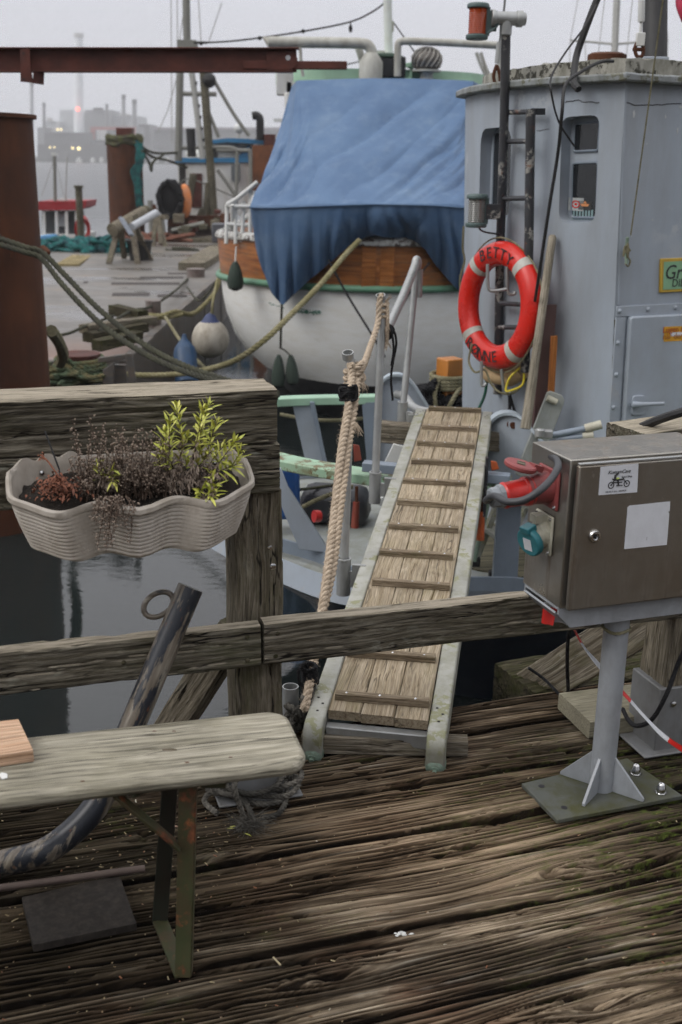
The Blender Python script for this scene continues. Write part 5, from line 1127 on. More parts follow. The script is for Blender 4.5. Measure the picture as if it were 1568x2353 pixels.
M_scuff = plain('bare primer spot', (.45, .47, .48), .6)
for (x, y, w_, h_) in ((1457, 262, .016, .03), (1530, 268, .012, .018), (1558, 300, .01, .03), (1470, 345, .006, .01), (1500, 505, .01, .008), (1452, 540, .006, .02), (1565, 245, .014, .014), (1487, 330, .005, .012)):
    p, n_ = onB(x, y, .0008); mb_ = MB(); pg = [(w_*.6*math.cos(a/8*6.283)*rnd.uniform(.5, 1.1), h_*.6*math.sin(a/8*6.283)*rnd.uniform(.5, 1.1)) for a in range(8)]; Mq = BMt.copy(); Mq.translation = p; mb_.prism(pg, Mq, .0005); part('paint_scuff', mb_, M_scuff, wb)
M_run = paint('rust run', (.25, .2, .15), .7, .2)
for (x, y0, y1) in ((1418, 790, 850), (1414, 864, 905), (1487, 716, 735), (1550, 712, 728)):
    P_ = [onB(x, y0, .001)[0], onB(x-1, (y0+y1)/2, .001)[0], onB(x-2, y1, .001)[0]]; mb_ = MB(); mb_.tube(P_, [.004, .003, .0008], 4); part('rust_run', mb_, M_run, wb)
def tub(name, pts, r, m, parent=wb, n=12, lab=None, k=8, sm=True):
    mb_ = MB(); mb_.tube(spline(pts, k) if sm and len(pts) > 2 else pts, r, n); return part(name, mb_, m, parent, label=lab)
p = onB(1440, 575, .04)[0]; tub('line_cleat', [onB(1443, 545, .05)[0], p, onB(1441, 606, .05)[0]], .008, M_verd); tub('line_cleat_foot', [onB(1438, 580, 0)[0], p], .007, M_verd)
mb = MB(); q = random.Random(3); pts = [onB(1441+q.uniform(-8, 8), 578+q.uniform(-22, 18), .06)[0] for _ in range(12)]+[onB(1444, 590, .05)[0], onB(1449, 600, .05)[0], onB(1444, 612, .05)[0], onB(1438, 605, .05)[0]]
mb.rope(spline([at(1527, -40, 5.0), at(1524, 0, 5.05), onB(1450, 540, .06)[0]], 4), .0035, .03); mb.rope(spline(pts, 5), .004, .03); single('halyard', mb, M_rope6, 'thin tan line running down to a small cleat on the grey wheelhouse side', 'rope')
# ladder with two pipes
lad = thing('ladder', 'black pipe ladder with chipped paint standing against the grey wheelhouse', 'ladder', at(1145, 800, 6.1))
YL = onA(1217, 560)[0].y-.16; print('ladder Y', YL, onA(1160, 560)[0].y, onA(1240,800)[0].y, onA(1150,700)[0].y)
for pts, nm in (([at(1164, 40, 5.95), at(1158, 330, 6.0), at(1150, 560, 6.05), at(1145, 850, 6.1), at(1143, 905, 6.1)], 'pole'), ([at(1220, 250, YL), at(1216, 560, YL+.02), at(1207, 855, YL+.03)], 'pole')):
    mb = MB(); mb.tube(pts, .023, 14); part(nm, mb, M_blkmet, lad)
for a, b in (((1163, 258), (1245, 256)), ((1162, 325), (1218, 324)), ((1157, 456), (1214, 455)), ((1150, 697), (1210, 700)), ((1148, 752), (1208, 752))):
    mb = MB(); mb.tube([at(*a, 6.02), at(*b, YL+.02)], .0125, 10); part('rung', mb, M_blkmet, lad)
mb = MB(); mb.beam(at(1222, 256, YL), at(1253, 256, YL+.03), .006, .03); part('bracket', mb, M_blkmet, lad)
def navlight(c_, lens, label, hm, s_=1.0):
    t = thing('navigation_light', label, 'lamp', c_); ax_ = V((0, 0, 1))
    R = Matrix.Rotation(.25, 4, 'Z'); M = Matrix.Translation(c_) @ R
    mb_ = MB(); mb_.lathe([(.0001, -.082), (.05, -.082), (.054, -.076), (.054, -.06), (.046, -.058), (.0001, -.058)], M, 24); mb_.lathe([(.0001, .058), (.046, .058), (.054, .06), (.054, .074), (.048, .082), (.0001, .084)], M, 24)
    mb_.box(M @ V((.03, .012, 0)), (.05, .075, .13), M.to_3x3()); part('housing', mb_, hm, t, bevel=.003)
    mb_ = MB(); pr = []
    for k in range(25): pr.append((.0415+(.003 if k % 2 else 0), -.058+.116*k/24))
    mb_.lathe(pr, M, 28); part('lens', mb_, lens, t, sharp=15); return t
lo_ = Mat('orange red lens'); lo_.col((.5, .07, .01)).set(rough=.12, spec=.8); lo_.b.inputs['Transmission Weight'].default_value = .25
lc_ = Mat('grey clear lens'); lc_.col((.3, .3, .28)).set(rough=.1, spec=.9); lc_.b.inputs['Transmission Weight'].default_value = .45
M_navh = paint('grey green lamp housing', (.07, .11, .11), .5, .2, (.15, .15, .12), .3, scale=20)
nl = navlight(at(1098, 49, 5.95), lo_.m, 'grey green navigation lamp with orange red ribbed lens on top of the ladder pole', M_navh)
mb = MB(); mb.box(at(1131, 48, 5.95), (.045, .03, .09)); mb.tube(spline([at(1148, 45, 5.93), at(1140, 62, 5.93), at(1122, 75, 5.93), at(1110, 88, 5.95), at(1104, 78, 5.95)], 6), .006, 8); part('bracket', mb, M_navh, nl, bevel=.004)
nl2 = navlight(at(1096, 484, 5.95), lc_.m, 'navigation lamp with clear ribbed lens clamped to the ladder above the lifebuoy', M_navh)
mb = MB(); mb.box(at(1130, 486, 5.95), (.09, .03, .075)); mb.tube(spline([at(1098, 512, 5.95), at(1104, 527, 5.95), at(1120, 534, 5.97), at(1150, 538, 6.0)], 6), .005, 8); part('bracket', mb, M_blkmet, nl2, bevel=.003)
mb = MB(); c_ = at(1164, 42, 5.95); xx = V((1, .1, 0)).normalized()
mb.tube([c_-xx*.075, c_-xx*.055], .04, 16); mb.tube([c_-xx*.06, c_+xx*.06], .032, 16); mb.tube([c_+xx*.05, c_+xx*.08], .038, 16); mb.tube([c_+xx*.07, c_+xx*.095], .03, 16); mb.tube([c_-V((0, 0, .075)), c_], .03, 16); part('pipe_tee', mb, M_galv, lad, bevel=.003)
# roof gear of the workboat
tub('mast', [at(1505, 145, 6.2), at(1507, -60, 6.35), at(1509, -400, 6.4)], .062, M_black, n=20)
mb = MB(); mb.box(at(1503, 160, 6.1), (.13, .06, .12)); mb.box(at(1520, 182, 6.0), (.2, .1, .02)); part('mast_bracket', mb, M_hullg, wb, bevel=.004)
tub('chimney_pipe', [at(1250, 160, 6.3), at(1275, 163, 6.25)], .035, M_coam)
mb = MB(); mb.lathe([(.0001, 0), (.1, 0), (.1, .05), (.08, .06), (.0001, .06)], Matrix.Translation(at(1394, 150, 6.3)), 20); part('vent_cap', mb, M_rust, wb)
def rig(name, pts, r, m, label, k=6): return cord(name, pts, r, m, label, 'cable', None, k)
rig('cable', [at(1400, -60, 5.6), at(1372, 0, 5.6), at(1345, 70, 5.6), at(1325, 130, 5.6), at(1319, 185, 5.5), at(1330, 205, 5.45)], .016, M_black, 'thick black cable rising from the wheelhouse roof beside the black mast')
rig('cable', [at(1372, 10, 5.55), at(1345, 60, 5.5), at(1300, 120, 5.4), at(1268, 175, 5.3), at(1268, 215, 5.25), at(1285, 280, 5.4), at(1320, 335, 5.55)], .0045, M_black, 'thin black wire looping from the roof edge to the wheelhouse window')
rig('cable', [at(1410, 140, 5.5), at(1380, 142, 5.45), at(1335, 165, 5.35), at(1300, 195, 5.25), at(1292, 260, 5.2), at(1283, 350, 5.3), at(1262, 480, 5.35), at(1238, 640, 5.45), at(1230, 690, 5.6)], .0078, M_black, 'black cable hanging from the roof edge down the wheelhouse front')
tk = thing('turnbuckle', 'white and rusty turnbuckle tensioning a stay in front of the black mast', 'turnbuckle', at(1474, 130, 5.9))
mb = MB(); mb.tube([at(1476, -60, 5.9), at(1474, 50, 5.9)], .017, 10); mb.tube([at(1474, 50, 5.9), at(1472, 80, 5.9)], .008, 8); mb.box(at(1472, 90, 5.9), (.04, .03, .06)); part('barrel', mb, M_white, tk, bevel=.003)
mb = MB(); mb.tube(spline([at(1466, 95, 5.9), at(1460, 110, 5.9), at(1464, 128, 5.9), at(1476, 128, 5.9), at(1479, 110, 5.9), at(1474, 95, 5.9)], 5), .009, 8); mb.tube([at(1455, 113, 5.9), at(1482, 113, 5.9)], .009, 8); part('shackle', mb, M_rust, tk)
tk = thing('turnbuckle', 'small grey turnbuckle and rusty shackle on the stay beside the ladder top', 'turnbuckle', at(1142, 190, 6.3))
mb = MB(); mb.tube([at(1165, -60, 6.2), at(1160, 10, 6.2), at(1154, 60, 6.25), at(1148, 100, 6.3)], .006, 6); mb.tube([at(1148, 96, 6.3), at(1143, 145, 6.3)], .014, 8); part('barrel', mb, M_galv, tk)
mb = MB(); mb.tube(spline([at(1142, 148, 6.3), at(1135, 172, 6.3), at(1139, 190, 6.3), at(1150, 188, 6.3), at(1148, 168, 6.3), at(1142, 150, 6.3)], 5), .009, 8); part('shackle', mb, M_rust, tk)

# lifebuoy
bc = at(1147, 702, 5.88); bn = V((-.86, -.5, .04)).normalized(); bt = V((0, 0, 1)).cross(bn).normalized(); bu = bn.cross(bt)
tilt = Matrix.Rotation(math.radians(-3), 3, bn); bt, bu = tilt @ bt, tilt @ bu
LBM = Matrix((bt, bu, bn)).transposed().to_4x4(); LBM.translation = bc
RB, rb = .262, .061
lbuoy = thing('lifebuoy', 'bright red orange lifebuoy with grey bands and black lettering hung on the ladder', 'lifebuoy', bc-V((0, 0, .33)))
def tor(R_, r_, a0, a1, n1, flat=.85):
    G = []
    for i in range(n1+1):
        a = a0+(a1-a0)*i/n1
        G.append([tuple(LBM @ V(((R_+r_*math.cos(b))*math.cos(a), (R_+r_*math.cos(b))*math.sin(a), r_*flat*math.sin(b)))) for b in np.linspace(0, 2*math.pi, 25)[:-1]])
    mb_ = MB(); mb_.grid(np.array(G), True); return mb_
ringo = part('ring', tor(RB, rb, 0, 2*math.pi, 72), M_buoy, lbuoy)
for a in (52, 137, 225, 312):
    part('reflective_band', tor(RB, rb+.0012, math.radians(a-4.5), math.radians(a+4.5), 5), M_tape, lbuoy)
def arctext(s_, ac, da, top=True):
    for i, ch in enumerate(s_):
        k = i-(len(s_)-1)/2; a = math.radians(ac+(-k*da if top else k*da)); M = LBM @ Matrix.Rotation(a, 4, 'Z') @ Matrix.Translation((RB, 0, rb*.86+.0004)) @ Matrix.Rotation(-math.pi/2 if top else math.pi/2, 4, 'Z')
        text(ch, M, .08, M_ink, ringo, 'letter', ext=.001)
arctext('BETTY', 92, 12.5); arctext('RØNNE', 262, 12.5, False)
mb = MB()
for a in (30, 150, 215, 330):
    R_ = RB+.075; M = LBM @ Matrix.Rotation(math.radians(a), 4, 'Z'); 
P = [LBM @ V(((RB+rb+.012+.008*math.sin(a*4))*math.cos(a), (RB+rb+.012+.008*math.sin(a*4))*math.sin(a), 0)) for a in np.linspace(0, 6.283, 60)]
mb.rope(P, .004, .03); part('grab_line', mb, M_rope6, lbuoy)
for (pts) in ([(1121, 607), (1122, 655), (1130, 668), (1165, 664)], [(1166, 612), (1167, 668), (1180, 676), (1185, 670)], [(1107, 830), (1107, 878), (1112, 886), (1118, 880)], [(1153, 848), (1158, 890), (1170, 905), (1178, 895)]):
    mb = MB(); mb.tube(spline([at(x, y, 5.79) for x, y in pts], 5), .0085, 8); part('holder_hook', mb, M_galv, lad)
mb = MB(); a_, b_ = at(1112, 853, 5.98), at(1202, 850, 5.82); mb.tube([a_, a_.lerp(b_, .15)+V((0, 0, -.02)), a_.lerp(b_, .7)+V((0, 0, -.035)), b_], [.03, .042, .05, .046], 16)
single('foam_roll', mb, paint('cream foam', (.5, .36, .2), .8, .15, (.3, .2, .1), .4, scale=15, bump=.2), 'cream coloured foam roll tucked under the lifebuoy', 'foam roll')
mb = MB(); mb.tube(spline([at(1198, 842, 5.75), at(1205, 860, 5.74), at(1200, 885, 5.74), at(1172, 898, 5.74), at(1163, 895, 5.75), at(1172, 868, 5.75), at(1195, 845, 5.75)], 6), .006, 8); single('cord_loop', mb, plain('yellow cord', (.62, .5, .03)), 'bright yellow cord looped over the end of the foam roll', 'cord')
cord('twine', [at(1085, 790, 5.9), at(1078, 830, 5.9), at(1092, 855, 5.85), at(1115, 850, 5.8), at(1128, 880, 5.78), at(1150, 902, 5.76), at(1180, 903, 5.76), at(1200, 885, 5.8), at(1210, 870, 5.85)], .006, M_rope6, 'loose twine hanging in a curve below the lifebuoy', 'rope', tw=.03)
cord('twine', [at(1066, 520, 6.4), at(1064, 570, 6.4), at(1068, 600, 6.4), at(1058, 640, 6.4), at(1060, 680, 6.4), at(1066, 690, 6.4)], .006, M_rope6, 'bundle of thin line hanging at the left corner of the wheelhouse', 'rope', tw=.03)
for pts, lb_, r_, mm in (([(1120, 870), (1115, 905), (1105, 930), (1095, 950)], 'green hose end curving down at the foot of the ladder', .008, plain('dark green hose', (.01, .08, .05))), ([(1170, 895), (1172, 930), (1168, 975)], 'black hose hanging straight below the lifebuoy', .009, M_black), ([(1172, 905), (1180, 935), (1190, 975)], 'black hose slanting beneath the lifebuoy beside a straight one', .007, M_black), ([(1208, 850), (1206, 900), (1200, 975)], 'black hose beside the lower end of the weathered pole', .009, M_black)):
    cord('hose', [at(x, y, 5.95) for x, y in pts], r_, mm, lb_, 'hose')
mb = MB(); a_, b_ = at(1270, 545, onA(1270, 545)[0].y-.05), at(1208, 985, YL-.3); mb.tube([a_+V((0, 0, .012)), a_, a_.lerp(b_, .5), b_], [.012, .02, .021, .026], 14)
M = frame(a_, b_); single('boat_pole', mb, wood('grey pole wood', (.1, .085, .06), (.25, .22, .17), (.36, .33, .27), 90, 2, .4, .002), 'long grey weathered wooden pole leaning against the wheelhouse', 'pole', M=M)
mb = MB(); mb.beam(at(1262, 700, 5.6), at(1238, 1000, 5.62), .02, .075, up=(1, .3, 0)); single('brown_board', mb, paint('brown painted board', (.1, .055, .05), .6, .2), 'dull brown board standing behind the weathered pole', 'board', M=frame(at(1262, 700, 5.6), at(1238, 1000, 5.62)))
mb = MB(); mb.beam(at(1274, 772, 5.55), at(1264, 960, 5.57), .015, .03, up=(1, .3, 0)); single('batten', mb, M_varn, 'narrow orange brown batten behind the weathered pole', 'batten', M=frame(at(1274, 772, 5.55), at(1264, 960, 5.57)))
pv_ = [(1258, 902), (1266, 899), (1292, 908), (1298, 918), (1296, 930), (1225, 1110), (1185, 1090)]
hp = thing('hatch_board', 'pale grey board with rounded corners leaning by the wheelhouse', 'board', at(1210, 1080, 5.5)); part('panel', poly_at(pv_, 5.5, .02), M_deckp, hp, bevel=.004)
mb = MB(); mb.tube([at(1258, 914, 5.49), at(1280, 924, 5.49)], .016, 12); part('grip', mb, M_cream, hp)
for i, (a, b, c_) in enumerate((((1270, 1000), (1345, 985), (1383, 975)), ((1280, 1010), (1340, 1003), (1365, 1000)))):
    t = thing('fishing_rod_holder', ('upper grey pipe with cream end cap and clamp before the wheelhouse door', 'lower grey pipe with cream end cap before the wheelhouse door')[i], 'pipe', at(*a, 5.1))
    mb = MB(); mb.tube([at(*a, 5.12), at(*b, 5.1)], .015, 12); part('tube', mb, M_hulld, t)
    mb = MB(); mb.tube([at(*b, 5.1), at(*c_, 5.09)], .021, 14); part('end_cap', mb, M_cream, t)
    if i == 0: mb = MB(); mb.box(at(1250, 997, 5.08), (.08, .04, .04)); mb.tube([at(1243, 985, 5.06), at(1240, 1005, 5.06)], .02, 12); part('clamp', mb, M_galv, t, bevel=.006)
# deck clutter under the gangway
fc = thing('fuel_can', 'large black plastic fuel tank with a red cap standing on the boat deck', 'fuel can', onz(765, 1222, DZ))
f0 = onz(770, 1210, DZ); mb = MB(); mb.box(f0+V((0, .1, .105)), (.40, .26, .2), Matrix.Rotation(-.15, 3, 'Z'), .92); part('tank', mb, paint('black plastic tank', (.028, .029, .034), .42, .1, bump=.02), fc, bevel=.055)
mb = MB(); c_ = at(713, 1190, 5.63); mb.lathe([(.0001, 0), (.03, 0), (.032, .01), (.032, .035), (.0001, .036)], zframe(c_+V((.05, .03, 0)), c_+V((-.6, -.3, .1))), 14); part('cap', mb, M_redp, fc)
bc2 = thing('blue_crate', 'blue plastic jerrycan standing behind the rail at the left of the black tank', 'jerrycan', onz(655, 1180, DZ)); mb = MB(); mb.box(at(657, 1125, 5.95)+V((-.03, 0, 0)), (.2, .2, .3), Matrix.Rotation(.2, 3, 'Z'), .95); part('body', mb, M_blue, bc2, bevel=.03)
mb = MB(); mb.tube([at(640, 1082, 5.95), at(650, 1078, 5.95), at(665, 1084, 5.95)], .012, 8); part('handle', mb, M_blue, bc2)
cord('deck_line', [onz(640, 1150, .0-.2), at(665, 1130, 5.9), at(730, 1120, 6.1), at(800, 1110, 6.2)], .009, M_rope2, 'dark line lying across the pale deck behind the black tank', 'rope')
cord('deck_line', [at(690, 1168, 5.55), at(725, 1150, 5.5), at(770, 1132, 5.45), at(810, 1118, 5.4)], .012, M_rope6, 'twisted greenish rope passing in front of the black tank', 'rope', tw=.06)
cord('deck_line', [at(643, 952, 7.15), at(700, 962, 7.15), at(760, 966, 7.1), at(830, 962, 7.1), at(872, 955, 7.0)], .012, M_rope6, 'thin pale line stretched behind the posts of the far green rail', 'rope')
def clamp(px, y0, y1, hx, hy0, hy1, Y, label, cm):
    t = thing('bar_clamp', label, 'clamp', at(px, y1, Y)); mb_ = MB(); mb_.beam(at(px-8, y0, Y), at(px-8, y1, Y), .008, .03, up=(0, 1, 0)) if 0 else mb_.box(at(px-12, (hy0+y0)/2+20, Y), (.012, .03, (hy1-y0)*Y/FPX*.8)); part('bar', mb_, M_blkmet, t)
    mb_ = MB(); mb_.add([*[at(*p, Y-.012) for p in ((px, y0), (px+14, y0+3), (px+20, y1-4), (px+2, y1))], *[at(*p, Y+.012) for p in ((px, y0), (px+14, y0+3), (px+20, y1-4), (px+2, y1))]], [(3, 2, 1, 0), (4, 5, 6, 7), (0, 1, 5, 4), (1, 2, 6, 5), (2, 3, 7, 6), (3, 0, 4, 7)]); part('jaw', mb_, cm, t, bevel=.004)
    mb_ = MB(); mb_.tube([at(hx, hy0, Y), at(hx, hy0+35, Y)], .008, 8); part('screw', mb_, M_rust, t); mb_ = MB(); mb_.tube([at(hx-1, hy0+35, Y), at(hx-4, hy1, Y)], [.016, .019], 10); part('handle', mb_, cm, t)
clamp(812, 1020, 1062, 820, 1118, 1212, 5.12, 'rusty red bar clamp gripping the green rail left of the gangway', paint('rusty red clamp', (.2, .05, .03), .7, .2, (.35, .03, .02), .7, scale=16, rust=.3))
clamp(1128, 1058, 1082, 1108, 1140, 1240, 4.98, 'orange bar clamp gripping the green rail right of the gangway', paint('orange clamp', (.45, .09, .02), .6, .2, (.12, .04, .02), .7, scale=20, rust=.2))
mb = MB(); mb.box((at(838, 1080, 5.12)+at(1168, 1110, 4.99))/2+V((0, 0, .02)), (.68, .06, .045), frame(at(838, 1080, 5.12), at(1168, 1110, 4.99)).to_3x3()); single('packing_strip', mb, M_hulld, 'grey wooden strip clamped on the green rail under the gangway', 'timber', bevel=.004)
for pts, Y, lb_ in (([(905, 1020), (950, 1032), (935, 1068), (885, 1062)], 5.6, 'white board lying against the cheek plate left of the gangway'), ([(862, 1150), (882, 1142), (892, 1170), (868, 1160)], 5.5, 'cream scrap of board on the deck under the green rail')):
    single('white_board', poly_at(pts, Y, .02), M_white, lb_, 'board', bevel=.002)
# folding steps behind the post
fs = thing('step_ladder', 'small aluminium folding steps on the deck behind the grey rail post', 'step ladder', onz(1130, 1300, DZ))
for a, b, Y0, Y1 in (((1170, 1090), (1092, 1290), 5.45, 5.35), ((1225, 1130), (1135, 1322), 5.4, 5.22)):
    mb = MB(); mb.beam(at(*a, Y0), at(*b, Y1), .02, .035); part('side_rail', mb, M_alu, fs)
for a, b in (((1120, 1212), (1165, 1245)), ((1200, 1160), (1250, 1160))):
    mb = MB(); mb.beam(at(*a, 5.4), at(*b, 5.35), .09, .02); part('step', mb, M_alu, fs, bevel=.003)
for x, y, Y in ((1092, 1290, 5.35), (1135, 1322, 5.22)): mb = MB(); mb.box(at(x, y, Y), (.05, .04, .05)); part('rubber_foot', mb, M_black, fs, bevel=.006)
mb = MB(); mb.tube([at(1128, 1130, 5.3), at(1090, 1290, 5.25)], .012, 8); single('steel_pipe', mb, M_verd, 'thin greenish pipe leaning beside the folding steps', 'pipe')
# orange post with ropes
ob_ = thing('mooring_post', 'orange varnished square mooring post wrapped in pale rope', 'bollard', at(1033, 950, 7.4)); mb = MB(); mb.box(at(1033, 885, 7.4)+V((0, 0, -.1)), (.135, .135, .56), Matrix.Rotation(.5, 3, 'Z')); part('post', mb, paint('orange varnish', (.45, .17, .03), .4, .15, (.2, .1, .04), .4, scale=6), ob_, bevel=.01)
mb = MB()
for k in range(4):
    c_ = at(1034, 862+9*k, 7.4); mb.rope([c_+V((.12*math.cos(a), .11*math.sin(a), .006*math.sin(a+k))) for a in np.linspace(0, 6.3, 16)], .017, .07)
mb.rope(spline([at(1008, 875, 7.3), at(1000, 905, 7.25), at(1002, 935, 7.25)], 5), .016, .07); mb.rope(spline([at(1060, 890, 7.3), at(1045, 912, 7.25), at(1030, 940, 7.25)], 5), .016, .07)
single('mooring_rope', mb, M_rope6, 'pale rope wound round the orange mooring post', 'rope')
mb = MB(); q = random.Random(8)
for (cx, cy_) in ((978, 890), (1040, 915)):
    mb.rope(spline([at(cx+q.gauss(0, 22), cy_+q.gauss(8, 13), 7.35+q.uniform(-.12, .12)) for _ in range(34)], 5), .02, .09, n=6)
single('rope_heap', mb, M_cord, 'heap of thick black rope around the foot of the orange post', 'rope')

# ------------------------------------------------------------------ wooden cutter with the blue cover
HY, HX = 11.9, .33; ct = thing('wooden_cutter', 'white hulled cutter with varnished bulwark and green rubbing strake under the blue cover', 'boat', V((HX, HY+4, WZ)))
def hb(s_): return 1.88*(max(0, 1-(1-min(s_/2.6, 1))**2.3))**.62
S_ = np.concatenate([[0, .01, .03, .07, .13, .22, .35], np.linspace(.5, 2.6, 10), [3.5, 5, 7, 9]])
def sheer(s_): return -.10*min(s_/3, 1)+.02*max(0, s_-5)
def hullrow(z, f, rake, m_side=1):
    P = []
    for s_ in S_[::-1]: P.append((HX-hb(s_)*f(s_), HY+s_+rake*(1-min(s_/5, 1)), z+sheer(s_)))
    for s_ in S_: P.append((HX+hb(s_)*f(s_), HY+s_+rake*(1-min(s_/5, 1)), z+sheer(s_)))
    return P
def loft(rows): mb_ = MB(); mb_.grid(np.array(rows)); return mb_
one = lambda s_: 1
def ff(w_): return lambda s_: w_+(1-w_)*0
bul = [hullrow(.33, ff(.99), .02), hullrow(.55, ff(1.0), .0), hullrow(.80, ff(1.01), -.02)]
m_v = Mat('varnished bulwark planks'); vv = m_v.coord(rand=False); sp = m_v.n('ShaderNodeSeparateXYZ'); m_v.l(vv, sp.inputs[0])
g = m_v.noise(m_v.coord((1.5, 1.5, 26)), 1, 5, .65); fr = m_v.math('FRACT', m_v.math('MULTIPLY', sp.outputs[2], 10.5)); cc = m_v.ramp(g, [(.3, (.15, .045, .012)), (.5, (.33, .115, .03)), (.7, (.45, .19, .06))])
cc = m_v.mix(m_v.rng(m_v.noise(m_v.coord((3, 3, 10)), 1, 5, .7), .52, .7, 0, .6), cc, (.16, .115, .08)); cc = m_v.mix(m_v.rng(fr, .0, .07, .85, 0), cc, (.03, .014, .008)); m_v.col(cc); m_v.set(rough=.42); m_v.bump(m_v.rng(fr, .0, .07), .4, .01)
bulo = part('bulwark', loft(bul), m_v.m, ct, sharp=60)
part('bulwark_lining', loft([[(x*.97+HX*.03, y+.05, z) for x, y, z in r] for r in bul[::-1]]), M_varn, ct)
M_hw = paint('white cutter hull paint', (.84, .85, .83), .35, .02, (.6, .55, .44), .45, scale=1.4, bump=.02, streak=.12, dscale=3)
rows = [hullrow(z, ff(w_), r_) for z, w_, r_ in ((-.72, .74, .28), (-.55, .84, .2), (-.35, .91, .13), (-.1, .96, .08), (.1, .98, .05), (.33, .99, .02))]
hullo = part('hull', loft(rows), M_hw, ct, sharp=60)
rows = [hullrow(z, ff(w_), r_) for z, w_, r_ in ((-1.7, .3, .9), (-1.2, .5, .55), (-.95, .62, .4), (-.72, .74, .28))]
part('hull_bottom', loft(rows), paint('black antifouling', (.012, .013, .016), .4, .1), ct, sharp=60)
P = [V(p) for p in hullrow(.345, ff(1.005), .0)]; mb = MB(); mb.tube(P, .038, 10); part('rubbing_strake', mb, paint('green strake', (.1, .25, .16), .5, .12, (.25, .27, .2), .4), ct)
P = [V(p)+V((0, 0, .03)) for p in hullrow(.80, ff(1.0), -.03)]; mb = MB(); mb.tube(P, .055, 10, flat=.6)
part('cap_rail', mb, paint('flaking white rail', (.55, .56, .54), .6, .1, (.12, .1, .07), .9, scale=6, chip=(.08, .06, .05), ca=.8), ct)
for dx in (-.09, .1): mb = MB(); mb.beam(V((HX+dx, HY-.01+abs(dx)*.5, .36)), V((HX+dx, HY-.03+abs(dx)*.5, .79)), .15, .07, up=(0, 1, 0)); part('stem_post', mb, M_varn, ct, bevel=.008)
mb = MB(); mb.prism([(x, y) for x, y, z in hullrow(.6, ff(.98), .05)], Matrix.Translation((0, 0, .3)), .03); part('deck', mb, M_deckp, ct)
q = random.Random(6)
for (x0, x1, y0, dy) in ((595, 652, 690, 12), (672, 735, 712, 6)):
    mb = MB(); px_, py_ = x0, y0
    for k in range(46):
        x = x0+(x1-x0)*k/45; y = y0+dy*k/45+3.2*math.sin(k*1.9)+q.gauss(0, 1.0)
        r = ray(x, y); yy = HY+.3
        for _ in range(12):                           # march to the hull surface
            p = V((0, 0, EYE))+r*(yy/r.y); hx = abs(p.x-HX)
            s_ = next((ss for ss in np.linspace(0, 2.6, 130) if hb(ss)*.975 >= hx), 2.6); yy = HY+s_+.07
        p = V((0, 0, EYE))+r*((yy-.03)/r.y); mb.box(p, (q.uniform(.012, .04), .006, q.uniform(.004, .022)), Matrix.Rotation(q.uniform(-.8, .8), 3, 'Y') @ Matrix.Rotation(-.6 if p.x < HX-.8 else -.25, 3, 'Z'))
    part('name_remains', mb, plain('peeled green letter paint', (.05, .16, .11)), hullo, label='peeled remains of green name lettering')
# pulpit railing
rl = [at(520, 560, 12.9), at(545, 562, 12.7), at(578, 566, 12.4)]
for x0, y0, x1, y1 in ((522, 470, 520, 560), (540, 462, 542, 560), (560, 462, 556, 556), (575, 430, 575, 556), (534, 530, 534, 470), (585, 440, 580, 470)):
    mb = MB(); mb.tube([at(x0, y0, 13), at(x1, y1, 12.9)], .022, 8); part('railing_post', mb, M_white, ct)
for pts in ([(520, 472), (545, 474), (590, 474)], [(520, 515), (560, 517), (592, 516)], [(522, 470), (545, 456), (575, 432), (592, 418)]):
    mb = MB(); mb.tube([at(x, y, 12.95) for x, y in pts], .024, 8); part('railing_bar', mb, M_white, ct)
# wheelhouse roof and gear above the cover
c_ = at(880, 178, 14.6); mb = MB(); mb.prism([(x, .13*(1-(x/1.3)**2)*.6) for x in np.linspace(-1.28, 1.28, 17)]+[(1.28, -.5), (-1.28, -.5)], Matrix.Translation(c_) @ Matrix.Rotation(math.pi/2, 4, 'X'), .08) if 0 else mb.prism([(1.33*math.cos(a)*1.0, .9*math.sin(a)) for a in np.linspace(0, 6.283, 40)[:-1]], Matrix.Translation((c_.x, 15.3, 2.52)), .14)
part('roof', mb, M_mintc, ct)
mb = MB(); mb.box(V((c_.x, 15.6, 1.4)), (2.3, 2.2, 2.2)); part('wheelhouse', mb, M_white, ct)
def ctub(nm, pts, r, m, Y, n=12, k=6): mb_ = MB(); mb_.tube(spline([at(x, y, Y) for x, y in pts], k) if len(pts) > 2 else [at(x, y, Y) for x, y in pts], r, n); return part(nm, mb_, m, ct)
M_exh = paint('stained exhaust pipe', (.42, .42, .38), .5, .15, (.16, .13, .09), .7, scale=4, rust=.05)
ctub('exhaust_pipe', [(618, 96), (700, 97), (780, 98), (835, 100), (850, 108), (856, 125), (856, 140)], .063, M_exh, 14.3)
mb = MB(); mb.tube([at(605, 85, 14.3), at(622, 97, 14.3)], [.01, .063], 14); part('exhaust_tip', mb, M_exh, ct)
mb = MB(); mb.lathe([(.07, .1), (.14, .0), (.14, -.3), (.0001, -.3)], Matrix.Translation(at(853, 142, 14.3)), 18); part('exhaust_base', mb, M_exh, ct)
mb = MB(); c_ = at(981, 148, 14.3); pr = [(.12, -.07), (.17, 0), (.18, .06), (.15, .13), (.08, .18), (.0001, .19)]; mb.lathe(pr, Matrix.Translation(c_), 22); vent = part('ventilator', mb, plain('weathered dark vent', (.12, .11, .1), .5, .6), ct)
mb = MB()
for k in range(16): a = k/16*6.283; mb.tube([c_+V((r_*1.03*math.cos(a+h_*4), r_*1.03*math.sin(a+h_*4), h_)) for r_, h_ in ((.15, -.03), (.175, .03), (.17, .09), (.13, .15), (.05, .19))], .009, 4, False)
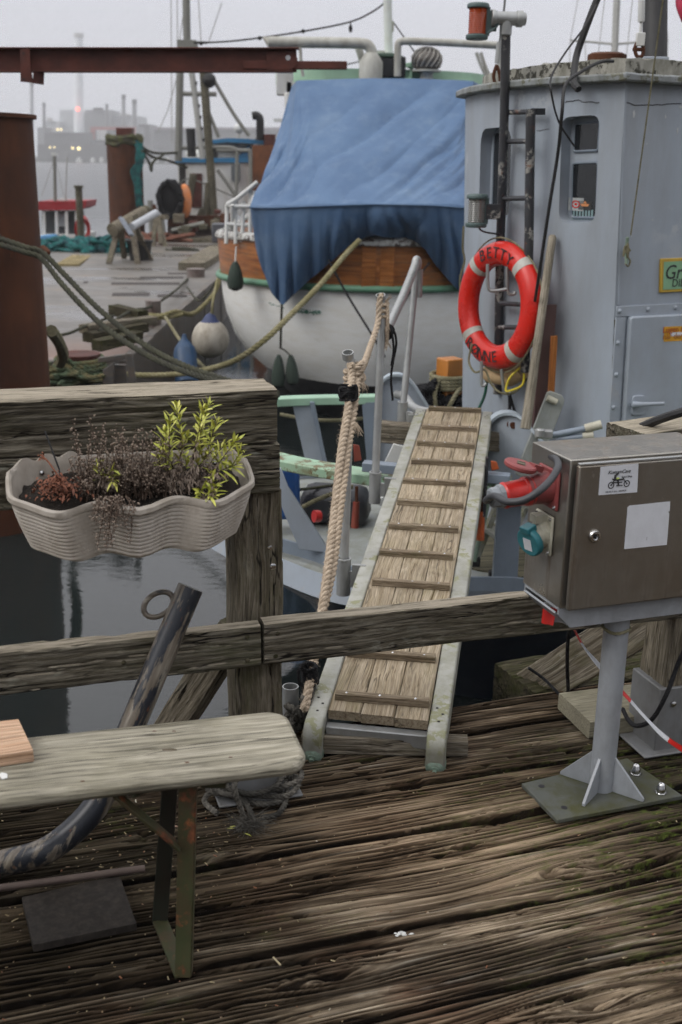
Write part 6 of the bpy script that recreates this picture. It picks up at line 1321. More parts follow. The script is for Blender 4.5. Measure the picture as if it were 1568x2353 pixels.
part('vane', mb, plain('pale vent vanes', (.4, .38, .34)), vent); mb = MB(); mb.lathe([(.17, -.08), (.17, -.06), (.08, -.06), (.08, -.2), (.07, -.2)], Matrix.Translation(c_), 20); part('vent_base', mb, M_exh, ct)
ctub('roof_post', [(824, 108), (832, 135), (835, 160)], .045, M_exh, 14.5); 
mb = MB(); mb.box(at(893, 155, 14.5), (.4, .25, .24)); part('funnel_box', mb, plain('dark box', (.02, .022, .026)), ct, bevel=.02)
mb = MB(); mb.sph(at(890, 131, 14.5), .2, 8, (1, .7, .25)); part('green_cover', mb, plain('dark green canvas', (.015, .04, .025), .8), ct)
ctub('roof_rail', [(914, 175), (915, 105), (922, 96), (935, 94), (1020, 97), (1075, 100), (1150, 104)], .042, M_exh, 14.2)
ctub('roof_rail', [(1148, 100), (1149, 185)], .03, M_exh, 14.2)
mb = MB(); c_ = at(946, 158, 14.4); mb.lathe([(.02, -.12), (.02, .0), (.07, .02), (.075, .06), (.0001, .08)], Matrix.Translation(c_), 14); mb.lathe([(.08, -.2), (.06, -.1), (.02, -.1)], Matrix.Translation(c_), 12); part('antenna', mb, M_mintc, ct)
ctub('roof_mast', [(890, -60), (891, 0), (894, 130)], .055, M_white, 15.2)
mb = MB(); mb.box(at(900, 60, 15.2), (.06, .06, .12)); mb.box(at(885, 120, 15.2), (.2, .04, .04)); part('mast_fitting', mb, M_exh, ct)
mb = MB(); mb.box(at(655, 192, 14.6), (.2, .2, .27)); mb.tube([at(662, 212, 14.5), at(664, 250, 14.5)], .05, 10); part('flood_lamp', mb, M_white, ct, bevel=.02)
for k, (x0, x1) in enumerate(((1095, 1118), (1105, 1126), (690, 697))):
    ctub('roof_stick', [(x0, 120 if k < 2 else 108), ((x0+x1)//2, 150), (x1, 175)], .02, M_exh, 14.2)
# blue tarpaulin
M_tarp = Mat('blue tarpaulin'); v = M_tarp.coord(rand=False); n1 = M_tarp.noise(v, 1.1, 4, .6); n2 = M_tarp.noise(v, 6, 5, .7); n3 = M_tarp.noise(M_tarp.coord((1, .3, .3)), 26, 4, .7)
ctp = M_tarp.ramp(n1, [(.3, (.048, .10, .20)), (.55, (.078, .145, .26)), (.75, (.125, .195, .30))]); ctp = M_tarp.mix(M_tarp.rng(n2, .5, .8, 0, .35), ctp, (.2, .27, .36)); ctp = M_tarp.mix(M_tarp.rng(n3, .735, .77, 0, .6), ctp, (.25, .14, .1))
M_tarp.col(ctp); M_tarp.set(rough=.55, spec=.35); M_tarp.bump(M_tarp.noise(v, 3, 6, .6), .05, .03)
GX = 200
def fcurve(dx): return 11.58+.30*dx*dx
top = []; q = random.Random(2)
ridge = [(672, 196, 14.1), (682, 182, 13.95), (700, 181, 13.9), (860, 176, 13.9), (1020, 179, 13.9), (1090, 183, 13.9), (1102, 190, 14.1), (1130, 200, 14.3)]
fold = [(575, 475), (600, 474), (700, 471), (860, 468), (1000, 470), (1070, 474), (1120, 475), (1175, 470)]
bot = [(577, 479), (588, 568), (601, 615), (625, 672), (648, 703), (672, 680), (715, 640), (763, 600), (800, 566), (838, 546), (862, 538), (885, 545), (950, 551), (977, 572), (998, 604), (1030, 642), (1062, 676), (1100, 640), (1150, 560)]
topx = [575, 580, 592, 615, 645, 685, 725, 768, 803, 835, 866, 898, 945, 985, 1015, 1048, 1075, 1115, 1175]
ts = np.linspace(0, 1, GX); tk_ = np.linspace(0, 1, len(bot))
bx_ = np.interp(ts, tk_, [p[0] for p in bot]); by_ = np.interp(ts, tk_, [p[1] for p in bot]); fx_ = np.interp(ts, tk_, topx); fy_ = np.interp(fx_, [p[0] for p in fold], [p[1] for p in fold])
rx_ = np.interp(fx_, np.linspace(575, 1175, len(ridge)), [p[0] for p in ridge]); ry_ = np.interp(fx_, np.linspace(575, 1175, len(ridge)), [p[1] for p in ridge]); rY = np.interp(fx_, np.linspace(575, 1175, len(ridge)), [p[2] for p in ridge])
NU, NL = 90, 60; G = np.zeros((NU+NL, GX, 3))
for j in range(GX):
    F_p = at(fx_[j], fy_[j], fcurve((fx_[j]-860)/230)); Rp = at(rx_[j], ry_[j], rY[j])
    hx = abs((bx_[j]-860)/215); Bp = at(bx_[j], by_[j], min(HY-.12+.62*hx**2.2, fcurve((fx_[j]-860)/230)+.22+.1*hx)-.0)
    for i in range(NU):
        t = i/(NU-1); p = Rp.lerp(F_p, t); u_ = ts[j]
        dgn = fx_[j]*.004+t*1.5
        wv = .05*(abs(math.sin((fx_[j]+260*t)/31.+2.5*float(vn(np.array(fx_[j]/90.), np.array(t*2.), 66))))**.6-.6)*float(vn(np.array((fx_[j]+150*t)/110.), np.array(t*1.7), 67))*2*(.5+t)+.10*(fbm(np.array(fx_[j]/150+t*1.6), np.array(t*1.3), 61, 3)-.5)+.045*(fbm(np.array((fx_[j]+230*t)/26.), np.array(t*2.0), 62, 2)-.5)*min(1, t*2)*(1.5 if fx_[j] > 860 else .8)+.03*(vn(np.array((fx_[j]-600)/16.), np.array(t*3), 64)-.5)*(1 if fx_[j] < 700 else .3)
        p = p+V((0, -.5, .85))*(float(wv)*math.sin(math.pi*min(1, t*1.0))**.5)+V((0, 0, -.10*math.sin(math.pi*t)))
        G[i, j] = p
    G[0, j] += (0, .25, -.05)
    for i in range(NL):
        t = (i+1)/NL; p = F_p.lerp(Bp, t); amp = t*(1-.3*t)
        xx_ = bx_[j]*t+fx_[j]*(1-t); wv = .16*(fbm(np.array(xx_/34.), np.array(t*.8), 71, 3)-.5)+.10*(abs(math.sin(xx_/13.+3*float(vn(np.array(xx_/40.), np.array(t*1.5), 75))))-.6)*(.4+float(vn(np.array(xx_/50.), np.array(t), 76)))+.04*(vn(np.array(xx_/7.), np.array(t*1.6), 73)-.5)
        if 780 < fx_[j] < 960: wv += .13*math.cos((fx_[j]-866)/24.)*t**.6*math.exp(-((fx_[j]-866)/60)**2)+.06*math.sin((fx_[j]-866)/13.)*t
        G[NU+i, j] = p+V((0, -1, 0))*(float(wv)*amp)+V((0, -.05*math.sin(math.pi*t), 0))
mb = MB(); mb.grid(G[::-1]); tpo = single('tarpaulin', mb, M_tarp.m, 'large faded blue tarpaulin draped over the cutter with a ragged lower edge and deep folds', 'tarpaulin', sharp=180)
mb = MB(); sd_ = MB(); L0 = [V(G[i, 0]) for i in range(NU)]; R0_ = [V(G[i, -1]) for i in range(NU)]
for Ls, sg_ in ((L0, 1), (R0_, -1)):
    rows = np.array([[tuple(p+V((.15*k*sg_, .55*k, -.35*k))) for p in Ls] for k in range(4)]); mb.grid(rows if sg_ > 0 else rows[::-1])
part('side_flap', mb, M_tarp.m, tpo, sharp=180)
mb = MB(); P = [V(G[NU, j])+V((0, -.012, 0)) for j in range(0, GX, 2)]; mb.tube(P, .008, 6); part('fold_seam', mb, M_tarp.m, tpo)
cord('tie_line', [at(648, 700, 11.5), at(646, 760, 11.6), at(645, 800, 11.7)], .012, M_rope2, 'thin line hanging from the left tip of the blue tarpaulin', 'rope')
cord('tie_line', [at(755, 597, 11.6), at(800, 680, 11.5), at(862, 780, 11.3), at(885, 820, 11.2)], .011, M_cord, 'dark line slanting from the tarpaulin edge across the white hull', 'rope')
cord('tie_line', [at(988, 603, 11.7), at(960, 640, 11.65), at(905, 740, 11.5)], .009, M_cord, 'dark line from the right tarpaulin corner crossing the hull behind the handrail', 'rope')
M_fend = paint('dark green fender cloth', (.025, .04, .03), .85, .3, bump=.3)
for i, (x, y0, y1, w_, lb_) in enumerate(((541, 600, 668, .085, 'dark green cloth covered fender hanging by the varnished bulwark'), (641, 815, 892, .07, 'left one of a pair of slack dark green fenders hanging on the white hull'), (668, 815, 885, .065, 'right one of a pair of slack dark green fenders hanging on the white hull'))):
    Y = 12.6 if i == 0 else 11.75; mb = MB(); a_, b_ = at(x, y0, Y), at(x+(0, -2, 6)[i], y1, Y-.05); mb.tube([a_.lerp(b_, t) for t in (0, .15, .4, .7, .92, 1)], [w_*k for k in (.25, .6, .9, 1.1, .9, .3)], 12); single('fender', mb, M_fend, lb_, 'fender', 'fenders hanging from the cutter')
cord('tie_line', [at(543, 566, 12.6), at(541, 602, 12.55)], .008, M_white, 'thin white line holding the fender by the varnished bulwark', 'rope')
cord('tie_line', [at(646, 800, 11.7), at(655, 805, 11.7), at(668, 818, 11.7)], .008, M_rope2, 'short line joining the pair of dark green fenders', 'rope')
bf = thing('ball_fender', 'large dirty white ball fender with a blue top beside the cutter hull', 'fender', at(485, 822, 12.2)); c_ = at(484, 778, 12.2)
mb = MB(); mb.sph(c_, .2, 16, (1, 1, 1.05)); part('ball', mb, paint('dirty white fender', (.42, .39, .33), .6, .15, (.16, .12, .07), .8, scale=5), bf)
mb = MB(); mb.lathe([(.12, .165), (.08, .2), (.05, .25), (.0001, .28)], Matrix.Translation(c_), 16); part('fender_neck', mb, plain('navy fender neck', (.03, .045, .12), .6), bf)
cord('fender_line', [at(487, 722, 12.2), at(490, 690, 12.2), at(500, 640, 12.5)], .014, M_rope3, 'green rope holding the ball fender', 'rope')
mb = MB(); a_, b_ = at(424, 790, 11.8), at(430, 880, 11.6); mb.tube([a_+V((0, 0, .1)), a_+V((0, 0, .06)), a_+V((0, 0, .01)), a_.lerp(b_, .1), a_.lerp(b_, .22), b_], [.02, .03, .07, .105, .12, .12], 18); single('tube_fender', mb, paint('dull blue fender', (.012, .05, .12), .5, .2, (.03, .05, .07), .6, scale=6), 'upright blue cylinder fender against the steel pontoon wall', 'fender')
ropeb = [at(826, 552, 11.6), at(790, 590, 11.3), at(740, 650, 10.8), at(680, 712, 10.2), at(610, 780, 9.8), at(540, 828, 9.9), at(470, 850, 10.3), at(400, 860, 10.6), at(330, 862, 10.7), at(262, 858, 10.8), at(215, 852, 10.85)]
cord('mooring_line', ropeb, .027, M_rope3, 'long yellow green mooring rope running from the cutter bow to the coiled bollard', 'rope', tw=.14)
# ------------------------------------------------------------------ pontoon and its load
BZ = -.4; s = Mat('wet pontoon deck'); n1 = s.noise(s.coord((.3, .6, 1), rand=False), .8, 5, .6); n2 = s.noise(s.coord(rand=False), 1.1, 5, .65); n3 = s.noise(s.coord((1, 3, 1), rand=False), 9, 4, .6)
c = s.ramp(n2, [(.3, (.09, .08, .068)), (.55, (.145, .134, .12)), (.75, (.18, .13, .085))]); c = s.mix(.5, c, s.ramp(n3, [(.3, g3(.7)), (.7, g3(1.2))]), 'MULTIPLY')
wetm = s.rng(n1, .5, .58); c = s.mix(s.math('MULTIPLY', wetm, .22), c, (.05, .048, .045)); pp_ = s.n('ShaderNodeSeparateXYZ'); s.l(s.coord(rand=False), pp_.inputs[0])
c = s.mix(s.rng(pp_.outputs[1], -1.0, 1.6, .8, 0), c, (.2, .07, .03))
s.col(c); s.set(rough=s.rng(wetm, 0, 1, .5, .2), spec=.5); s.bump(n3, .08, .01); M_pont = s.m
pon = thing('pontoon', 'long flat grey pontoon with wet deck and stained steel side', 'pontoon', V((-4, 12, WZ)))
mb = MB(); mb.add([(-2.32, 11.6, BZ), (-2.32, 29.3, BZ), (-16, 28.4, BZ), (-16, 10.2, BZ), (-3.3, 10.2, BZ), (-3.0, 11.6, BZ)], [(5, 4, 3, 2, 1, 0)]) if 0 else mb.prism([(-3.2, 10.1), (-3.0, 11.4), (-2.34, 11.6), (-2.34, 29.3), (-16, 28.4), (-16, 10.1)], Matrix.Translation((0, 0, BZ-.2)), .2)
part('deck', mb, M_pont, pon, M=Matrix.Translation((-4, 12, BZ)))
M_wall = paint('stained pontoon side', (.105, .10, .095), .6, .2, (.19, .13, .08), .8, scale=1.6, streak=.12, dscale=5, bump=.1)
mb = MB()
ys = [11.5, 13.2, 15.0, 18.2, 20.5, 23.5, 29.3]
for a, b in zip(ys, ys[1:]): mb.box((-2.27+.02*math.sin(a*5), (a+b)/2, -.85), (.1, b-a-.02, 1.0))
mb.box((-4.5, 10.2, -.9), (4, .1, .85)); part('side_plate', mb, M_wall, pon, bevel=.006) if 0 else None
for a, b in zip(ys, ys[1:]):
    m2 = MB(); m2.box((-2.27+.02*math.sin(a*5), (a+b)/2, -.87), (.1, b-a-.02, 1.0)); part('side_plate', m2, M_wall, pon, bevel=.008)
m2 = MB(); m2.beam(V((-2.28, 11.4, -.37)), V((-3.3, 10.9, -.37)), .1, .12); part('edge_beam', m2, M_wall, pon, bevel=.01)
m2 = MB(); m2.beam(V((-2.28, 11.3, -.9)), V((-3.05, 10.6, -.9)), .06, .9); part('side_plate', m2, M_wall, pon, bevel=.008)
for (pts, Y) in (([(225, 822), (300, 812), (300, 824), (225, 834)], 10.4), ([(288, 812), (304, 812), (312, 880), (296, 880)], 10.38), ([(236, 850), (262, 832), (262, 885), (236, 885)], 10.4), ([(262, 838), (288, 838), (292, 885), (262, 885)], 10.45)):
    part('frame_plate', poly_at(pts, Y, .05), M_wall, pon, bevel=.006)
for (x0, x1, y, hh) in ((256, 413, 651, 5), (258, 344, 676, 7), (362, 430, 679, 6), (322, 421, 637, 4), (385, 430, 628, 3), (192, 202, 648, 4)):
    a, b = onz(x0, y, BZ+.004), onz(x1, y, BZ+.004); m2 = MB(); m2.box((a+b)/2, ((b-a).length, hh/FPX*a.y*a.y/2.0*.9, .006), frame(a, b).to_3x3()); part('deck_slot', m2, plain('dark slot', (.03, .022, .018), .7) if 'ds' not in globals() else ds, pon)
def px_tim(name, a, b, Ya, Yb, w_, h_, lb, m=None, sd=1, grp=None, cat='timber'):
    A, B = at(*a, Ya), at(*b, Yb); tm = timber((B-A).length, w_, h_, sd, du=.08, ds=.02, amp=.006, wob=.01, r=.01)
    return single(name, tm, m or M_oldw, lb, cat, grp, M=frame(A, B), local=True)
gs = 'loose timbers stacked on the pontoon'
px_tim('stacked_timber', (192, 757), (352, 735), 11.6, 12.3, .16, .09, 'topmost light edged plank of the pile on the pontoon corner', sd=3, grp=gs)
px_tim('stacked_timber', (203, 775), (330, 752), 11.4, 12.1, .15, .1, 'dark beam directly under the topmost plank of the pile', M_dark, 5, gs)
px_tim('stacked_timber', (222, 793), (318, 772), 11.2, 11.7, .15, .11, 'lowest dark beam of the pile by the steel frame', M_dark, 7, gs)
px_tim('stacked_timber', (262, 712), (330, 726), 13.3, 12.9, .15, .12, 'short dark beam lying behind the timber pile', M_dark, 9, gs)
px_tim('edge_plank', (440, 612), (505, 572), 21.8, 26.5, .5, .14, 'broad pale plank lying along the far edge of the pontoon', M_oldw, 11)
px_tim('yellow_plank', (155, 612), (205, 580), 22.2, 26.5, .45, .1, 'yellowish mossy plank lying flat near the teal net', wood('yellow plank', (.12, .1, .04), (.25, .2, .1), (.34, .28, .16), 20, 1), 13)
def cyl(name, a, ytop, r, Y, m, lb, cat, n=18, topm=None, zb=BZ):
    t = thing(name, lb, cat, V((at(a, ytop, Y).x, Y, zb))); zt = at(a, ytop, Y).z; x = at(a, ytop, Y).x
    m2 = MB(); m2.lathe([(r, zb), (r, zt-.02), (r*1.04, zt-.02), (r*1.04, zt)], Matrix.Translation((x, Y, 0)), n); part('drum', m2, m, t); return t, V((x, Y, zt))
M_bol = paint('painted bollard', (.16, .14, .13), .6, .3, (.08, .03, .02), .8, scale=5)
b1_, _ = cyl('bollard', 352, 690, .095, 14.2, M_bol, 'grey steel bollard in the middle of the pontoon edge with lines around it', 'bollard')
b2_, _ = cyl('bollard', 450, 617, .16, 20.6, M_bol, 'square looking grey bollard at the end of the broad pale plank', 'bollard')
b3_, tp3 = cyl('bollard', 182, 812, .19, 10.75, M_beamr, 'stout bollard with red brown top buried in coiled rope by the rusty pile', 'bollard')
m2 = MB(); q = random.Random(4)
for k in range(7):
    c_ = V((tp3.x, tp3.y, tp3.z-.05-.045*k)); rr = .215+.012*k; m2.rope([c_+V(((rr)*math.cos(a), rr*math.sin(a), .015*math.sin(a+k))) for a in np.linspace(0, 6.3, 26)], .026, .14, n=6)
single('coiled_rope', m2, M_rope5, 'green and tan rope wound in neat turns around the stout bollard', 'rope')
m2 = MB()
for j in range(3):
    c_ = at(130+j*12, 850+8*j, 10.5); m2.rope(spline([c_+V((q.gauss(0, .14), q.gauss(0, .12), q.gauss(0, .045)-.02)) for _ in range(22)], 6), .022, .12, n=6)
m2.rope(spline([at(x, y, 10.4) for x, y in ((140, 828), (170, 862), (210, 868), (240, 862))], 6), .024, .13, n=6)
single('rope_heap', m2, M_rope5, 'untidy heap of green and brown rope at the foot of the rusty pile', 'rope')
rig('mooring_line', [at(118, 760, 9), at(135, 785, 9.4), at(145, 815, 9.8), at(138, 835, 10.2)], .05, M_rope6, 'thick brown fender rope bulging out beside the rusty pile')
for pts, m_, r_, lb_ in (([(330, 722, 14.1), (370, 725, 13.8), (405, 716, 13.9), (440, 722, 14.5), (470, 700, 15.5), (500, 660, 16), (512, 600, 16.5)], M_rope3, .03, 'yellow green rope sagging from the edge bollard to the cutter'),
        ([(330, 727, 14.0), (380, 730, 13.8), (420, 722, 13.9)], M_rope3, .026, 'short yellow green turn of rope lying on the pontoon edge'),
        ([(380, 728, 13.6), (420, 790, 12.6), (470, 845, 11.8), (510, 878, 11.2)], M_rope6, .02, 'taut pale line running from the pontoon edge down to the water'),
        ([(228, 760, 11.5), (300, 715, 13), (345, 705, 14), (400, 670, 17), (432, 640, 20)], M_rope2, .018, 'dark line lying along the pontoon between the two bollards'),
        ([(125, 772, 11), (160, 765, 11.2), (200, 748, 11.6), (262, 725, 12.8)], M_rope2, .016, 'dark thin line curving over the pontoon corner'),
        ([(430, 660, 17), (460, 690, 16), (500, 640, 16), (515, 590, 16.5), (520, 545, 16.8)], M_rope2, .014, 'thin dark cable sagging between bollard and white railing')):
    P_ = spline([at(*p) for p in pts], 8); m2 = MB(); m2.rope(P_, r_, r_*6) if r_ > .02 else m2.tube(P_, r_, 8); single('mooring_line', m2, m_, lb_, 'rope')
# near dark mooring lines from the pile
for k, (a, b, lb_) in enumerate((((-60, 532, 6.2), (92, 582, 6.35), 'u'), ((-60, 540, 6.2), (92, 588, 6.35), 'l'))): pass
L1 = [at(-700, 480, 8.2), at(-80, 528, 8.1), at(0, 548, 8.05), at(60, 568, 8.0), at(98, 580, 8.0), at(150, 632, 7.9), at(230, 712, 7.7), at(330, 790, 7.4), at(430, 842, 7.1), at(560, 885, 6.8), at(640, 905, 6.7)]
L2 = [at(-700, 500, 8.2), at(-80, 545, 8.1), at(0, 562, 8.0), at(60, 580, 7.95), at(96, 594, 7.95), at(145, 655, 7.8), at(225, 738, 7.6), at(320, 805, 7.3), at(420, 852, 7.05), at(560, 892, 6.75), at(640, 912, 6.65)]
m2 = MB(); m2.rope(spline(L1, 8), .02, .12, n=7); single('mooring_line', m2, M_rope2, 'upper of two dark mooring ropes running from the rusty pile past the fence', 'rope')
m2 = MB(); m2.rope(spline(L2, 8), .02, .12, n=7); single('mooring_line', m2, M_rope2, 'lower of two dark mooring ropes running from the rusty pile past the fence', 'rope')
# piles and overhead beam
pil = thing('steel_pile', 'broad rusty steel pile at the left with a flat capping plate', 'pile', V((-2.9, 8.8, WZ-.5)))
m2 = MB(); PY = 8.8; pcx = at(94, 560, PY).x-.6; ztp = at(60, 258, PY-.4).z; m2.lathe([(.6, -2), (.575, ztp-.03)], Matrix.Translation((pcx, PY, 0)), 48); part('tube', m2, M_rust, pil)
m2 = MB(); m2.lathe([(.605, ztp-.028), (.605, ztp), (.0001, ztp)], Matrix.Translation((pcx, PY, 0)), 48); part('cap_plate', m2, M_rust, pil)
m2 = MB(); m2.tube([V((pcx+.5, 8.4, z)) for z in (1.0, .9)], .02, 8); m2.tube([at(80, 574, 8.5), at(104, 580, 8.1)], .026, 8); m2.tube(spline([at(98, 568, 8.1), at(110, 580, 8.05), at(98, 594, 8.05)], 4), .02, 8); part('eye_hook', m2, M_rust, pil)
bY = 9.6; bp_ = thing('steel_beam', 'rust red steel I beam projecting overhead from the left', 'beam', at(0, 160, bY))
A, B = at(-500, 137, bY), at(682, 138, bY); hgt_b = .178
R = frame(A, B).to_3x3(); m2 = MB()
part('web', (lambda m: (m.beam(A, B, .012, hgt_b), m)[1])(MB()), M_beamr, bp_)
for z in (.085, -.085): part('flange', (lambda m: (m.beam(A+V((0, 0, z)), B+V((0, 0, z))-V((.03 if z < 0 else -.02, 0, 0)), .13, .011), m)[1])(MB()), M_beamr, bp_, bevel=.003)
part('inner_bar', (lambda m: (m.beam(at(560, 149, bY), at(798, 150, bY), .05, .062), m)[1])(MB()), M_beamr, bp_, bevel=.006)
part('hole_plate', poly_at([(612, 117), (674, 117), (684, 133), (684, 148), (668, 160), (612, 160)], bY-.03, .01), M_beamr, bp_, bevel=.002)
m2 = MB(); c_ = at(662, 132, bY-.032); m2.lathe([(.0001, -.001), (.02, -.001), (.02, .0), (.0001, .0)], zframe(c_, c_-V((0, 1, 0))), 16); part('hole', m2, plain('pale sky seen hole', (.45, .45, .47)), bp_)
part('hanger_plate', poly_at([(46, 112), (68, 112), (70, 150), (76, 190), (47, 187)], bY-.07, .012), M_beamr, bp_, bevel=.002)
part('hanger_plate', (lambda m: (m.beam(at(76, 176, bY-.06), at(101, 180, bY-.02), .012, .095), m)[1])(MB()), M_beamr, bp_, bevel=.002)
for x, y in ((54, 182), (94, 186), (54, 122)): m2 = MB(); c_ = at(x, y, bY-.085); m2.lathe([(.0001, 0), (.009, 0), (.0001, .001)], zframe(c_, c_-V((0, 1, 0))), 10); part('bolt_hole', m2, M_black, bp_)
m2 = MB(); m2.lathe([(.2, -2), (.2, 2.44)], Matrix.Translation((A.x, bY, 0)), 24); part('support_post', m2, M_rust, bp_)
p2 = thing('steel_pile', 'slimmer distant rusty pile with mossy top and teal rope hanging down its side', 'pile', V((at(290, 450, 31).x, 31, WZ)))
x2 = at(290, 450, 31).x; m2 = MB(); m2.lathe([(.46, -2), (.455, at(290, 326, 31).z)], Matrix.Translation((x2, 31, 0)), 32); part('tube', m2, M_rust, p2)
m2 = MB(); m2.box(at(288, 308, 31), (.4, .4, .3)); part('stub', m2, M_beamr, p2)
m2 = MB(); q = random.Random(3)
for k in range(5): c_ = at(286, 327-3*k, 31); m2.tube([c_+V((.43*math.cos(a)+q.gauss(0, .02), .43*math.sin(a), q.gauss(0, .03))) for a in np.linspace(0, 6.3, 22)], .07, 6)
part('mossy_rope_ring', m2, paint('mossy rope ring', (.05, .045, .03), .9, .3, (.12, .14, .03), .9, scale=5), p2)
m2 = MB()
for k in range(16): m2.tube(spline([at(318+q.gauss(0, 4), 330+q.gauss(0, 5), 30.5), at(322+q.gauss(0, 5), 360, 30.4), at(314+q.gauss(0, 6), 395, 30.4), at(318+q.gauss(0, 6), 420, 30.4), at(322+q.gauss(0, 4), 440+q.uniform(-20, 50), 30.4)], 5), .035, 5)
single('hanging_rope', m2, M_teal2, 'tangled teal rope hanging on the right side of the distant pile', 'rope')
for pts, lb_ in (([(322, 334, 30.6), (345, 348, 31), (372, 352, 31.5), (412, 350, 32)], 'greenish line running from the distant pile to the fishing boat, upper of three'), ([(322, 338, 30.6), (350, 360, 31), (385, 368, 31.4), (430, 385, 32)], 'middle of three lines from the distant pile to the fishing boat'), ([(326, 345, 30.4), (342, 372, 30.6), (348, 392, 30.6), (352, 372, 30.8), (375, 356, 31.2)], 'loose teal grey line drooping beside the distant pile')):
    m2 = MB(); m2.tube(spline([at(*p) for p in pts], 6), .035, 6); single('mooring_line', m2, M_rope2, lb_, 'rope')
# sawhorses, pipes, tub, nets
def horse(x0, y0, x1, Y, label, dirn=1):
    t = thing('trestle', label, 'trestle', at((x0+x1)/2, y0, Y)); zt = at(x0, 505 if dirn else 500, Y).z
    for (xa, ya, xb, yb, dy) in ((x0+12, 515, x0-12, 607, 0), (x0+14, 515, x0+24, 590, .7), (x1-18, 500, x1, 612, 0), (x1-14, 505, x1+30, 600, .7)):
        m2 = MB(); m2.beam(at(xa, ya, Y+.2), at(xb, yb, Y+dy-.3 if dy == 0 else Y+dy), .1, .12, up=(0, 1, 0)); part('leg', m2, M_oldw, t)
    m2 = MB(); m2.beam(at(x0-2, 520, Y+.2), at(x1, 497, Y+.3), .12, .12); part('top_beam', m2, M_oldw, t); return t
horse(262, 607, 318, 23.2, 'grey wooden trestle carrying pipes, with splayed legs, on the pontoon')
t = thing('trestle', 'smaller grey trestle behind and right of the first one', 'trestle', at(368, 565, 28))
for a, b in (((358, 500), (352, 570)), ((362, 498), (382, 573)), ((366, 500), (370, 560))): m2 = MB(); m2.beam(at(*a, 28), at(*b, 27.8), .1, .12, up=(0, 1, 0)); part('leg', m2, M_oldw, t)
m2 = MB(); m2.beam(at(345, 500, 28.3), at(384, 498, 28), .12, .12); part('top_beam', m2, M_oldw, t)
m2 = MB(); m2.tube([at(258, 528, 23), at(330, 488, 24)], .13, 12); single('rusty_pipe', m2, M_oldw, 'thick brown pipe lying across the trestle', 'pipe')
m2 = MB(); m2.tube([at(303, 521, 22.6), at(359, 489, 23.4)], .075, 12); single('grey_pipe', m2, plain('light grey pipe', (.42, .44, .47)), 'light grey smooth pipe lying beside the brown one on the trestle', 'pipe')
m2 = MB(); m2.beam(at(278, 500, 22.5), at(303, 540, 22.4), .05, .2, up=(0, 1, 0)); single('grey_sheet', m2, plain('blue grey sheet', (.24, .27, .32)), 'small blue grey sheet hanging on the trestle pipes', 'sheet')
t = thing('tub', 'black plastic tub under the trestle', 'tub', onz(316, 604, BZ)); m2 = MB(); p = onz(316, 600, BZ); m2.lathe([(.2, 0), (.26, .36), (.285, .36), (.285, .4), (.24, .4), (.19, .06), (.0001, .06)], Matrix.Translation(p+V((0, .3, 0))), 20); part('bucket', m2, M_black, t)
m2 = MB()
for k in range(170):
    x = q.uniform(125, 300); y = 588-abs(q.gauss(0, 1))*9-(8 if 190 < x < 270 else 0); Y = 26.5+q.uniform(-.7, .7); p = at(x, y, Y); p.z = max(p.z, BZ+.05)
    m2.tube(spline([p+V((q.gauss(0, .25), q.gauss(0, .25), q.gauss(0, .07))) for _ in range(5)], 4), q.uniform(.03, .08), 5)
single('fishing_net', m2, M_teal2, 'crumpled heap of teal fishing net spread over the pontoon', 'net', sharp=80)
m2 = MB()
for k in range(30):
    p = at(q.uniform(275, 395), q.uniform(545, 562), 29.5); m2.tube(spline([p+V((q.gauss(0, .3), q.gauss(0, .2), q.gauss(0, .07))) for _ in range(5)], 4), q.uniform(.04, .08), 5)
single('fishing_net', m2, paint('red brown net', (.13, .05, .03), .9, .4), 'low heap of red brown net behind the trestles', 'net')
m2 = MB(); m2.tube(spline([at(x, y, 26.5) for x, y in ((380, 575), (400, 578), (420, 574), (440, 580), (455, 577), (430, 572), (395, 572))], 4), .05, 6); single('deck_chain', m2, M_rope2, 'short dark chain lying on the far part of the pontoon', 'chain')
# net drum with orange floats
t = thing('net_drum', 'big black net reel with orange float beside it on the far deck', 'net drum', at(400, 510, 30.5)); c_ = at(393, 458, 30.5)
m2 = MB()
for k in range(26): a = q.uniform(0, 6.3); m2.tube([c_+V((.33*r_*math.cos(b+a*.02), q.gauss(0, .12), .46*r_*math.sin(b))) for b, r_ in ((x_, .75+.3*vn(np.array(x_*2.), np.array(k*1.), 4)) for x_ in np.linspace(0, 6.3, 16))], .06, 6)
m2.sph(c_, .4, 10, (.72, .3, 1)); part('reel', m2, M_cord, t, sharp=180)
m2 = MB(); m2.sph(c_+V((.34, .12, -.04)), .44, 10, (.42, .5, 1)); part('orange_float', m2, paint('orange float', (.62, .2, .05), .6, .15, (.4, .3, .25), .6, scale=6), t)
# wheel house stairs / rusty deckhouse in front of the far boat
FY = 33.0; fb = thing('fishing_boat', 'old white fishing boat with sky blue trim, rusty funnel casing and tall tripod mast', 'boat', at(500, 560, FY))
M_fw = paint('white boat house paint', (.78, .79, .79), .55, .06, (.38, .33, .22), .7, scale=1.3)
def fbx(nm, x0, y0, x1, y1, m, Y=FY, th=.1, bev=0): return part(nm, poly_at([(x0, y0), (x1, y0), (x1, y1), (x0, y1)], Y, th), m, fb, bevel=bev)
fbx('deckhouse', 408, 366, 578, 495, M_fw, FY, 3)
fbx('upper_cabin', 455, 326, 570, 364, M_fw, FY+.5, 2)
part('roof', poly_at([(480, 322), (520, 317), (560, 318), (640, 322), (640, 333), (560, 328), (520, 326), (480, 330)], FY-.1, 3), M_stripe, fb)
fbx('blue_band', 402, 362, 575, 373, M_stripe, FY-.06, .1); part('blue_flare', poly_at([(574, 330), (574, 362), (543, 362), (556, 352), (566, 340)], FY+.2, .1), M_stripe, fb)
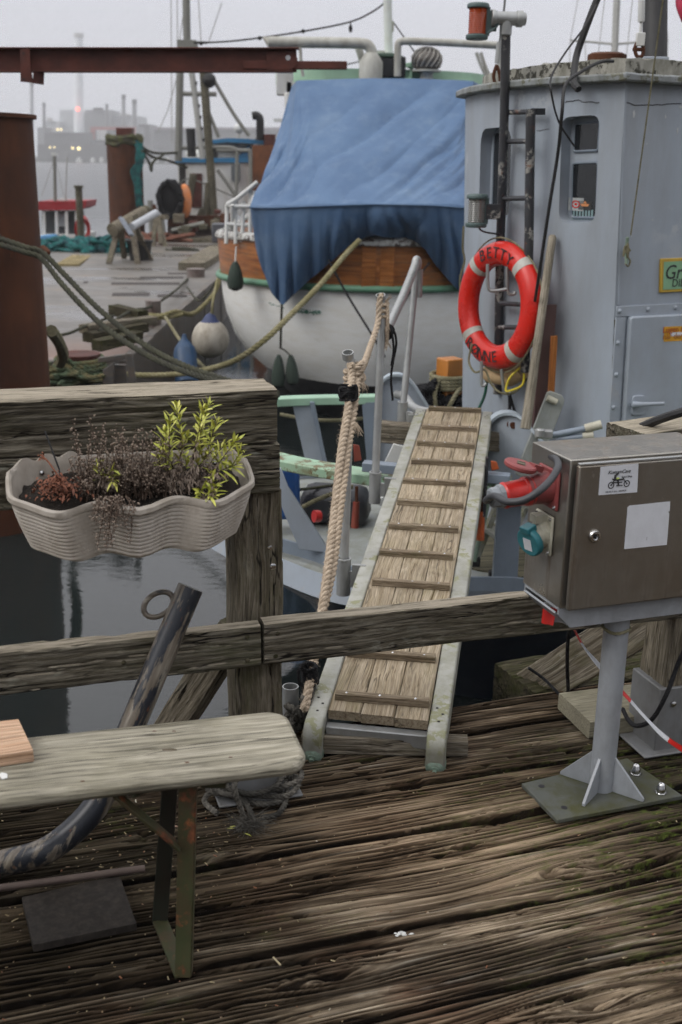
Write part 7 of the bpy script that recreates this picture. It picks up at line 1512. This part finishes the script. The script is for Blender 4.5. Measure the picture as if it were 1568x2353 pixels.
fbx('window', 412, 376, 426, 452, M_inner, FY-.02, .05); fbx('window', 480, 335, 500, 362, M_inner, FY+.4, .05); fbx('window', 505, 333, 545, 350, plain('pale window', (.3, .33, .35), .2), FY+.4, .05)
fbx('door', 440, 398, 464, 476, M_beamr, FY-.03, .06); P_ = rounded([at(532, 376, FY-.03), at(552, 376, FY-.03), at(552, 418, FY-.03), at(532, 418, FY-.03)], .4); part('porthole', slab(P_, V((0, -1, 0)), 0, .05), plain('grey porthole', (.2, .22, .24), .3), fb)
fbx('funnel_casing', 580, 333, 640, 480, paint('rusty orange casing', (.22, .075, .025), .8, .4, (.06, .03, .02), .8, scale=1.5), FY-.6, 2); fbx('funnel', 607, 308, 632, 337, M_beamr, FY-.5, .4)
m2 = MB(); m2.tube(spline([at(x, y, FY-.3) for x, y in ((598, 322), (598, 290), (597, 272), (590, 265), (580, 266))], 5), .11, 12); part('exhaust_pipe', m2, M_black, fb)
fbx('bulwark', 385, 495, 520, 520, M_rust, FY-2.2, .3); fbx('hull', 385, 518, 560, 580, paint('dull brown hull', (.11, .08, .07), .8, .3), FY-2, 1.5); fbx('white_dome', 425, 343, 470, 364, M_white, FY+1, 1, .15)
def fpole(nm, pts, r, m, Y=FY-1, par=None): m2 = MB(); m2.tube([at(x, y, Y) for x, y in pts] if len(pts) == 2 else spline([at(x, y, Y) for x, y in pts], 4), r, 8); return part(nm, m2, m, par or fb)
M_mast = plain('grey mast', (.2, .2, .18), .6); M_mastw = plain('pale mast', (.42, .42, .4), .6); M_pole = wood('mossy pole', (.05, .045, .03), (.11, .1, .07), (.17, .16, .12), 20, 1)
for pts, r, m_ in (([(427, -60), (430, 95)], .1, M_mast), ([(415, 110), (410, 370)], .10, M_mast), ([(441, 165), (466, 365)], .08, M_mastw), ([(468, 165), (497, 565)], .11, M_pole), ([(418, 215), (498, 216)], .06, M_mast)): fpole('mast', pts, r, m_)
for pts, r in (([(484, 170), (535, 258), (573, 312)], .05), ([(475, 245), (503, 315)], .05), ([(500, 390), (525, 425), (545, 455)], .05), ([(545, 455), (430, 410), (410, 460)], .02), ([(410, 340), (505, 338), (540, 342), (545, 360), (543, 480)], .05), ([(498, 345), (562, 346), (575, 358), (576, 480)], .05)): fpole('stay', pts, r, M_mast)
m2 = MB(); m2.box(at(431, 103, FY-1), (.5, .4, .22)); m2.box(at(445, 97, FY-1), (.7, .1, .06)); part('mast_head', m2, M_mast, fb)
for k in range(6): fpole('mast_step', [(446+3.2*k, 190+26*k), (453+3.2*k, 192+26*k)], .05, M_cord)
fpole('antenna', [(438, 295), (441, 360)], .12, M_black); m2 = MB(); m2.sph(at(480, 184, FY-1), .2, 6); part('mast_lamp', m2, M_black, fb)
for pts in ([(430, 95), (385, 255), (362, 305)], [(426, 0), (410, 110)], [(393, -20), (395, 330)], [(407, -20), (409, 200)], [(455, -20), (462, 95)], [(510, 5), (480, 95)]):
    m2 = MB(); m2.tube([at(x, y, FY-1) for x, y in pts], .014, 5); part('rigging_wire', m2, M_mastw, fb)
for pts, lb_ in (([(445, 400), (415, 570)], 0), ([(468, 480), (432, 558)], 0), ([(480, 420), (470, 560)], 0)): fpole('timber_prop', pts, .1, M_pole)
fbx('timber_step', 420, 548, 500, 560, M_oldw, FY-3.5, 1.2)
q = random.Random(21)
for k_ in range(16):      # winch, hatches, boxes and timbers on its working deck
    x = q.uniform(388, 512); y = q.uniform(478, 545); w_ = q.uniform(8, 34); h_ = q.uniform(5, 26)
    fbx('deck_gear', x, y, x+w_, y+h_, q.choice((M_rust, M_pole, M_black, M_beamr, M_oldw)), FY-2.6-q.random()*.8, q.uniform(.1, .5), .02)
for (x0, y0, x1, y1, r_) in ((352, 470, 372, 520, .06), (345, 460, 350, 540, .07), (330, 478, 352, 482, .08), (440, 560, 512, 556, .07), (395, 530, 470, 512, .06), (372, 500, 380, 560, .06)): fpole('timber_prop', [(x0, y0), (x1, y1)], r_, q.choice((M_pole, M_rust, M_mast)), FY-3)
t = thing('grey_box', 'small dark grey box hanging beside the white railing of the cutter', 'box', at(510, 545, 16)); m2 = MB(); m2.box(at(507, 535, 16), (.22, .2, .26)); part('case', m2, plain('dark grey box', (.09, .095, .11)), t, bevel=.02)
t = thing('exhaust_lamp', 'white round top radar mast behind the fishing boat roof', 'radar mast', at(548, 320, 38))
m2 = MB(); m2.tube([at(653, 278, 38), at(653, 322, 38)], .09, 8); m2.tube([at(549, 300, 38), at(549, 322, 38)], .05, 8); part('pole', m2, M_mastw, t); m2 = MB(); m2.box(at(655, 276, 38), (.7, .3, .1)); m2.sph(at(549, 294, 38), .15, 8); part('scanner', m2, M_white, t)
# string wire with hanging bits
m2 = MB(); m2.tube(spline([at(x, y, 20) for x, y in ((445, 98), (520, 95), (600, 86), (700, 71), (800, 51), (850, 30), (886, 4), (900, -20))], 6), .014, 6)
for x, y in ((462, 99), (597, 87), (697, 71)): m2.sph(at(x, y, 20), .035, 4)
m2.tube([at(806, 50, 20), at(806, 62, 20)], .01, 5); m2.sph(at(806, 65, 20), .04, 6, (.8, .8, 1.6)); m2.tube([at(700, 170, 20), at(830, 140, 20)], .01, 5)
single('overhead_wire', m2, M_cord, 'dark wire with small lumps strung from the tripod mast to the pale roof mast', 'wire')
m2 = MB(); m2.tube([at(904, 50, 17), at(975, 150, 17)], .01, 5); single('stay_wire', m2, M_cord, 'thin stay wire slanting down from the pale roof mast to the ventilator', 'wire')
# red topped small boat
RY = 34.; rbt = thing('small_boat', 'small boat with red roof, white window posts and sky blue bow beyond the pontoon', 'boat', at(140, 560, RY))
def rbx(nm, pts, m, Y=RY, th=1.2, bev=0): return part(nm, poly_at(pts, Y, th), m, rbt, bevel=bev)
M_rr = paint('red roof paint', (.3, .02, .025), .5, .15); rbx('roof', [(88, 462), (199, 461), (196, 476), (182, 482), (88, 483)], M_rr, RY-.1, 1.4)
rbx('roof_light', [(135, 456), (150, 456), (150, 462), (135, 462)], M_white, RY, .4)
for x in (97, 126, 149, 172, 182): rbx('window_post', [(x, 482), (x+6, 482), (x+7, 545), (x+1, 545)], M_white, RY-.05, .1)
rbx('cabin', [(96, 484), (185, 484), (188, 545), (98, 545)], plain('dark cabin glass', (.05, .055, .06), .2), RY+.5, .5); rbx('back_window', [(128, 490), (150, 490), (150, 520), (128, 520)], plain('sky lit window', (.38, .4, .42)), RY+.45, .03)
rbx('hull', [(88, 540), (188, 540), (184, 590), (92, 590)], M_white, RY-.2, 2); rbx('bow_cover', [(92, 541), (127, 538), (130, 548), (122, 566), (92, 568)], paint('sky blue canvas', (.1, .3, .55), .6), RY-.5, .3, .03)
for a, b, r_ in (((125, 350), (127, 462), .05), ((154, 360), (151, 462), .02)): m2 = MB(); m2.tube([at(*a, RY), at(*b, RY)], r_, 8); part('mast', m2, M_mast if r_ > .03 else M_mastw, rbt)
m2 = MB(); m2.box(at(125, 354, RY), (.15, .1, .1)); part('mast_lamp', m2, M_white, rbt)
m2 = MB(); m2.tube([at(126, 360, RY), at(150, 462, RY)], .012, 4); m2.tube([at(126, 360, RY), at(96, 450, RY)], .012, 4); part('rigging_wire', m2, M_mastw, rbt)
m2 = MB(); c_ = at(190, 527, RY-.8); m2.lathe([(.30, -.06), (.40, 0), (.30, .06), (.2, 0)], Matrix.Translation(c_) @ Matrix.Rotation(1.2, 4, 'Z') @ Matrix.Rotation(math.pi/2, 4, 'X'), 24, close=True); part('lifebuoy', m2, M_redp, rbt)
m2 = MB(); m2.lathe([(.1, 0), (.1, 1.5), (.13, 1.5), (.13, 1.58)], Matrix.Translation(at(187, 560, RY-1.3)), 10); single('wooden_pile', m2, M_pole, 'slim mossy wooden pile with black cap in front of the red roofed boat', 'pile')
# sailing boat beyond the wheelhouse, flag
sb = thing('sailing_boat', 'white sailing boat whose pale mast and spreaders rise behind the grey wheelhouse', 'boat', at(1415, 400, 19))
for pts, r in (([(1421, -60), (1412, 140), (1408, 260)], .055), ([(1312, 92), (1350, 95), (1412, 101)], .018), ([(1412, 101), (1470, 96), (1536, 92)], .018)): m2 = MB(); m2.tube([at(x, y, 19) for x, y in pts], r, 8); part('mast', m2, M_mastw, sb)
for pts in ([(1332, -20), (1311, 92), (1306, 260)], [(1392, -20), (1375, 130), (1360, 260)], [(1456, -20), (1440, 130), (1430, 260)], [(1525, -20), (1536, 92), (1530, 260)], [(1345, 95), (1350, 260)]): m2 = MB(); m2.tube([at(x, y, 19) for x, y in pts], .008, 4); part('rigging_wire', m2, M_mastw, sb)
m2 = MB(); m2.sph(at(1415, 470, 19)+V((0, 0, -.8)), 1.6, 12, (2.6, 1, .5)); part('hull', m2, M_white, sb)
m2 = MB(); Gf = np.array([[tuple(at(1560+i*7+3*math.sin(j*.5), -60+j*8+i*1.5, 7.0)+V((0, .05*math.sin(i*.9+j*.3), 0))) for i in range(14)] for j in range(15)]); m2.grid(Gf); fl_ = single('flag', m2, plain('crimson flag', (.35, .015, .05), .8), 'crimson flag hanging at the right edge above the wheelhouse', 'flag', sharp=180); sd_ = fl_.modifiers.new('s', 'SOLIDIFY'); sd_.thickness = .004
m2 = MB(); m2.tube([at(1645, -90, 7), at(1650, 250, 7)], .015, 8); single('flag_pole', m2, M_mastw, 'slim pole carrying the crimson flag', 'pole')

# ------------------------------------------------------------------ far shore in the haze
FS = 700.0
m2 = MB(); m2.grid(np.array([[(x, FS-40+y*300, WZ+(1.6 if y == 0 else 3.2)) for x in np.linspace(-700, 700, 20)] for y in range(3)])); m2.box((0, FS-40, WZ), (1400, 2, 3.6)); single('far_shore', m2, paint('shore quay', (.07, .075, .07), .9, .3, scale=.05, bump=0), 'low grey quay along the far shore', 'shore', kind='structure')
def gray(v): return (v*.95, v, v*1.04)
def bld(x0, x1, yt, Y, v, label, extra=(), yb=371, name='factory_building', cat='building', group='power station buildings on the far shore'):
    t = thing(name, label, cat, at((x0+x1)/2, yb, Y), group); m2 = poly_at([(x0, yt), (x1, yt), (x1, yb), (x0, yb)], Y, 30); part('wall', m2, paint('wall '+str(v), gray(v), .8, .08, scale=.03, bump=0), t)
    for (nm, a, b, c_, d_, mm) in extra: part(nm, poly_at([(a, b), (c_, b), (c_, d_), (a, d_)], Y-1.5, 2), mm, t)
    return t
wdk = plain('dark glazing', (.04, .045, .05)); wlt = plain('light cladding', (.5, .5, .5)); rdc = plain('red cladding', (.3, .07, .05))
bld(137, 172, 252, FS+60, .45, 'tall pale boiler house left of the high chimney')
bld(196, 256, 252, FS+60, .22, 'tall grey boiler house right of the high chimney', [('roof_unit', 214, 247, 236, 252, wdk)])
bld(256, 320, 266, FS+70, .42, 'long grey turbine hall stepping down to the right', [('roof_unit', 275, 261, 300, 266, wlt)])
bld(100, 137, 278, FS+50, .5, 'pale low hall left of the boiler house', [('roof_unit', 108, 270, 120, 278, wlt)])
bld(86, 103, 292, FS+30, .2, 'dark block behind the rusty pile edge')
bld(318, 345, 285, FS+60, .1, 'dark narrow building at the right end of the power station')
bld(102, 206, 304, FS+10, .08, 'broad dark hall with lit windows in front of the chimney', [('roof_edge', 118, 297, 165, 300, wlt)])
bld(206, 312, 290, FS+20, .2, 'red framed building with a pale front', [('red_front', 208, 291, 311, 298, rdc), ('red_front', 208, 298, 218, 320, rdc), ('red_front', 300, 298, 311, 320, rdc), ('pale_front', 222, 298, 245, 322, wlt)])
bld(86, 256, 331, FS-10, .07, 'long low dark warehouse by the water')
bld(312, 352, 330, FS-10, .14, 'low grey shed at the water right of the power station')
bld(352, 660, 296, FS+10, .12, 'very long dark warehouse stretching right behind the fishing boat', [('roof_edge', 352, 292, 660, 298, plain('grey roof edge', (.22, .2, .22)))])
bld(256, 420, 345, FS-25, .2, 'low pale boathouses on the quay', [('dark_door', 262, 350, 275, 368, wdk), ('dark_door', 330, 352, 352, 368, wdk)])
def chim(x0, x1, yt, Y, v, label, top=None):
    t = thing('chimney', label, 'chimney', at((x0+x1)/2, 371, Y), 'chimneys of the power station'); r0 = (at(x1, 300, Y)-at(x0, 300, Y)).length/2; a, b = at((x0+x1)/2, 371, Y), at((x0+x1)/2-1, yt, Y)
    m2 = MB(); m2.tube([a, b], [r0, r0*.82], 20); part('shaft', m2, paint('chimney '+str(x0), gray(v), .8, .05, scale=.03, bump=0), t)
    m2 = MB(); m2.tube([b-V((0, 0, 2)), b+V((0, 0, .5))], [r0*.95, r0*.95], 20); part('rim', m2, wlt if top else wdk, t)
    if top: m2 = MB(); m2.sph(at(*top, Y-8), 1.1, 6); part('warning_light', m2, emit('red warning lamp', (1, .12, .08), 4), t)
    return t
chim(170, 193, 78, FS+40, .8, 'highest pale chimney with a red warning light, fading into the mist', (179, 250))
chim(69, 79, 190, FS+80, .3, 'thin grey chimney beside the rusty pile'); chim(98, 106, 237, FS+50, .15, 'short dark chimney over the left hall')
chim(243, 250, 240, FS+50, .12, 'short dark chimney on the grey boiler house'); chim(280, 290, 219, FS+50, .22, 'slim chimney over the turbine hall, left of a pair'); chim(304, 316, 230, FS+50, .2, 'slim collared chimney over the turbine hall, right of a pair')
for k, (x, y, r_) in enumerate(((132, 297, 1.3), (140, 297, 1.3), (115, 338, 1.2), (167, 340, 1.5), (181, 341, 2.2), (125, 338, 1.1))):
    t_ = MB(); t_.sph(at(x, y, FS-15), r_*.42, 6); single('lit_window_lamp', t_, emit('warm lamp %d' % k, (1, .8, .38), 2.2), ('left of two warm lamps high on the broad dark hall', 'right of two warm lamps high on the broad dark hall', 'dim lamp at the left of the low warehouse', 'smaller warm lamp on the low warehouse under the chimney', 'brightest warm lamp on the low warehouse', 'faint lamp on the low warehouse left of the bright pair')[k], 'lamp', 'lamps on the far shore')
for k, (x, w_) in enumerate(((180, 14), (212, 10), (232, 9), (355, 16), (385, 14))):
    t = thing('moored_boat', ('small white boat moored left at the low warehouse', 'tiny white boat moored below the red framed building', 'tiny white boat just left of the distant pile', 'white boat moored right of the distant pile', 'white boat moored by the pale boathouses')[k], 'boat', at(x, 374, FS-50), 'small white boats along the far quay')
    part('hull', poly_at([(x-w_/2, 366), (x+w_/2, 366), (x+w_/2-2, 373), (x-w_/2+2, 373)], FS-60, 3), M_white, t); part('cabin', poly_at([(x-2, 361), (x+3, 361), (x+3, 366), (x-3, 366)], FS-60, 2), M_white, t)

# ------------------------------------------------------------------ the misty air
hz = Mat('misty air'); hz.nt.nodes.remove(hz.b); pv2 = hz.n('ShaderNodeVolumePrincipled'); pv2.inputs['Color'].default_value = (.96, .965, .99, 1); pv2.inputs['Density'].default_value = .0007; pv2.inputs['Anisotropy'].default_value = .0
hz.l(pv2.outputs[0], hz.out.inputs['Volume'])
m2 = MB(); m2.box((0, FS/2+50, 45), (1500, FS+400, 2*48)) ; hzo = single('haze', m2, hz.m, 'pale mist over the harbour', 'mist', kind='stuff')

for o in list(C.objects):
    if o.type == 'MESH' and len(o.data.polygons) == 0: print('EMPTY', o.name)
print('objects', len(C.objects), 'verts', sum(len(o.data.vertices) for o in C.objects if o.type == 'MESH'))
